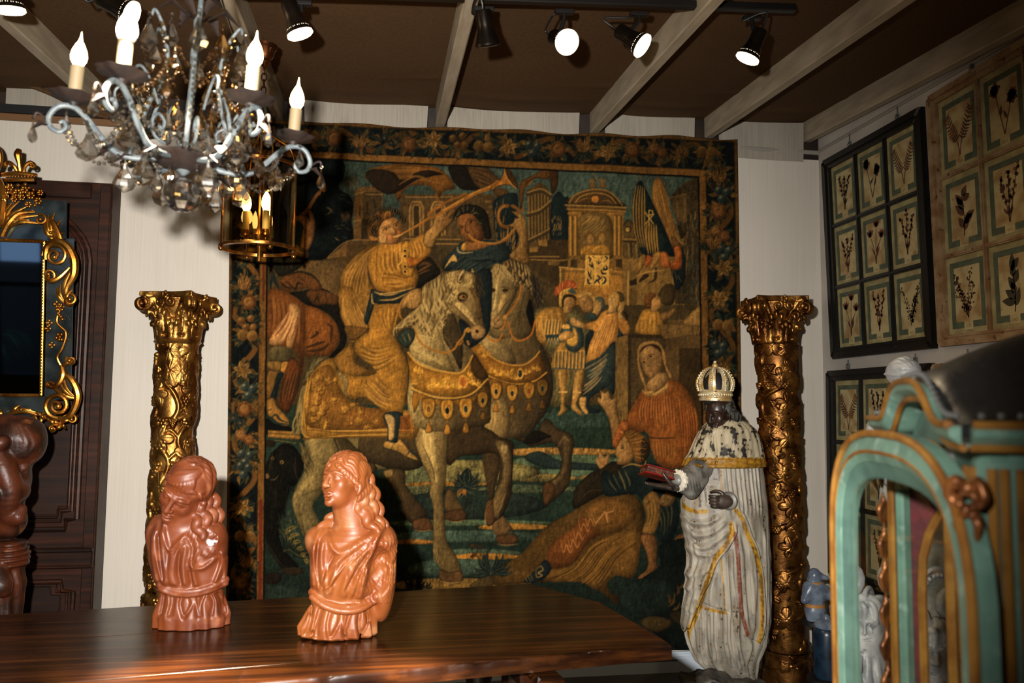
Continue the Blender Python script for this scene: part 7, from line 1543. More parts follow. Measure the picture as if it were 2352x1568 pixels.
# rocky ground and dark plinth
M_rock=pbr('dark_painted_rock',(62,58,52),.5,0,col2=(24,23,22),nscale=14,bump=.5,bscale=50)
kx=onY(1668,1540,YS).x;zr=zb
R_=Sculpt((kx-.24,YS-.24,zr-.06),(kx+.2,YS+.18,zr+.1),.004);R_.box((kx-.01,YS-.03,zr-.02),(.19,.17,.025),None,.02);R_.ell((kx-.10,YS-.08,zr+.025),(.085,.08,.05),None,.02);R_.ell((kx+.02,YS-.10,zr+.0),(.1,.08,.035),None,.02);R_.ell((kx-.05,YS-.17,zr-.0),(.06,.05,.025),None,.02)
R_.noise(.012,60,8);R_.noise(.005,160,9);R_.build('rock_base',M_rock,king)
b=MB();b.lathe([(.24,0),(.24,.05),(.22,.07),(.21,zr-.08),(.225,zr-.06),(.225,zr-.035)],(kx-.01,YS-.03,0),8,rot0=PI/8);b.build('plinth',pbr('dark_green_plinth',(26,30,28),.45),king,sharp=30)
# ---------------------------------------------------------------- framed pressed plants on the right wall
M_fblack=pbr('black_worn_frame',(9,8,7),.42,0,col2=(14,12,9),nscale=14,col3=(70,62,48),n3=50,r3=(.72,.78),bump=.3,bscale=60)
M_fcream=pbr('cream_worn_frame',(150,124,90),.6,0,col2=(122,88,56),nscale=12,col3=(84,54,32),n3=30,r3=(.6,.7),bump=.3,bscale=60)
M_mount=pbr('yellowed_card',(156,144,98),.8,col2=(132,118,78),nscale=14)
M_green=pbr('grey_green_border',(80,88,66),.8,col2=(66,74,56),nscale=20)
M_parch=pbr('parchment',(176,158,112),.8,col2=(146,116,70),nscale=11,nrange=(.4,.66),col3=(140,104,58),n3=22,r3=(.62,.72))
M_ink=pbr('brown_ink',(70,52,34),.8)
M_pl=[pbr('pressed_dark_green',(44,40,24),.8,col2=(62,50,28),nscale=30),pbr('pressed_brown',(66,42,24),.8,col2=(96,60,30),nscale=30),pbr('pressed_rust',(110,58,28),.8,col2=(60,38,22),nscale=26)]
M_wire=pbr('steel_wire',(120,124,126),.35,.8)
def hexa(b,q,h0,h1,P,ins=0.0,mi=0):
    """block over the quad q = [(u, v)]*4 from height h0 to h1"""
    c=np.mean(q,0);t=[tuple(np.array(p)+(c-np.array(p))*ins) for p in q]
    b.add([P(u,v,h0) for u,v in q]+[P(u,v,h1) for u,v in t],[(3,2,1,0),(4,5,6,7),(0,1,5,4),(1,2,6,5),(2,3,7,6),(3,0,4,7)],mi)
def rectq(u0,v0,u1,v1):return [(u0,v0),(u1,v0),(u1,v1),(u0,v1)]
def plant_shapes(kind,r):
    """list of (polygon, is_stem) in a unit sheet, x right, y up from the foot"""
    out=[]
    def stem(pts,w=.012):
        Q=cr(pts,5);n=len(Q);d=np.gradient(Q,axis=0);nn=np.stack([-d[:,1],d[:,0]],1);nn /= np.maximum(np.linalg.norm(nn,axis=1),1e-6)[:,None]
        w_=np.linspace(w,w*.5,n)[:,None];out.append((np.vstack([Q+nn*w_,(Q-nn*w_)[::-1]]),True));return Q
    def leaf(b,a,L,w):
        u=np.linspace(0,1,7);hw=w*np.sin(PI*u**.8);d=np.array([math.cos(a),math.sin(a)]);n=np.array([-d[1],d[0]])
        m=np.array(b)+d*(u*L)[:,None];out.append((np.vstack([m+n*hw[:,None],(m-n*hw[:,None])[::-1][1:-1]]),False))
    if kind == 0:# fern, forked
        for sx in (-1,1):
            Q=stem([(0,0),(sx*.06,.25),(sx*.2,.5),(sx*.36,.8)])
            for i in range(6,len(Q)):
                for s_ in (-1,1):leaf(Q[i],math.atan2(*(Q[i]-Q[i-1])[::-1])+s_*1.15,.15*(1-.5*abs(i/len(Q)-.6)),.02)
    elif kind == 1:# two flower heads
        for sx,h in ((-.22,.85),(.22,.62)):
            Q=stem([(0,0),(sx*.4,h*.4),(sx,h)])
            for k in range(9):leaf(Q[-1]+(0,0),6.28*k/9+r.uniform(-.2,.2),r.uniform(.12,.18),.06)
            leaf(Q[len(Q)//2],r.uniform(.6,2.4),.2,.03)
    elif kind == 2:# spikes of small buds
        for sx in (-.2,.02,.26):
            Q=stem([(0,0),(sx*.4,.4),(sx,.85+r.uniform(-.1,.1))])
            for i in range(len(Q)//2,len(Q)):
                for s_ in (-1,1):leaf(Q[i],r.uniform(0,6.28),.085,.034)
            leaf(Q[2],r.uniform(.5,2.5),.18,.03)
    elif kind == 3:# broad leaves
        Q=stem([(0,0),(.03,.3),(-.02,.75)])
        for k in range(9):leaf(Q[2+k % (len(Q)-2)],r.uniform(.1,3.0),r.uniform(.22,.36),.075)
    elif kind == 4:# airy spray of seeds
        for k in range(6):
            sx=r.uniform(-.36,.38);h=r.uniform(.55,.95);Q=stem([(0,.02),(sx*.3,h*.4),(sx,h)],.008)
            for i in range(3,len(Q)):
                for _ in range(3):p=Q[i]+r.uniform(-.07,.07,2);leaf(p,r.uniform(0,6.28),.045,.02)
    else:# tulip-like blooms
        for sx,h in ((-.2,.7),(.08,.9),(.28,.62)):
            Q=stem([(0,0),(sx*.3,h*.5),(sx,h)])
            for a in (.9,1.35,1.8,2.25):leaf(Q[-1]-(0,.05),a,.22,.045)
            leaf(Q[3],1.0 if sx >0 else 2.1,.25,.03)
    return out
def botanical_frame(name,C,mat,mbar,label,seed,cols=(0,1,2),rowsv=(0,1,2),wires=(),th=.034,bw_=.062):
    TL,TR,BL,BR=[np.array(c) for c in C]
    nrm=np.cross(TR-TL,BL-TL);nrm /= np.linalg.norm(nrm)
    if nrm[0] >0:nrm=-nrm
    def P(u,v,h):return tuple((TL*(1-u)+TR*u)*(1-v)+(BL*(1-u)+BR*u)*v+nrm*h)
    g=thing(name,label,'picture frame',tuple((BL+BR)/2),'frames of pressed plants on the right wall')
    W,Hh=np.linalg.norm(TR-TL),np.linalg.norm(BL-TL);bu,bv=bw_/W,bw_/Hh;mu,mv=bw_*.4/W,bw_*.4/Hh
    b=MB()
    for k,(q) in enumerate(([(0,0),(1,0),(1-bu,bv),(bu,bv)],[(bu,1-bv),(1-bu,1-bv),(1,1),(0,1)],[(0,0),(bu,bv),(bu,1-bv),(0,1)],[(1-bu,bv),(1,0),(1,1),(1-bu,1-bv)])):
        hexa(b,q,0,th*.6,P)
        q2=np.array(q);c0=np.array([(.5,.5)]*4);
        def sh(p,d):return tuple(np.clip(p,-1,2)+(np.array((.5,.5))-p)*d)
        # raised outer moulding and a small inner bead
        o=[np.array(p) for p in q];outer=[i for i in range(4) if min(o[i][0],o[i][1],1-o[i][0],1-o[i][1]) <1e-6]
        r1=[tuple(p) if i in outer else tuple(o[i]+(o[min(outer,key=lambda j:np.linalg.norm(o[j]-o[i]))]-o[i])*.45) for i,p in enumerate(o)]
        hexa(b,r1,th*.6,th,P,.03)
        r2=[tuple(o[i]+(o[min((j for j in range(4) if j not in outer),key=lambda j:np.linalg.norm(o[j]-o[i]))]-o[i])*.75) if i in outer else tuple(p) for i,p in enumerate(o)]
        hexa(b,r2,th*.6,th*.75,P,.02)
    b.build('frame',mat,g,smooth=False)
    pw,ph=(1-2*bu-2*mu)/3,(1-2*bv-2*mv)/3
    for k in (1,2):
        b=MB();u=bu+pw*k+mu*(k-1);hexa(b,rectq(u,bv,u+mu,1-bv),0,th*.55,P);hexa(b,rectq(u+mu*.3,bv,u+mu*.7,1-bv),th*.55,th*.68,P,.0);b.build('glazing_bar',mbar,g,smooth=False)
        b=MB();v=bv+ph*k+mv*(k-1);hexa(b,rectq(bu,v,1-bu,v+mv),0,th*.54,P);hexa(b,rectq(bu,v+mv*.3,1-bu,v+mv*.7),th*.54,th*.67,P,.0);b.build('glazing_bar',mbar,g,smooth=False)
    r=np.random.RandomState(seed);n=0
    for rv in rowsv:
        for cu in cols:
            u0=bu+cu*(pw+mu);v0=bv+rv*(ph+mv);Q=lambda x,y:(u0+pw*x,v0+ph*y)
            b=MB();hexa(b,[Q(0,0),Q(1,0),Q(1,1),Q(0,1)],.002,.006,P);sh_=b.build('botanical_sheet',M_mount,g,smooth=False)
            b=MB();hexa(b,[Q(.09,.075),Q(.93,.075),Q(.93,.93),Q(.09,.93)],.006,.007,P);b.build('green_border',M_green,sh_,smooth=False)
            b=MB();hexa(b,[Q(.2,.15),Q(.84,.15),Q(.84,.85),Q(.2,.85)],.007,.0078,P);hexa(b,[Q(.40,.85),Q(.62,.85),Q(.62,.955),Q(.40,.955)],.007,.0078,P);b.build('parchment',M_parch,sh_,smooth=False)
            kd=(0,1,2,3,4,5)[(n*5+seed) % 6] if not (seed == 3 and n in (0,)) else 0
            if seed == 2:kd=(2,1,0,2,5,2,5,2,4)[n]
            if seed == 5:kd=(0,1,1,3,2,5,4,3,4)[n]
            b=MB();b2=MB()
            for poly,is_s in plant_shapes(kd,r):
                x=.52+poly[:,0]*.86;y=.82-poly[:,1]*.68
                ring=[P(*Q(a,c_),.0079) for a,c_ in zip(x,y)];ring2=[P(*Q(a,c_),.0092) for a,c_ in zip(x,y)];m=len(ring)
                b.add(ring+ring2,[tuple(range(m,2*m))]+[(i,(i+1) % m,m+(i+1) % m,m+i) for i in range(m)])
            b.build('pressed_plant',M_pl[r.randint(3)],sh_,smooth=False)
            b=MB()     # faint handwriting on the label slip
            for k in (2,3):
                y=.80+.016*k if k <2 else .90+.02*(k-2);x=.5 if k <2 else .45
                xs=np.arange(x,x+(.22 if k <2 else .12),.012);zz=[(t,y+.005*math.sin(i*2.3+k)+.003*r.randn()) for i,t in enumerate(xs)]
                for (a1,c1),(a2,c2) in zip(zz[:-1],zz[1:]):hexa(b,[Q(a1,c1-.0015),Q(a2,c2-.0015),Q(a2,c2+.0015),Q(a1,c1+.0015)],.0078,.0084,P)
            b.build('ink_note',M_ink,sh_,smooth=False);n += 1
    for (u,z1) in wires:
        p=np.array(P(u,0,.012));b=MB();b.tube([tuple(p-(0,0,.01)),(p[0],p[1],z1)],.0035,6);b.box((p[0],p[1],p[2]+.02),(.014,.014,.03));b.ball((p[0]-.008,p[1],p[2]+.015),.008,8,5);b.build('hanging_wire',M_wire,g)
    return g
xf=XC-.004
def C4(a,b_,c,d):return [onX(*a,xf),onX(*b_,xf),onX(*c,xf),onX(*d,xf)]
botanical_frame('botanical_frame',C4((1897,372),(2125,245),(1920,825),(2155,800)),M_fblack,M_fblack,'upper black frame of nine pressed plants on the right wall, nearest the corner',2,wires=((.3,3.065),(.78,3.065)))
c1=onX(2140,225,xf);c2=onX(2168,797,xf)
botanical_frame('botanical_frame',[c1,c1+Vector((0,-.90,.03)),c2,c2+Vector((0,-.90,.0))],M_fcream,M_fcream,'upper cream worn frame of pressed plants, right of the black one near the ceiling',5,wires=((.32,3.065),),bw_=.052)
l1,l2=onX(1908,852,xf),onX(2148,833,xf)
botanical_frame('botanical_frame',[l1,l2,l1+Vector((0,.02,-1.19)),l2+Vector((0,.02,-1.19))],M_fblack,M_fblack,'lower black frame of pressed plants behind the white statue and sedan chair',3,wires=((.22,1.772),(.86,1.772)))
m1=onX(2151,836,xf)
botanical_frame('botanical_frame',[m1,m1+Vector((0,-.9,.0)),m1+Vector((0,.0,-1.19)),m1+Vector((0,-.9,-1.19))],M_fcream,M_fcream,'lower cream frame mostly hidden behind the black sedan chair roof',4,wires=((.25,1.772),))
# ---------------------------------------------------------------- crystal chandelier
M_patina=pbr('grey_blue_painted_iron',(84,90,90),.55,.1,col2=(60,68,72),nscale=40,col3=(52,42,34),n3=70,r3=(.6,.68),bump=.3,bscale=150)
M_rust=pbr('rusty_leaf_iron',(34,20,13),.6,.3,col2=(20,12,9),nscale=30,bump=.3,bscale=120)
def crystal_mat(name,col,tr):
    m=bpy.data.materials.new(name);m.use_nodes=True;N,L=m.node_tree.nodes,m.node_tree.links;N.clear();o=N.new('ShaderNodeOutputMaterial')
    g=N.new('ShaderNodeBsdfGlass');g.inputs['Color'].default_value=rgba(col);g.inputs['IOR'].default_value=1.5;g.inputs['Roughness'].default_value=0
    t=N.new('ShaderNodeBsdfTransparent');t.inputs[0].default_value=rgba(col);x=N.new('ShaderNodeMixShader');x.inputs[0].default_value=tr
    s2=N.new('ShaderNodeBsdfGlossy');s2.inputs['Roughness'].default_value=.06;x2=N.new('ShaderNodeMixShader');x2.inputs[0].default_value=.14
    L.new(g.outputs[0],x.inputs[1]);L.new(t.outputs[0],x.inputs[2]);L.new(x.outputs[0],x2.inputs[1]);L.new(s2.outputs[0],x2.inputs[2]);L.new(x2.outputs[0],o.inputs['Surface']);return m
M_crystal=crystal_mat('crystal',(253,251,247),.45);M_amber=crystal_mat('amber_crystal',(250,226,186),.4)
M_cball=crystal_mat('faceted_ball_crystal',(252,253,255),.25);[setattr(n_.inputs[0],'default_value',.42) for n_ in M_cball.node_tree.nodes if n_.type == 'MIX_SHADER' and n_.inputs[0].default_value <.2]
M_sleeve_c=pbr('ivory_candle_sleeve',(118,102,76),.5)
def glow(name,col,s):
    m,nt,b=new_mat(name);b.inputs['Base Color'].default_value=rgba((250,244,230));b.inputs['Emission Color'].default_value=tuple(col)+(1,);b.inputs['Emission Strength'].default_value=s;return m
M_bulb=glow('lit_candle_bulb',(1.0,.62,.26),20);M_bulbw=glow('lit_white_bulb',(1.0,.84,.62),20);M_bulb2=glow('lit_lantern_bulb',(1.0,.58,.2),26)
M_clear=glass('clear_bulb_glass',(255,244,226),.0,1.3)
dch=1.92
hub=CAM+ray(424,366)*dch
tilt=Matrix.Rotation(math.radians(3.5),3,FW)
ry_=Vector((hub.x,hub.y,0)).normalized();rx=Vector((ry_.y,-ry_.x,0))     # ry_ points away from the camera
def CH(r,a,z):
    p=rx*(r*math.cos(a))-ry_*(r*math.sin(a))+Vector((0,0,z));return hub+tilt@p
chand=thing('crystal_chandelier','grey iron chandelier hung with crystal drops and six electric candles','chandelier',tuple(hub))
def cpath(prof,a,n=6):return cr([tuple(CH(r,a+(da if da else 0),z)) for r,z,da in [(p+(0,))[:3] if len(p) == 2 else p for p in prof]],n)
angs=[math.radians(184),math.radians(123),math.radians(60),math.radians(-2),math.radians(-60),math.radians(-118)]
def drop_mb(b,top,L,w,n=6):
    """faceted pear drop hanging from top"""
    top=Vector(top);b.lathe([(.0005,0),(w*.18,-L*.08),(w*.3,-L*.25),(w*.8,-L*.55),(w,-L*.72),(w*.75,-L*.88),(.001,-L)],tuple(top),n,caps=False,sy=.62,rot0=rnd.random())
    b.ball(tuple(top+Vector((0,0,.006))),.0045,6,4)
def drop(top,L,w,mat=None,n=6,par=None):
    b=MB();drop_mb(b,top,L,w,n);return b.build('crystal_drop',mat or M_crystal,par or chand,smooth=False)
def strand_beads(pts,r,mat=None,par=None,r2=None):
    P=cr([tuple(p) for p in pts],10);b=MB();d=0;last=P[0];k=0
    for p in P:
        if np.linalg.norm(p-last) >= r*2.15 or p is P[0]:
            b.ball(tuple(p),r*(1.0 if k % 3 else 1.25),6,4);last=p;k += 1
    return b.build('bead_strand',mat or M_crystal,par or chand,smooth=False)
def sag_pts(a,b_,s,n=5):a,b_=Vector(a),Vector(b_);return [a+(b_-a)*(k/n)+Vector((0,0,-s*4*(k/n)*(1-k/n))) for k in range(n+1)]
armp=[(.02,.005),(.08,-.012),(.14,-.01),(.18,.02),(.215,.06),(.246,.082),(.275,.078),(.292,.052),(.287,.028),(.268,.02),(.256,.032),(.262,.045),(.270,.040)]
for i,a in enumerate(angs):
    P=cpath(armp,a);n=len(P);b=MB();b.tube([tuple(p) for p in P],list(np.interp(np.linspace(0,1,n),[0,.5,1],[.0075,.0065,.004])),8);arm=b.build('arm',M_patina,chand)
    # rusty leaves along the arm
    for (r,z,da,L) in ((.10,-.012,.0,.06),(.15,-.002,.1,.05),(.288,.03,0,.04)):
        c=CH(r,a,z);d=(CH(r+.03,a+da,z-.012)-c).normalized();b=MB();b.tube([tuple(c),tuple(c+d*L*.5+Vector((0,0,.012))),tuple(c+d*L)],[.004,.014,.002],8,flat=(1,.3));b.build('leaf',M_rust,arm)
    cp=CH(.246,a,.092);up=(CH(.246,a,.2)-cp).normalized()
    b=MB();b.lathe([(.008,-.008),(.012,0),(.044,.010),(.052,.017),(.046,.016),(.012,.006)],tuple(cp),40,tuple(up),caps=False,wav=lambda t,k:1+(.07*math.sin(t*8) if k in (2,3,4) else 0));b.build('drip_pan',M_rust,chand)
    b=MB();b.lathe([(.0145,.004),(.0150,.084),(.012,.087)],tuple(cp),20,tuple(up));can=b.build('candle_sleeve',M_sleeve_c,chand)
    lit=i <4
    b=MB();bw=1.18 if i == 1 else 1.0
    b.lathe([(.008,.084),(.010,.088),(.0165*bw,.100),(.0178*bw,.110),(.0155*bw,.123),(.010*bw,.136),(.0045,.146),(.0022,.156),(.0006,.168)] if i != 1 else [(.012,.084),(.0195,.094),(.0215,.106),(.019,.122),(.012,.138),(.005,.148),(.0006,.152)],tuple(cp),20,tuple(up));b.build('bulb',(M_bulbw if i == 1 else M_bulb) if lit else M_clear,can)
    if i == 1:b=MB();b.lathe([(.0125,.080),(.0195,.092),(.0200,.096),(.011,.098)],tuple(cp),20,tuple(up));b.build('bulb_base',pbr('white_bulb_base',(230,228,224),.4),can)
    # hanging drops below each arm
    e=CH(.300,a,.045);b=MB();b.tube(cr([tuple(CH(.287,a,.028)),tuple(CH(.305,a,.05)),tuple(CH(.318,a,.055)),tuple(CH(.322,a,.04))],4),.0028,6);b.build('hook',M_rust,arm)
    drop(CH(.322,a,.036),.052,.012);drop(CH(.21,a,.03),.07,.024 if i % 2 else .028);drop(CH(.13,a+.12,-.022),.075,.027);drop(CH(.17,a+.28,.035),.06,.015,M_amber if i % 2 else None)
    drop(CH(.262,a+.06,.075),.05,.012)
    strand_beads(sag_pts(CH(.262,a,.03),CH(.21,a+.04,.02),.03),.0042);strand_beads(sag_pts(CH(.25,a,.03),CH(.14,a-.2,-.02),.045),.0045)
    strand_beads(sag_pts(CH(.085,a,.215),CH(.225,a,.07),.02),.0062,M_amber);strand_beads(sag_pts(CH(.22,a,.06),CH(.22,angs[(i+1) % 6] if i <5 else angs[0],.06),.075),.0052)
    # cage rods
    cage=[(.03,.0),(.075,.0),(.108,.04),(.100,.10),(.078,.16),(.066,.22),(.078,.28),(.096,.315),(.108,.325),(.112,.310)]
    P=cpath(cage,a+.52);b=MB();b.tube([tuple(p) for p in P],list(np.interp(np.linspace(0,1,len(P)),[0,.5,1],[.0058,.0052,.003])),8);b.build('cage_rod',M_patina,chand)
    sp=[(.06,.02),(.088,.03),(.098,.06),(.084,.082),(.066,.07),(.068,.052),(.078,.055)]
    P=cpath(sp,a+.30);b=MB();b.tube([tuple(p) for p in P],.0038,6);b.build('scroll',M_patina,chand)
    sp=[(.095,.10),(.12,.14),(.15,.165),(.172,.15),(.168,.125),(.152,.128)]
    P=cpath(sp,a+.2);b=MB();b.tube([tuple(p) for p in P],.003,6);b.build('scroll',M_patina,chand)
    strand_beads([CH(.092,a+.52,.31),CH(.072,a+.50,.22),CH(.09,a+.48,.14),CH(.116,a+.5,.06)],.0058,M_amber if i % 2 else None)
    strand_beads(sag_pts(CH(.075,a,.25),CH(.075,angs[(i+1) % 6] if i <5 else angs[0],.25),.05),.005,M_amber)
    drop(CH(.118,a+.52,.305),.085,.024);drop(CH(.105,a,.30),.07,.018,M_amber if i == 2 else None);drop(CH(.085,a+.1,.165),.05,.014,M_amber);drop(CH(.172,a+.2,.12),.05,.011);drop(CH(.05,a,.12),.06,.016,M_amber if i in (2,3) else None)
    b=MB();c=CH(.02,a,.35);d=(CH(.1,a,.36)-CH(.02,a,.36)).normalized();b.tube([tuple(c),tuple(c+d*.04+Vector((0,0,.03))),tuple(c+d*.075+Vector((0,0,.0)))],[.004,.016,.003],8,flat=(1,.3));b.build('leaf',M_rust,chand)
b=MB();b.lathe([(.004,.36),(.012,.34),(.008,.3),(.012,.26),(.007,.2),(.01,.1),(.007,.03),(.03,.012),(.036,.0),(.028,-.014),(.012,-.02),(.016,-.03),(.004,-.04)],tuple(hub),20,tuple(tilt@Vector((0,0,1))));b.build('stem',M_patina,chand)
b=MB();b.lathe([(.002,-.03),(.05,-.02),(.085,-.004),(.09,.004),(.082,.003),(.03,-.01)],tuple(hub),48,tuple(tilt@Vector((0,0,1))),caps=False,wav=lambda t,k:1+.08*math.sin(t*6)*(k in (1,2,3)));b.build('dish',M_rust,chand)
# faceted ball under the hub, small central amphora of glass
b=MB();b.ball(tuple(CH(.003,0,-.086)),.042,18,12);b.build('crystal_ball',M_cball,chand,smooth=False)
b=MB();b.lathe([(.001,.03),(.014,.04),(.022,.06),(.014,.08),(.007,.1),(.012,.115),(.001,.12)],tuple(hub),10);b.build('glass_finial',M_crystal,chand,smooth=False)
for k in range(6):a=2*PI*k/6;drop(CH(.058,a,-.03),.06+.012*(k % 3),.013+.004*(k % 2),n=8)
ct=Vector((hub.x+.022,hub.y+.02,ceil_z(hub.x,hub.y)-.02));b=MB();b.tube([tuple(CH(0,0,.35)),tuple(CH(0,0,.5)),tuple(ct)],.006,8);b.build('hanging_rod',M_patina,chand)
w0=CAM+ray(508,-8)*2.42;b=MB();b.tube(cr([tuple(CAM+ray(500,-60)*2.36),tuple(w0),tuple(CAM+ray(524,45)*2.55),tuple(CAM+ray(545,95)*2.8),tuple(CAM+ray(590,130)*3.2)],8),.003,6)
cab=b.build('power_cord',M_black,None,loc=tuple(w0));tag(cab,'thin black cord running from the chandelier to the lantern ceiling rose','cord')
# ---------------------------------------------------------------- glass lantern
M_brass=pbr('aged_brass',(176,122,54),.3,.95,col2=(110,66,26),nscale=20,rvar=.08)
M_brassd=pbr('dark_copper_brass',(120,70,34),.35,.9,col2=(70,38,20),nscale=20)
def thin_glass(name,tint=(.97,.95,.88),rough=.02):
    m=bpy.data.materials.new(name);m.use_nodes=True;nt=m.node_tree;N,L=nt.nodes,nt.links;N.clear()
    o=N.new('ShaderNodeOutputMaterial');t=N.new('ShaderNodeBsdfTransparent');t.inputs[0].default_value=tint+(1,)
    g=N.new('ShaderNodeBsdfGlossy');g.inputs['Roughness'].default_value=rough;lw=N.new('ShaderNodeLayerWeight');lw.inputs[0].default_value=.5;pw=N.new('ShaderNodeMath');pw.operation='POWER';pw.inputs[1].default_value=4;L.new(lw.outputs['Facing'],pw.inputs[0]);fr=N.new('ShaderNodeMath');fr.operation='MULTIPLY_ADD';fr.inputs[1].default_value=.5;fr.inputs[2].default_value=.04;L.new(pw.outputs[0],fr.inputs[0])
    mx=N.new('ShaderNodeMixShader');L.new(fr.outputs[0],mx.inputs[0]);L.new(t.outputs[0],mx.inputs[1]);L.new(g.outputs[0],mx.inputs[2]);L.new(mx.outputs[0],o.inputs['Surface']);return m
M_lglass=thin_glass('lantern_glass',(.97,.92,.76));M_pane=thin_glass('window_glass',(.93,.95,.93))
dl=3.35
lb=CAM+ray(593,572)*dl;lx,ly=lb.x,lb.y;zb_l=lb.z;zt_l=(CAM+ray(598,378)*dl).z
rl=(677-508)/2*dl/1850*.99
zc_=ceil_z(lx,ly)-BH
lan=thing('glass_lantern','cylindrical brass and glass lantern with three lit candle bulbs on a chain','lantern',(lx,ly,zb_l))
b=MB();b.lathe([(rl-.008,-.006),(rl+.006,-.004),(rl+.008,.004),(rl-.002,.010),(rl-.010,.006)],(lx,ly,zb_l),64,caps=False)
b.lathe([(rl-.010,.006),(rl-.008,-.006)],(lx,ly,zb_l),64,caps=False);b.build('bottom_ring',M_brass,lan)
b=MB();b.lathe([(rl-.010,-.004),(rl+.004,-.004),(rl+.006,.004),(rl-.006,.010),(rl-.010,-.004)],(lx,ly,zt_l),64,caps=False);b.build('top_ring',M_brass,lan)
for k in range(4):
    a=math.radians(35+90*k)-YAW;c,s_=math.cos(a),math.sin(a)
    b=MB();b.tube([(lx+c*rl,ly+s_*rl,zb_l-.004),(lx+c*rl,ly+s_*rl,zt_l+.006)],.0045,8);b.ball((lx+c*rl,ly+s_*rl,zb_l-.014),.010,10,7);b.ball((lx+c*rl,ly+s_*rl,zt_l+.012),.008,10,7);b.build('corner_rod',M_brass,lan)
    b=MB();b.tube(cr([(lx+c*rl,ly+s_*rl,zt_l+.01),(lx+c*rl*.8,ly+s_*rl*.8,zt_l+.10),(lx+c*rl*.3,ly+s_*rl*.3,zt_l+.14),(lx+c*.012,ly+s_*.012,zt_l+.19)],6),.004,8);b.build('crown_arm',M_brass,lan)
b=MB();n=64;vs=[]
for rr in (rl-.005,rl-.008):
    for z in (zb_l+.004,zt_l):vs += [(lx+rr*math.cos(2*PI*k/n),ly+rr*math.sin(2*PI*k/n),z) for k in range(n)]
b.add(vs,[(k,(k+1) % n,n+(k+1) % n,n+k) for k in range(n)]+[(2*n+(k+1) % n,2*n+k,3*n+k,3*n+(k+1) % n) for k in range(n)]);b.build('glass_cylinder',M_lglass,lan)
b=MB();b.tube([(lx,ly,zt_l+.18),(lx,ly,zb_l+.05)],.005,8);b.lathe([(.004,0),(.016,.01),(.022,.03),(.01,.045),(.006,.06)],(lx,ly,zb_l+.03),20);b.build('centre_stem',M_brass,lan)
b=MB();b.lathe([(.002,-.085),(.009,-.08),(.009,-.0),(.006,.03)],(lx+.005,ly,zb_l+.03),16);b.build('drop_finial',M_brass,lan)
for k,(a,bz) in enumerate(((200,0),(318,.0),(70,0))):
    a=math.radians(a)-YAW;cx_,cy_=lx+.052*math.cos(a),ly+.052*math.sin(a);z0=zb_l+.055
    b=MB();b.tube(cr([(lx,ly,zb_l+.05),(lx+.03*math.cos(a),ly+.03*math.sin(a),zb_l+.025),(cx_,cy_,zb_l+.035),(cx_,cy_,z0)],5),.004,8);b.lathe([(.006,-.012),(.02,-.004),(.021,.004),(.012,.004)],(cx_,cy_,z0),20);b.lathe([(.014,0),(.014,.022)],(cx_,cy_,z0),16);ca=b.build('candle_arm',M_brass,lan)
    b=MB();b.lathe([(.0135,.02),(.0138,.098),(.010,.10)],(cx_,cy_,z0),20);sl_=b.build('candle_sleeve',pbr('yellowed_candle_sleeve',(214,184,120),.5),lan)
    b=MB();b.lathe([(.009,.1),(.0175,.115),(.020,.13),(.0175,.15),(.010,.168),(.004,.178),(.0006,.182)],(cx_,cy_,z0),20);b.build('bulb',M_bulb2,sl_)
zr_=zc_-.0
b=MB();b.lathe([(.052,0),(.050,-.012),(.042,-.018),(.034,-.05),(.024,-.062),(.026,-.072),(.012,-.088),(.004,-.095)],(lx+.0,ly,zr_),40,wav=lambda t,k:1+(.04*math.sin(t*18) if k in (2,3) else 0));b.build('ceiling_rose',M_brassd,lan)
z=zr_-.09;k=0
while z-.03 >zt_l+.19:
    b=MB();L=.036;u=Vector((1,0,0)) if k % 2 else Vector((0,1,0))
    ring=[Vector((lx,ly,z-L/2))+u*(.010*math.cos(t))+Vector((0,0,L/2*math.sin(t))) for t in np.linspace(0,2*PI,16,endpoint=False)]
    b.tube([tuple(p) for p in ring],.003,6,closed=True);b.build('chain_link',M_brassd,lan);z -= L*.80;k += 1
# ---------------------------------------------------------------- track rail and spotlights
M_trk=pbr('dark_bronze_metal',(44,36,28),.32,.85,col2=(28,22,18),nscale=12)
M_trk2=pbr('black_track',(22,20,19),.45,.3)
YR=2.9
ra,rb=onY(-300,-52,YR),onY(1826,20,YR)
zt=min(ceil_z(ra.x,YR),ceil_z(rb.x,YR))-BH-.012
d_=(rb-ra);d_.z=0
rail_z=(ra.z+rb.z)/2
b=MB();Rr=Matrix.Rotation(math.atan2(rb.z-ra.z,rb.x-ra.x)*-1,3,'Y');b.box(tuple((ra+rb)/2),((rb-ra).length,.034,.030),Rr,.004)
rail=tag(thing('lighting_track','black lighting track fixed under the white rafters near the ceiling','lighting track',tuple((ra+rb)/2)),None)
b.build('rail',M_trk2,rail,sharp=30)
for bx in (.303,1.215,-.595,-1.5):
    t=(bx-ra.x)/(rb.x-ra.x)
    if 0 <t <1:z_=ra.z+(rb.z-ra.z)*t;b=MB();zt_=ceil_z(bx,YR)-BH;b.box((bx,YR,(z_+zt_)/2+.006),(.03,.03,max(.01,zt_-z_)),None,.003);b.build('bracket',M_trk2,rail,sharp=30)
M_led=glow('lit_spot_lens',(1.0,.80,.52),26);M_rim=pbr('ribbed_glass_rim',(230,226,214),.2,0,emit=(255,226,180),estr=3)
SPOTS=[]
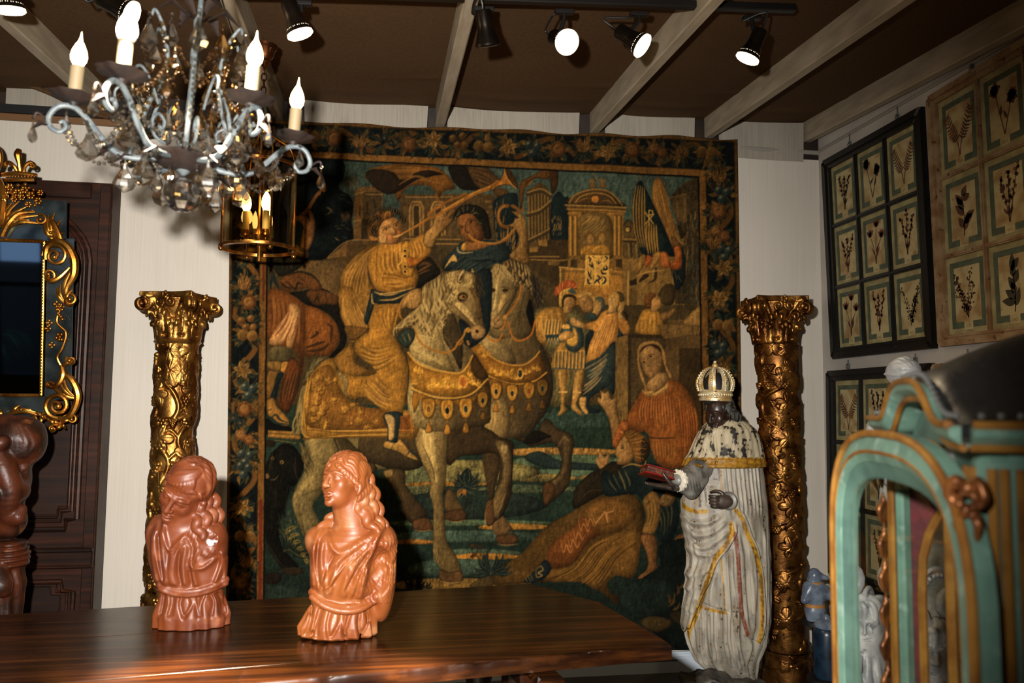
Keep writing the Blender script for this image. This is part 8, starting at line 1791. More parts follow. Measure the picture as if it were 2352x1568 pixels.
def spot(pm,pc,dv,lit,label,off=0.0):
    """pm = where the adapter meets the track, pc = centre of the lens, dv = aiming direction in (right, down, towards camera)"""
    m=onY(*pm,YR);m.z=ra.z+(rb.z-ra.z)*(m.x-ra.x)/(rb.x-ra.x)-.036
    d=(RT*dv[0]-UP*dv[1]-FW*dv[2]).normalized();f=CAM+ray(*pc)*((m-CAM).dot(FW)-.02+off)
    th_=thing('spotlight',label,'spotlight',tuple(m),'spotlights on the lighting track')
    L=.125;back=f-d*L
    b=MB();b.lathe([(.001,0),(.026,.002),(.030,.010),(.029,.055),(.033,.075),(.045,.112),(.047,.117),(.043,.117),(.03,.08)],tuple(back),32,tuple(d),caps=False);b.build('housing',M_trk,th_)
    b=MB();b.lathe([(.041,.100),(.0465,.118),(.0475,.126),(.042,.130)],tuple(back),48,tuple(d),caps=False);b.build('lamp_rim',M_rim if lit else M_trk,th_)
    b=MB();b.lathe([(.042,.1285),(.030,.131),(.001,.132)],tuple(back),32,tuple(d));b.build('lens',M_led if lit else pbr('unlit_lens',(60,44,30),.2),th_)
    b=MB();b.box(tuple(m+Vector((0,0,-.008))),(.075,.03,.016),Rr,.003);b.build('track_adapter',M_trk2,th_,sharp=30)
    j=back+d*.05;b=MB();b.tube([tuple(m),tuple(m+Vector((0,0,-.035))),tuple(j+(m-j).normalized()*.03)],.008,10);b.ball(tuple(j+(m-j).normalized()*.03),.014,10,7);b.build('swivel_arm',M_trk2,th_)
    sd=(m-back).normalized();q=back-d*.006
    cp_=cr([tuple(m+Vector((-.02,0,-.014))),tuple(m+Vector((-.045,-.01,-.03))),tuple(q-d*.05+Vector((-.012,-.01,.012))),tuple(q-d*.02),tuple(q+d*.004)],8);cp_[:,2]=np.minimum(cp_[:,2],m.z-.010);b=MB();b.tube(cp_,.0042,8);b.build('flex_cord',M_trk2,th_)
    if lit:SPOTS.append((f+d*.012,d))
spot((30,-60),(24,26),(.05,.97,-.16),True,'lit dark spotlight cut off at the far top left of the photo')
spot((235,-46),(304,34),(.9,.45,-.06),True,'lit dark spotlight tilted sideways behind the top of the chandelier')
spot((694,-32),(690,80),(.34,.94,-.10),True,'lit dark spotlight pointing down between chandelier and the middle rafter')
spot((1112,-16),(1121,104),(.14,.94,-.3),False,'unlit dark spotlight hanging beside the middle rafter',-.02)
spot((1296,-6),(1303,97),(.36,.46,.80),True,'lit spotlight facing the viewer, round glowing lens, second from the middle rafter',-.06)
spot((1468,6),(1477,106),(.72,.60,.30),True,'lit spotlight turned half right in front of a rafter',-.04)
spot((1727,16),(1716,136),(-.42,.9,-.10),True,'lit spotlight pointing down-left at the right end of the track')
# ---------------------------------------------------------------- painted sedan chair in the right foreground
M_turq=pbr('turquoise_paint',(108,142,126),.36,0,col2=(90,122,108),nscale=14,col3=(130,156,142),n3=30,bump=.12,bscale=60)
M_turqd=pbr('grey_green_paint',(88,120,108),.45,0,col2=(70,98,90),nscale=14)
M_sgold=pbr('ochre_gilding',(160,112,48),.36,.2,col2=(126,80,32),nscale=18,bump=.15,bscale=80)
M_sgoldc=pbr('carved_brown_gilding',(150,92,44),.36,.5,col2=(92,50,24),nscale=24,bump=.25,bscale=90)
M_velvet=pbr('red_velvet',(96,14,26),.75,0,col2=(70,10,20),nscale=30,sheen=.5,bump=.2,bscale=300)
M_leather=pbr('black_leather_roof',(18,18,19),.36,0,col2=(30,30,31),nscale=9,bump=.25,bscale=70,col3=(58,58,58),n3=16,r3=(.7,.8))
A0=CAM+ray(2246,1010)*.93;B0=CAM+ray(2040,986)*1.50
f1=Vector((B0.x-A0.x,B0.y-A0.y,0));FWD=f1.length;f1.normalize();f2=Vector((f1.y,-f1.x,0));ZC=1.452;DEP=.78
SA=Vector((A0.x,A0.y,0))
def sp(u,w,z):return tuple(SA+f1*u+f2*w+Vector((0,0,z)))
sed=thing('sedan_chair','turquoise and gold painted sedan chair with black leather roof, in the right foreground','sedan chair',tuple(SA+f1*FWD/2+f2*DEP/2))
def arch(u):# serpentine cornice rising over the front
    t=min(1,max(0,u/FWD));return .058*math.exp(-((t-.43)/.25)**4)
def sweep(b,path,outs,prof,closed=False):
    """profile points (out, up) swept along path; outs = outward direction at each point"""
    m=len(prof);n=len(path);vs=[]
    for i,(p,o) in enumerate(zip(path,outs)):
        t=Vector(path[min(i+1,n-1)])-Vector(path[max(i-1,0)]) if not closed else Vector(path[(i+1) % n])-Vector(path[i-1]);t.normalize()
        o=Vector(o).normalized();up=t.cross(o);
        if up.z <0 and abs(up.z) >.2:up=-up
        vs += [Vector(p)+o*a+up*c for a,c in prof]
    fs=[(i*m+j,((i+1) % n)*m+j,((i+1) % n)*m+(j+1) % m,i*m+(j+1) % m) for i in range(n if closed else n-1) for j in range(m)]
    if not closed:fs += [tuple(range(m)),tuple((n-1)*m+j for j in range(m-1,-1,-1))]
    b.add(vs,fs)
def circ(cx_,cz_,r,n=8,fx=1,fz=1):return [(cx_+r*fx*math.cos(2*PI*k/n),cz_+r*fz*math.sin(2*PI*k/n)) for k in range(n)]
# cornice on all four sides
us=np.linspace(-.012,FWD+.012,60);ws=np.linspace(-.012,DEP+.012,12)
sides=[([sp(u,-.012,ZC+arch(u)) for u in us],[-f2]*60),([sp(-.012,w,ZC) for w in ws],[-f1]*12),([sp(FWD+.012,w,ZC) for w in ws],[f1]*12),([sp(u,DEP+.012,ZC+arch(u)) for u in us],[f2]*60)]
for path,outs in sides:
    b=MB();sweep(b,path,outs,[(-.03,.004),(0,.004),(.012,.009),(.021,.017),(.021,.028),(-.03,.028)]);b.build('cornice',M_turq,sed,sharp=35)
    b=MB();sweep(b,path,outs,circ(.006,.004,.0050));sweep(b,path,outs,circ(.021,.030,.0050));b.build('cornice_bead',M_sgold,sed)
# roof of black leather
nu,nw=60,30;vs=[]
for i in range(nu):
    for j in range(nw):
        u=-.02+(FWD+.04)*i/(nu-1);w=-.02+(DEP+.04)*j/(nw-1);a,c=(i/(nu-1))*2-1,(j/(nw-1))*2-1
        e=max(0,1-abs(a)**3.0)*max(0,1-abs(c)**2.2);z=ZC+.030+arch(u)*(1-.25*(1-abs(c))*0)+.125*e*(1-.2*arch(u)/.1)
        vs.append(sp(u,w,z))
fs=grid_faces(nu,nw);n0=len(vs);vs += [tuple(Vector(v)-Vector((0,0,.02))) for v in vs];ring=[i*nw for i in range(nu)]+[(nu-1)*nw+j for j in range(1,nw)]+[i*nw+nw-1 for i in range(nu-2,-1,-1)]+[j for j in range(nw-2,0,-1)]
fl=[tuple(f) for f in fs.tolist()]+[tuple(n0+k for k in f[::-1]) for f in fs.tolist()]+[(ring[k],n0+ring[k],n0+ring[(k+1) % len(ring)],ring[(k+1) % len(ring)]) for k in range(len(ring))]
link_mesh('roof',vs,fl,M_leather,sed)
b=MB()
for p in [sp(u,-.02,ZC+.040+arch(u)) for u in np.linspace(0,FWD,46)]+[sp(-.02,w,ZC+.040) for w in np.linspace(0,DEP,40)]:b.ball(p,.0045,6,4)
nl=b.build('nail_row',pbr('bright_nail',(150,150,146),.3,.8),sed);nl['kind']='stuff'
# corner posts with gilded edges and carved leaves
def post(u,w,su,sw,carve,pw=.056):
    b=MB();b.box(sp(u+su*pw/2,w+sw*pw/2,ZC/2+.06),(pw,pw,ZC-.12),Matrix((f1,f2,(0,0,1))).transposed(),.012);p=b.build('corner_post',M_turq,sed,sharp=30)
    b=MB()
    for (du,dw) in ((pw,-.002),(-.002,pw),(-.002,pw*.6),(-.002,pw*.3),(pw*.4,-.002)):b.tube([sp(u+su*du,w+sw*dw,.14),sp(u+su*du,w+sw*dw,ZC-.02)],.0055,8)
    b.build('gilded_bead',M_sgold,p)
    if carve:
        s=Sculpt(np.array(sp(u+su*.0,w+sw*.0,0))+(-.07,-.07,.62),np.array(sp(u,w,0))+(.07,.07,ZC-.01),.0028)
        o=np.array(sp(u-su*.006,w-sw*.006,0));dn=np.array(-(f1*su+f2*sw).normalized());tn=np.array([-dn[1],dn[0],0])
        for sgn in (-1,1):# scrolled mask of leaves at the top
            s.tube([o+dn*.008+(0,0,ZC-.045),o+dn*.016+tn*sgn*.013+(0,0,ZC-.034),o+dn*.018+tn*sgn*.021+(0,0,ZC-.05),o+dn*.016+tn*sgn*.013+(0,0,ZC-.060),o+dn*.016+tn*sgn*.008+(0,0,ZC-.050)],[.006,.007,.006,.005,.004],.003,sub=5)
            s.tube([o+dn*.01+(0,0,ZC-.066),o+dn*.017+tn*sgn*.012+(0,0,ZC-.08),o+dn*.014+tn*sgn*.008+(0,0,ZC-.10)],[.007,.006,.003],.004,sub=5)
        s.ell(o+dn*.018+(0,0,ZC-.066),.008,None,.003);s.ell(o+dn*.016+(0,0,ZC-.042),.009,None,.004)
        z=ZC-.12;k=0
        while z >.66:
            for sgn in (-1,1):s.tube([o+dn*.004+(0,0,z),o+dn*.008+tn*sgn*.010+(0,0,z-.02),o+dn*.006+tn*sgn*.007+(0,0,z-.045)],[.003,.0055,.002],.005,sub=5)
            s.tube([o+dn*.006+(0,0,z+.01),o+dn*.010+(0,0,z-.02),o+dn*.005+(0,0,z-.05)],[.003,.005,.002],.005,sub=5);z -= .062;k += 1
        s.noise(.001,120,3);s.build('carved_foliage',M_sgoldc,p)
post(0,0,1,1,True,.042);post(FWD,0,-1,1,True,.03);post(0,DEP,1,-1,False);post(FWD,DEP,-1,-1,False)
# front lintel under the arch, side walls with arched windows, lower panels
def archpath(c0,c1,z0,z1,dirv,org,n=14,rr=.5):
    """up one jamb, over an arched head and down the other; org = base point, dirv = horizontal direction"""
    W=c1-c0;r=W*rr;out=[org+dirv*c0+Vector((0,0,z0)),org+dirv*c0+Vector((0,0,(z0+z1)/2))]
    hgt=W*.36
    for k in range(n+1):
        a=PI-PI*k/n;ca,sa=math.cos(a),math.sin(a);ca=math.copysign(abs(ca)**.72,ca);sa=abs(sa)**.72
        out.append(org+dirv*((c0+c1)/2+W/2*ca)+Vector((0,0,z1-hgt+hgt*sa)))
    return out+[org+dirv*c1+Vector((0,0,(z0+z1)/2)),org+dirv*c1+Vector((0,0,z0))]
def window_wall(name,org,dirv,nrm,L,zlo,ztop,zhead,inset,lining):
    """panel with an arched opening, made of a left and a right half, plus mouldings"""
    P=archpath(inset,L-inset,zlo,zhead,dirv,org,18);n=len(P);h_=n//2;b=MB()
    loc=[((p-org).dot(dirv),p.z) for p in P];mid=loc[h_]
    for poly in ([(0,zlo),(0,ztop),(mid[0],ztop)]+loc[:h_+1][::-1],[(L,zlo),(L,ztop),(mid[0],ztop)]+loc[h_:]):
        b.prism(poly,org-nrm*.022,tuple(dirv),(0,0,1),.022 if Vector(dirv).cross(Vector((0,0,1))).dot(nrm) >0 else -.022)
    o=b.build(name,M_velvet if lining else M_turq,sed,smooth=False)
    b=MB();b.tube([tuple(p+nrm*.004) for p in P],.0085,8);b.build('gilded_bead',M_sgold,o)
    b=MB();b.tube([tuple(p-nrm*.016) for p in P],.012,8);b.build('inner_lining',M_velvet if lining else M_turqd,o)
    return o,P
zl=.74
window_wall('side_panel',Vector(sp(.0,.03,0)),f2,-f1,DEP-.06,zl,ZC-.005,ZC-.045,.016,False)
window_wall('side_panel',Vector(sp(FWD-.012,.012,0)),f2,-f1,DEP-.06,zl,ZC-.005,ZC-.05,.034,True)
b=MB();us_=np.linspace(.03,FWD-.03,30);top_=[(u,ZC-.01+arch(u)) for u in us_];bot_=[(u,ZC-.06+arch(u)*1.02) for u in us_[::-1]]
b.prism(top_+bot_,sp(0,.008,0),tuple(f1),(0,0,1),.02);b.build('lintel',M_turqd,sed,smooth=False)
b=MB();pth=[sp(u,-.006,ZC-.06+arch(u)*1.02) for u in us_];b.tube(pth,.006,8);b.build('gilded_bead',M_sgold,sed)
b=MB();b.prism([(u,ZC-.04+arch(u)*.9) for u in us_]+[(u,ZC-.09+arch(u)*.9) for u in us_[::-1]],sp(0,.05,0),tuple(f1),(0,0,1),.03);b.build('velvet_lining',M_velvet,sed,smooth=False)
b=MB();b.box(sp(FWD-.05,.085,ZC/2+.1),(.012,.016,ZC-.3),Matrix((f1,f2,(0,0,1))).transposed(),.003);b.build('gilded_jamb',M_sgold,sed,sharp=30)
RM=Matrix((f1,f2,(0,0,1))).transposed()
for (u,w,du,dw,z0,z1) in ((.006,DEP/2,.02,DEP-.1,.16,zl),(FWD-.006,DEP/2,.02,DEP-.1,.16,zl),(FWD/2,DEP-.01,FWD-.1,.02,.16,ZC-.05)):
    b=MB();b.box(sp(u,w,(z0+z1)/2),(du,dw,z1-z0),RM,.004);b.build('lower_panel',M_turq,sed,sharp=30)
b=MB();b.box(sp(FWD/2,DEP/2,.14),(FWD,DEP,.05),RM,.008);b.build('floor_board',M_turqd,sed,sharp=30)
b=MB();b.box(sp(FWD/2,DEP-.22,.5),(FWD-.12,.3,.06),RM,.02);b.build('seat',M_velvet,sed)
for u in (.04,FWD-.04):
    for w in (.04,DEP-.04):b=MB();b.lathe([(.02,0),(.032,.03),(.02,.08),(.03,.12)],sp(u,w,0),16);b.build('foot',M_sgold,sed)
# door, hung on the near post and standing slightly open
H0=CAM+ray(2247,1200)*.885;H0.z=0;E0=CAM+ray(1921,1180)*1.50;d1=Vector((E0.x-H0.x,E0.y-H0.y,0));DW=d1.length;d1.normalize();dn=Vector((-d1.y,d1.x,0));
if dn.dot(Vector((-1,0,0))) <0:dn=-dn
ztop=ZC+.012
P=archpath(.0,DW,.2,ztop,d1,H0,26);n=len(P)
C_=H0+d1*DW/2
def inset_(P,w_):
    out=[]
    for k,p in enumerate(P):
        t=P[min(k+1,n-1)]-P[max(k-1,0)];nn=t.cross(dn).normalized();c=Vector((C_.x,C_.y,min(p.z,ztop-DW*.36)))-p
        if nn.dot(c) <0:nn=-nn
        out.append(p+nn*w_)
    return out
def band(w0,w1,h0,h1,name,mat,par):
    a,c=inset_(P,w0),inset_(P,w1);vs=[]
    for q,h in ((a,h0),(c,h1),(c,-.018),(a,-.018)):vs += [p+dn*h for p in q]
    fs=[(j*n+k,j*n+k+1,((j+1) % 4)*n+k+1,((j+1) % 4)*n+k) for j in range(4) for k in range(n-1)]
    return link_mesh(name,[tuple(v) for v in vs],fs,mat,par,sharp=35)
dr=band(.0,.030,.004,.012,'door',M_turq,sed)
for w_,r_,m_ in ((.002,.0060,M_sgold),(.030,.0045,M_sgold)):
    b=MB();b.tube([tuple(p+dn*.008) for p in inset_(P,w_)],r_,8);b.build('gilded_bead',m_,dr)
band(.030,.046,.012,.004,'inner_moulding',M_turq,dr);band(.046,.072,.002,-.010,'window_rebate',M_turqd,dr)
q=inset_(P,.070);vs=[tuple(p-dn*.006) for p in q];link_mesh('window_pane',vs,[tuple(range(n))],M_pane,dr,smooth=False)
b=MB();cc=H0+d1*DW/2;RD=Matrix((d1,dn,(0,0,1))).transposed();b.box((cc.x,cc.y,.47),(DW-.06,.024,.52),RD,.006);b.build('lower_panel',M_turq,dr,sharp=30)
# ---------------------------------------------------------------- white stone figure on its carved pedestal, seen beside and through the sedan chair
M_stone=pbr('white_marble',(188,188,184),.42,0,col2=(146,148,150),nscale=12,col3=(96,100,106),n3=22,r3=(.6,.72),bump=.2,bscale=60)
M_stone2=pbr('weathered_white_stone',(172,168,156),.6,0,col2=(120,116,106),nscale=9,bump=.4,bscale=50)
ds=3.12
hc=CAM+ray(2078,872)*ds;pcn=CAM+ray(2172,1300)*3.08;bx_,by_=hc.x+.05,hc.y+.03;ZP=1.115
s=Sculpt((bx_-.28,by_-.24,ZP-.01),(bx_+.26,by_+.24,hc.z+.16),.0042)
s.loft([(ZP,bx_,by_,.13,.11),(ZP+.2,bx_,by_,.11,.10),(ZP+.34,bx_-.01,by_,.13,.11),(hc.z-.17,bx_-.02,by_,.15,.10),(hc.z-.11,bx_-.01,by_,.10,.08)],.03,lambda th,z:1+.05*np.sin(th*9+z*20))
s.tube([(bx_,by_,hc.z-.16),(hc.x,hc.y,hc.z-.05)],[.055,.05],.03)
W,E,T=head(s,tuple(hc),rotm(12,0,28),.064)
E((0,.2,.38),(.84,.98,.93),.05)
for i in range(11):
    o=-.8+.16*i;strand(T,[(o*.2,-.8+.05*abs(o),.75),(o,-.35,.95-.2*abs(o)),(o*1.1,.3,.9-.3*abs(o)),(o*.9,.85,.3)],.12,.05,4,.02,i)
T([(-.8,-.3,.28),(-.45,-.84,.45),(0,-.95,.5),(.45,-.84,.45),(.8,-.3,.28),(.84,.3,.2),(.5,1.0,.15),(0,1.16,.12),(-.5,1.0,.15),(-.84,.3,.2),(-.8,-.3,.28)],.06,.02)
s.tube([(bx_-.15,by_-.02,hc.z-.20),(bx_-.20,by_-.06,hc.z-.30),(bx_-.14,by_-.13,hc.z-.40)],[.055,.045,.035],.03,sub=5);s.tube([(bx_+.12,by_,hc.z-.20),(bx_+.17,by_-.04,hc.z-.32),(bx_+.08,by_-.12,hc.z-.40)],[.05,.045,.035],.03,sub=5)
for i in range(8):s.tube(s.drape([(bx_-.14+.02*i,hc.z-.18),(bx_-.1+.03*i,hc.z-.34),(bx_-.11+.03*i,ZP+.02)],.004),[.008,.014,.010],.012)
s.noise(.002,70,4);stt=s.build('marble_figure',M_stone,None,loc=(bx_,by_,ZP));tag(stt,'white marble figure with banded curly hair standing behind the sedan chair','statue')
pd=thing('carved_pedestal','white carved stone pedestal with an oval medallion, seen through the sedan window','pedestal',(pcn.x,pcn.y,0));bx_,by_=pcn.x,pcn.y
b=MB();b.lathe([(.19,0),(.19,.08),(.165,.10),(.155,.14),(.15,ZP-.14),(.163,ZP-.11),(.175,ZP-.07),(.18,ZP-.05),(.18,ZP-.004)],(bx_,by_,0),8,rot0=PI/8+.25);b.build('body',M_stone2,pd,sharp=30)
vdir=Vector((-bx_,-by_,0)).normalized();vt=Vector((-vdir.y,vdir.x,0))
mc=Vector((bx_,by_,.72))+vdir*.142+vt*(-.02)
b=MB()
for k in range(34):
    a=2*PI*k/34;b.ball(tuple(mc+vt*(.075*math.cos(a))*-1+Vector((0,0,.17*math.sin(a)))),.0105,7,5)
b.build('beaded_medallion',M_stone,pd)
ring=[tuple(mc-vt*(.094*math.cos(a))+Vector((0,0,.195*math.sin(a)))) for a in np.linspace(0,2*PI,40,endpoint=False)]
b=MB();b.tube(ring,.009,8,closed=True);b.build('medallion_rim',M_stone,pd)
for k,(px_,py_,u_,yaw) in enumerate(((1992,1420,.075,-20),(2125,1480,.085,10))):# carved heads and scrolls at the corners
    c=CAM+ray(px_,py_)*(ds-.22);s=Sculpt(np.array(c)-(.2,.16,.34),np.array(c)+(.2,.18,.26),.0045)
    s.ell(np.array(c)+(0,.02,-.12),(.10,.09,.2),None,.03)
    W,E,T=head(s,tuple(c),rotm(10,0,yaw-20),u_)
    for i in range(12):
        a=i*.52;strand(T,[(.2*math.cos(a),-.3,1.1),(.8*math.cos(a),-.2+.5*math.sin(a),.7),(1.0*math.cos(a),.1+.6*math.sin(a),.0),(1.1*math.cos(a+.3),.2+.5*math.sin(a),-.9)],.15,.12,2,.05,i)
    for i in range(5):s.tube([np.array(c)+(-.07+.03*i,-.06,-.12),np.array(c)+(-.09+.04*i,-.07,-.2),np.array(c)+(-.05+.02*i,-.06,-.3)],[.01,.02,.012],.012,sub=4)
    for sg in (-1,1):s.tube(spiral_pts(np.array(c)+(sg*.09,-.03,.14),.05,1.5,(sg,0,0),(0,0,1),2,.2),[.02,.012],.008)
    s.noise(.003,60,k);s.build('carved_head',M_stone,pd)
s=Sculpt((bx_-.36,by_-.3,.45),(bx_+.3,by_+.05,ZP+.02),.0048);base=Vector((bx_,by_,0))+vdir*.15
for sg in (-1,1):
    for (z,r) in ((.62,.05),(.52,.05)):
        c=base-vt*sg*.16*-1+Vector((0,0,z));s.tube([tuple(p) for p in spiral_pts(c,r,1.7,tuple(vt*sg),(0,0,1),.5,.15)],[.022,.012],.008)
        s.tube([tuple(c+vt*sg*r),tuple(c+vt*sg*.03+Vector((0,0,-.1))),tuple(c-vt*sg*.03+Vector((0,0,-.17)))],[.02,.026,.012],.01,sub=4)
s.noise(.003,60,7);s.build('carved_scrolls',M_stone,pd)
# ---------------------------------------------------------------- little things in the corner
c=onY(1868,1420,4.02);s=Sculpt((c.x-.11,3.9,.30),(c.x+.12,4.12,.62),.004);cy_=4.0
z0=onY(1868,1425,4.0).z;z1=onY(1868,1306,4.0).z;hh=z1-z0
s=Sculpt((c.x-.11,3.88,z0-.005),(c.x+.12,4.12,z1+.02),.0035)
s.loft([(z0,c.x,cy_,.045,.04),(z0+hh*.2,c.x,cy_,.055,.045),(z0+hh*.34,c.x+.0,cy_,.045,.04),(z0+hh*.62,c.x+.01,cy_,.062,.045),(z0+hh*.74,c.x,cy_,.04,.035)],.015)
s.tube([(c.x+.02,cy_,z0+hh*.62),(c.x+.075,cy_-.02,z0+hh*.48),(c.x+.095,cy_-.03,z0+hh*.44)],[.04,.024,.008],.02,sub=4);s.tube([(c.x-.03,cy_,z0+hh*.62),(c.x-.07,cy_-.02,z0+hh*.42)],[.035,.02],.02)
s.ell((c.x,cy_,z0+hh*.86),(.036,.036,.042),None,.012);s.tube([(c.x+.02,cy_-.01,z0+hh*.86),(c.x+.05,cy_-.02,z0+hh*.84),(c.x+.062,cy_-.02,z0+hh*.80)],[.018,.012,.004],.01,sub=4);s.noise(.003,60,2)
M_porc=pbr('blue_grey_glaze',(120,132,146),.3,0,col2=(86,96,112),nscale=20,attr=False);M_band=pbr('ochre_glaze_band',(176,122,62),.4)
fg=thing('porcelain_figurine','blue-grey glazed figurine with ochre bands beside the dark gold column','figurine',(c.x,cy_,z0));s.build('body',M_porc,fg)
for t,r_ in ((.30,.049),(.72,.042)):b=MB();b.lathe([(r_*.9,-.010),(r_*1.04,-.008),(r_*1.04,.008),(r_*.9,.010)],(c.x,cy_,z0+hh*t),24,sy=.85);b.build('band',M_band,fg)
pc=onZ(1902,1556,.0) if False else onY(1903,1540,3.9);pr=.068;py_=3.86;px_=onY(1900,1500,py_).x;ptop=onY(1900,1440,py_).z;pbot=onY(1900,1556,py_).z
st_=thing('plant_stand','low black stand in the shadows beside the gold column','stand',(c.x+.01,3.95,0));b=MB()
b.lathe([(.10,max(.02,pbot)-.02),(.10,max(.02,pbot))],(px_,py_,0),24);b.lathe([(.02,.012),(.02,pbot-.02)],(px_,py_,0),12);b.lathe([(.09,0),(.09,.015)],(px_,py_,0),24);b.lathe([(.07,z0-.02),(.07,z0-.001)],(c.x,cy_,0),24);b.lathe([(.018,.012),(.018,z0-.02)],(c.x,cy_,0),12);b.lathe([(.08,0),(.08,.015)],(c.x,cy_,0),24);b.build('pedestals',M_black,st_)
jar=thing('blue_jar','dark blue lidded jar on the floor stand next to the sedan chair','jar',(px_,py_,pbot))
b=MB();b.lathe([(pr*.9,.002),(pr,.02),(pr,ptop-pbot-.03),(pr*.92,ptop-pbot-.01),(pr*.8,ptop-pbot)],(px_,py_,pbot),32);b.build('body',pbr('dark_blue_glaze',(30,52,70),.3,0,col2=(20,34,48),nscale=16),jar)
b=MB();b.lathe([(pr*.86,0),(pr*.9,.012),(pr*.7,.03),(pr*.3,.042),(pr*.25,.055),(.001,.066)],(px_,py_,ptop+.001),32,wav=lambda t,k:1+.05*math.sin(t*6));b.build('lid',M_porc,jar)
# ---------------------------------------------------------------- panelled cupboard door, gilded mirror and carved figure at the left
YC=4.33
M_wal=wood_mat('dark_walnut',(24,11,5),(42,19,8),(62,29,12),.45,2.2,PI/2)
M_wald=wood_mat('dark_walnut_field',(20,9,5),(35,16,7),(50,23,10),.48,2.0,PI/2)
def cq(px,py):p=onY(px,py,YC);return p.x,p.z
cx1=(cq(248,420)[0]+cq(222,1400)[0])/2;cz1=cq(240,419)[1];cx0=cx1-1.12
cup=thing('walnut_cupboard','dark walnut panelled cupboard with arched doors behind the gilded mirror','cupboard',((cx0+cx1)/2,YC+.08,0))
b=MB();b.box(((cx0+cx1)/2,YC+.075,cz1/2),(cx1-cx0,.13,cz1),None,.004);b.build('carcass',M_wal,cup,sharp=30)
zr1,zr0=cq(150,1262)[1],cq(150,1300)[1]
b=MB();b.box(((cx0+cx1)/2,YC+.0,(zr1+zr0)/2),(cx1-cx0-.01,.035,zr1-zr0),None,.006);b.box(((cx0+cx1)/2,YC-.01,zr1),(cx1-cx0-.01,.035,.022),None,.006);b.box(((cx0+cx1)/2,YC-.008,zr0),(cx1-cx0-.01,.03,.016),None,.005);b.build('waist_rail',M_wal,cup,sharp=30)
xm=(cx0+cx1)/2
def moulding(pts,rs,name,par,mat=None,y=YC):
    b=MB()
    for dx,r,dy in rs:
        C_=np.mean(pts,0);P=[(C_[0]+(p[0]-C_[0])*(1-dx),y+dy,C_[1]+(p[1]-C_[1])*(1-dx*.7)) for p in pts];b.tube(P,r,8,closed=True)
    return b.build(name,mat or M_wal,par)
# outer stiles and frame rails (raised), arched moulding of the upper field
zt1=cz1-.012
xs1=cq(203,1000)[0];xin=cq(186,1000)[0]
for (x0,x1,z0,z1) in ((xs1,cx1-.004,.02,zt1),(cx0+.004,cx0+(cx1-xs1),.02,zt1),(cx0+.1,cx1-.1,zt1-.075,zt1),(cx0+.1,cx1-.1,.02,.14)):
    b=MB();b.box(((x0+x1)/2,YC+.004,(z0+z1)/2),(x1-x0,.022,z1-z0),None,.004);b.build('frame_member',M_wal,cup,sharp=30)
zu0,zu1=cq(150,1215)[1],cq(100,455)[1]
xl_=cx0+(cx1-xin);Wd=xin-xl_
up_pts=[(xl_,zu0+.05),(xl_+.05,zu0+.045),(xl_+.05,zu0),(xin-.05,zu0),(xin-.05,zu0+.045),(xin,zu0+.05)]
zs_=cq(190,600)[1]
for k in range(0,17):a=PI*k/16;up_pts.append((xm+Wd/2*math.cos(a),zs_+(zu1-zs_)*math.sin(a)))
ud=moulding(up_pts,((0,.014,.0),(.05,.008,-.002),(.085,.006,0)),'upper_moulding',cup)
fld=[(xm+(p[0]-xm)*.90,(zu0+zu1)/2+(p[1]-(zu0+zu1)/2)*.94) for p in up_pts];b=MB();b.prism(fld,(0,YC+.012,0),(1,0,0),(0,0,1),.010,bev=.008);b.build('upper_field',M_wald,cup,smooth=False)
lz1,lz0=cq(150,1335)[1],.16
lp=[(xl_,lz0),(xin,lz0),(xin,lz1-.05),(xin-.05,lz1-.045),(xin-.055,lz1),(xl_+.055,lz1),(xl_+.05,lz1-.045),(xl_,lz1-.05)]
moulding(lp,((0,.013,0),(.06,.007,0)),'lower_moulding',cup);fld=[(xm+(p[0]-xm)*.88,(lz0+lz1)/2+(p[1]-(lz0+lz1)/2)*.9) for p in lp];b=MB();b.prism(fld,(0,YC+.012,0),(1,0,0),(0,0,1),.010,bev=.008);b.build('lower_field',M_wald,cup,smooth=False)
# ---- mirror
YM=4.16
def mq(px,py):p=onY(px,py,YM);return np.array((p.x,p.z))
g0,g1=mq(106,559),mq(106,908);gx=(mq(106,559)[0]+mq(104,908)[0])/2;gz1,gz0=g0[1],g1[1];gxl=gx-.62
mir=thing('gilded_mirror','wall mirror in a carved gilded frame of scrolls, leaves and grapes','mirror',((gx+gxl)/2,YM,gz0))
M_mirror=pbr('mirror_silver',(212,216,214),.03,1.0);M_mirror2=pbr('old_mirror_strip',(120,132,132),.12,.85,col2=(70,80,82),nscale=9)
b=MB();b.box(((gx+gxl)/2,YM+.008,(gz0+gz1)/2),(gx-gxl,.012,gz1-gz0));b.build('mirror_glass',M_mirror,mir,smooth=False)
for (x0,x1,z0,z1) in ((gx+.008,gx+.125,gz0-.02,gz1+.02),(gxl-.125,gxl-.008,gz0-.02,gz1+.02),(gxl-.09,gx+.09,gz1+.006,gz1+.2),(gxl-.05,gx+.06,gz0-.10,gz0-.006)):
    b=MB();b.box(((x0+x1)/2,YM+.018,(z0+z1)/2),(x1-x0,.010,z1-z0));b.build('border_mirror',M_mirror2,mir,smooth=False)
b=MB();ring=[(gxl,YM-.004,gz0),(gx,YM-.004,gz0),(gx,YM-.004,gz1),(gxl,YM-.004,gz1)]
for k in range(4):
    p,q=Vector(ring[k]),Vector(ring[(k+1) % 4]);b.tube([tuple(p),tuple(q)],.0085,8);
    nb=int((q-p).length/.014)
    for j in range(nb):b.ball(tuple(p+(q-p)*(j/nb)+Vector((0,-.008,0))),.0045,6,4)
b.build('inner_bead',M_goldb,mir)
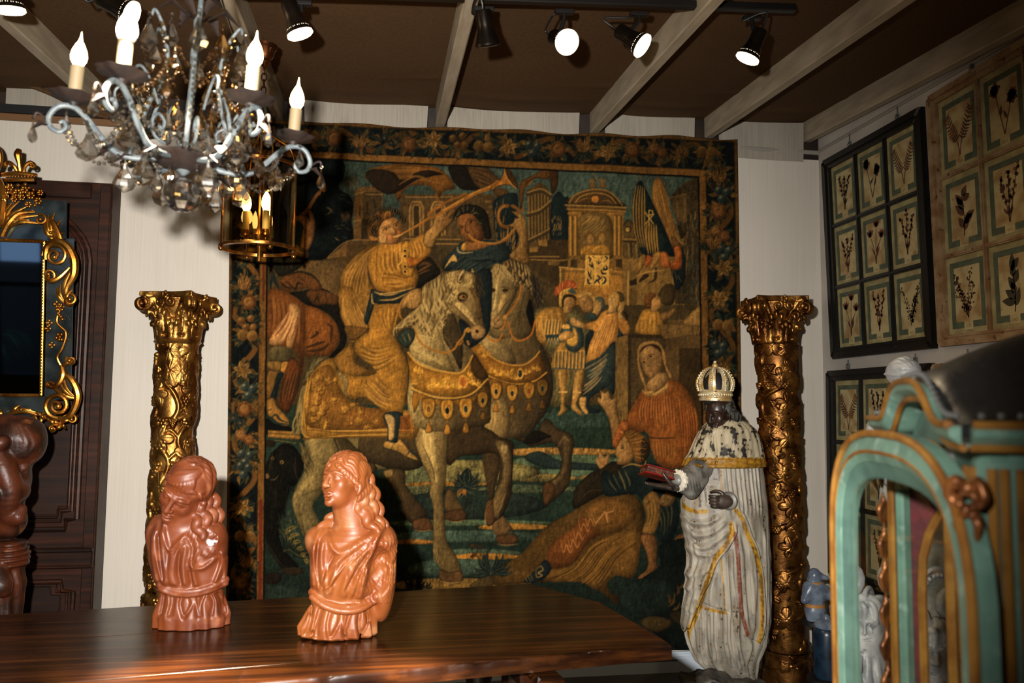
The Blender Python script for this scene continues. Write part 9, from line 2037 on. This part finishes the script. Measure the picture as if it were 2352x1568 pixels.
def orn(name,mat=None):
    b=MB()
    class O:pass
    o=O();o.b=b
    def tb(pts,rad,dy=-.012,flat=None,n=7):
        P=[mq(*p) for p in pts];Q=cr([(p[0],YM+dy-.010*math.sin(PI*k/max(1,len(P)-1)),p[1]) for k,p in enumerate(P)],n);m=len(Q);b.tube([tuple(q) for q in Q],list(np.interp(np.linspace(0,1,m),np.linspace(0,1,len(rad)),rad)),8,flat=flat,up=(0,1,0))
    def vol(c,r,turns,a0,rad,sgn=1,dy=-.014):
        cc=mq(*c);rr=r/1850*YM;pts=[]
        n=int(18*turns)
        for k in range(n+1):
            t=k/n;a=a0+sgn*2*PI*turns*t;q=rr*(1-.86*t);pts.append((cc[0]+q*math.cos(a),YM+dy-.022*t,cc[1]+q*math.sin(a)))
        b.tube(pts,list(np.linspace(rad,rad*.6,n+1)),8);b.ball(pts[-1],rad*1.25,10,7)
    def ball(c,r,dy=-.02):p=mq(*c);b.ball((p[0],YM+dy,p[1]),r,10,7)
    def leafs(base,tips,w,dy=-.012):
        for t in tips:
            m=((base[0]+t[0])/2+(t[1]-base[1])*.12,(base[1]+t[1])/2-(t[0]-base[0])*.12);tb([base,m,t],[w*.4,w,w*.25],dy,(1,.55))
    def fl(c,r,np_=5):
        p=mq(*c)
        for k in range(np_):a=2*PI*k/np_;b.ball((p[0]+r*math.cos(a),YM-.018,p[1]+r*math.sin(a)),(r*.62,r*.4,r*.62),8,6)
        b.ball((p[0],YM-.026,p[1]),r*.4,8,6)
    o.tb,o.vol,o.ball,o.leafs,o.fl=tb,vol,ball,leafs,fl;o.done=lambda:b.build(name,mat or M_goldb,mir);return o
o=orn('side_scroll')      # upper right: leafy scroll and C-volute running down to the flower drop
o.tb([(128,506),(140,520),(150,545),(160,575)],[.006,.014,.016,.008],flat=(1,.6));o.leafs((140,560),[(118,512),(128,500),(142,496),(156,512),(160,540)],.010);o.vol((138,540),13,1.3,2,.006)
o.tb([(118,600),(124,572),(146,560),(170,572),(184,600),(182,634),(166,662),(160,690)],[.012,.016,.018,.018,.020,.018,.012,.007]);o.vol((142,592),26,1.7,PI,.010,-1)
o.tb([(118,640),(130,648),(150,640),(172,618)],[.012,.012,.012,.006]);o.vol((126,634),13,1.3,-1.5,.0075,1);o.leafs((160,700),[(184,612),(180,640),(150,655),(142,662),(176,668)],.010);o.vol((172,690),12,1.2,1.5,.008,-1);o.tb([(160,690),(165,700),(178,700)],[.008,.011,.008]);o.done()
o=orn('flower_drop')
for c in ((146,712),(122,742),(126,792),(150,706),(140,700),(118,755)):o.fl(c,.011,4)
for c in ((150,728),(146,724),(153,734),(142,768),(146,774),(150,768),(144,780),(150,780),(138,776)):o.ball(c,.0085)
o.tb([(150,700),(140,740),(160,765),(150,800),(138,820),(148,845)],[.005,.006,.006,.006,.006,.008]);o.done()
o=orn('side_scroll')      # lower right
o.tb([(146,838),(150,860),(140,880),(122,888),(112,886)],[.010,.014,.012,.009,.006]);o.vol((170,826),11,1.2,2.5,.008,1);o.tb([(148,842),(160,832),(176,826)],[.009,.010,.006])
o.tb([(140,856),(166,868),(182,900),(178,930),(160,956),(132,960)],[.009,.016,.018,.016,.014,.012]);o.leafs((178,915),[(138,868),(150,862),(128,884),(136,892),(120,882)],.009);o.vol((136,930),28,1.8,-PI/2,.012,-1);o.vol((118,884),9,1.2,0,.006);o.done()
o=orn('bottom_leaf');o.leafs((140,972),[(120,960),(104,955),(168,964),(160,950),(128,986),(150,985)],.010);o.vol((124,984),11,1.3,0,.008);o.vol((168,962),9,1.3,2,.007,-1);o.vol((104,956),8,1.2,1,.006)
o.leafs((30,950),[(48,930),(60,940),(72,940),(84,946)],.010);o.tb([(0,960),(30,948),(60,944),(86,952)],[.010,.010,.010,.009]);o.vol((84,962),14,1.4,1.6,.008,-1);o.tb([(0,938),(6,948),(4,962)],[.006,.010,.006]);o.done()
o=orn('crest')            # fleuron on its little plinth, flowers, spray of acanthus and the big central scroll
o.tb([(68,408),(68,388),(66,370),(68,358)],[.008,.010,.018,.012]);o.tb([(62,408),(56,394),(44,386),(36,394)],[.006,.009,.009,.006]);o.tb([(76,408),(82,394),(94,386),(102,394)],[.006,.009,.009,.006]);o.vol((40,394),8,1.2,0,.006);o.vol((98,394),8,1.2,PI,.006,-1)
o.tb([(28,412),(66,410),(106,414)],[.009,.011,.009]);o.tb([(34,424),(66,424),(98,424)],[.010,.010,.010])
for k in range(11):o.ball((32+7*k,417),.0055,-.026)
for c,r in (((44,440),.012),((60,452),.013),((76,446),.012),((90,458),.013),((106,470),.012),((52,466),.011),((84,478),.011),((112,452),.010),((70,462),.011)):o.fl(c,r,6)
for c in ((40,452),(48,446),(36,440),(80,434),(88,442),(98,446),(100,480),(64,436)):o.ball(c,.008)
o.leafs((26,534),[(64,470),(80,482),(94,490),(104,502),(108,520),(60,490),(46,474),(52,512),(84,512)],.011);o.tb([(22,548),(40,520),(64,498),(98,494)],[.012,.014,.012,.006]);o.vol((112,512),12,1.3,2,.007,-1);o.vol((40,460),10,1.2,0,.006);o.vol((32,470),9,1.2,1,.006)
o.tb([(2,440),(16,424),(26,440),(28,470),(20,510),(4,530),(-12,536)],[.014,.018,.016,.020,.022,.020,.014]);o.tb([(-6,470),(8,460),(14,480),(8,510)],[.012,.016,.016,.010]);o.vol((8,432),13,1.3,0,.009);o.vol((6,372),18,1.6,.5,.011);o.tb([(-16,346),(4,344),(22,356),(26,380),(16,402),(0,410)],[.012,.014,.014,.013,.012,.010]);o.tb([(0,412),(-4,424),(-14,434)],[.010,.012,.012]);o.leafs((10,545),[(-8,520),(8,508),(24,520),(-20,530)],.012)
o.done()
b=MB();p=mq(4,355);b.tube([(p[0]-.12,YM+.05,p[1]),(p[0]-.13,D-.05,onY(4,280,D).z)],.003,6)
for k in range(8):b.ball((p[0]-.12-.001*k,YM+.04+.03*k,p[1]+.03*k),.006,6,4)
b.build('hanging_chain',M_wire,mir)
mir.rotation_euler=(math.radians(5),0,0)
# ---- carved wooden figure, lower left
YW=3.72;zF=(0,880,.34433)
M_fig=pbr('polychrome_wood',(72,32,15),.42,0,col2=(36,18,10),nscale=9,nrange=(.38,.6),col3=(112,62,26),n3=13,r3=(.62,.74),bump=.45,bscale=60,spec=.35)
def fq(zx,zy):p=px2((zx,zy),zF,YW-.06);return np.array((p[0],p[1]))
def F3(zx,zy,dy=0.0):q=fq(zx,zy);return np.array((q[0],YW+dy,q[1]))
k_=.34433/1850*YW
lo=F3(-190,1700);lo[2]=.40;hi=F3(330,150)
s=Sculpt((lo[0],YW-.26,.42),(hi[0],YW+.2,hi[2]),.0045)
s.ell(F3(95,390),(150*k_,.11,160*k_),rotm(0,-20,0),.02);s.ell(F3(-40,420),(140*k_,.12,190*k_),None,.03)
for i in range(6):s.tube(s.drape([fq(10+i*34,238+i*10),fq(70+i*32,360+i*8),fq(90+i*18,500-i*4)],.006),[.006,.012,.006],.010)
s.tube([F3(-20,420,-.08),F3(50,400,-.12),F3(70,380,-.12)],[.03,.034,.02],.01,sub=4)
s.ell(F3(20,640),(110*k_,.10,230*k_),None,.03);s.tube([F3(-10,460,-.09),F3(50,560,-.10),F3(90,700,-.09),F3(70,830,-.08)],[.05,.052,.05,.035],.015,sub=4)
s.tube([F3(70,560,-.03),F3(130,570,-.04),F3(165,555,-.04)],[.03,.022,.008],.012,sub=4);s.ell(F3(140,720,-.05),(38*k_,.05,60*k_),None,.012);s.tube([F3(60,880,-.07),F3(120,890,-.07),F3(155,830,-.06)],[.03,.034,.014],.012,sub=4);s.ell(F3(15,730,-.12),(45*k_,.05,60*k_),None,.012)
s.ell(F3(20,930),(95*k_,.08,110*k_),None,.03)
for i in range(5):s.ell(F3(45,1080+i*34,-.01),((95-6*abs(i-2))*k_,.08,24*k_),None,.008)
s.loft([(.43,F3(10,0)[0],YW,.085,.09),(F3(0,1350)[2],F3(30,0)[0],YW,.095,.09),(F3(0,1200)[2],F3(25,0)[0],YW,.075,.08)],.02,lambda th,z:1+.06*np.sin(th*11+z*15))
s.tube([F3(-10,1240,-.07),F3(30,1330,-.1),F3(50,1380,-.08)],[.04,.045,.02],.012,sub=4)
s.noise(.006,40,6);s.noise(.0025,110,7)
fig=thing('carved_wooden_figure','dark red-brown carved wooden figure cut off by the left edge, behind the table','statue',(F3(20,0)[0],YW,0));s.build('body',M_fig,fig)
b=MB();b.lathe([(.16,0),(.16,.05),(.13,.08),(.12,.36),(.14,.40),(.14,.44)],(F3(20,0)[0],YW,0),12);b.build('stand',M_tabd,fig,sharp=30)
# ---------------------------------------------------------------- shop window behind the viewer and the plants outside (seen in the mirror)
M_dframe=pbr('dark_window_frame',(30,30,28),.5)
b=MB()
for x in (-5.56,-5.0,-4.42,-3.6,-2.44):b.box((x,-3.24,1.52),(.07,.07,2.05))
for z in (.52,1.75,2.52):b.box((-4.0,-3.24,z),(3.2,.07,.07))
st(b.build('window_1',M_dframe,smooth=False,loc=(-4,-3.24,.5)))
b=MB();b.box((-4.0,-3.26,1.52),(3.1,.006,1.95));st(b.build('window_2',M_pane,smooth=False,loc=(-4,-3.26,.5)))
b=MB();b.box((-4,-4.6,-.05),(7,2.8,.1));st(b.build('terrace_floor',M_floor,smooth=False,loc=(-4,-4.6,-.1)))
b=MB();b.box((-4.2,-5.9,1.0),(7,.12,2.0));st(b.build('wall_terrace',M_frontwall,smooth=False,loc=(-4.2,-5.9,0)))
M_blade=pbr('green_blades',(96,142,74),.5,col2=(60,100,48),nscale=9)
for k,(x,y) in enumerate(((-5.6,-4.2),(-3.9,-4.4),(-2.2,-4.1))):
    r=np.random.RandomState(k);b=MB();pot=thing('grass_plant','potted plant with long arching green blades outside the shop window','plant',(x,y,0),'plants outside the shop window')
    for i in range(46):
        a=r.uniform(0,6.28);L=r.uniform(.5,.9);d=Vector((math.cos(a),math.sin(a),0));b.tube(cr([(x,y,.35),tuple(Vector((x,y,.35+L*.75))+d*L*.25),tuple(Vector((x,y,.35+L*.8))+d*L*.6),tuple(Vector((x,y,.35+L*.45))+d*L*.85)],4),[.008]*9+[.010,.008,.005,.002],5,flat=(1,.3))
    b.build('blades',M_blade,pot);b=MB();b.lathe([(.14,0),(.18,.34),(.2,.36),(.16,.35)],(x,y,0),20);b.build('pot',M_darkwood,pot)
# ---------------------------------------------------------------- light and view
def light(name,kind,loc,energy,col,size=.05,target=None,spot=None,blend=.5):
    l=bpy.data.lights.new(name,kind);l.energy=energy;l.color=col
    if kind in ('POINT','SPOT'):l.shadow_soft_size=size
    if kind == 'SPOT':l.spot_size=math.radians(spot or 60);l.spot_blend=blend
    if kind == 'AREA':l.size=size
    o=bpy.data.objects.new(name,l);COL.objects.link(o);o.location=loc
    if target is not None:o.rotation_euler=(Vector(target)-Vector(loc)).to_track_quat('-Z','Y').to_euler()
    return o
light('camera_flash','SPOT',CAM+RT*(-.21)+UP*.19-FW*.02,1050,(1.0,.96,.90),.03,CAM+ray(680,1000)*3,104,1.0)
for k,(p,d) in enumerate(SPOTS):light('spotlight_beam','SPOT',p,26,(1.0,.76,.46),.04,p+d,95,.8)
# unseen ceiling lamp added in front of the viewer, lighting the table's near edge
light('unseen_table_light','SPOT',(-.38,1.52,2.84),5200,(1.0,.80,.56),.05,(-.38,1.55,.78),51.5,.24)
w=bpy.data.worlds.new('world');SC.world=w;w.use_nodes=True
bg=w.node_tree.nodes['Background'];bg.inputs[0].default_value=(.25,.42,.8,1);bg.inputs[1].default_value=.5
SC.view_settings.view_transform='Standard';SC.view_settings.look='None';SC.view_settings.gamma=1.0
SC.view_settings.exposure=0.0;SC.view_settings.use_curve_mapping=False
SC.cycles.use_denoising=True
SC.cycles.max_bounces=10;SC.cycles.transmission_bounces=8;SC.cycles.glossy_bounces=4;SC.cycles.diffuse_bounces=3
SC.cycles.caustics_reflective=False;SC.cycles.caustics_refractive=False
SC.cycles.sample_clamp_indirect=4.0
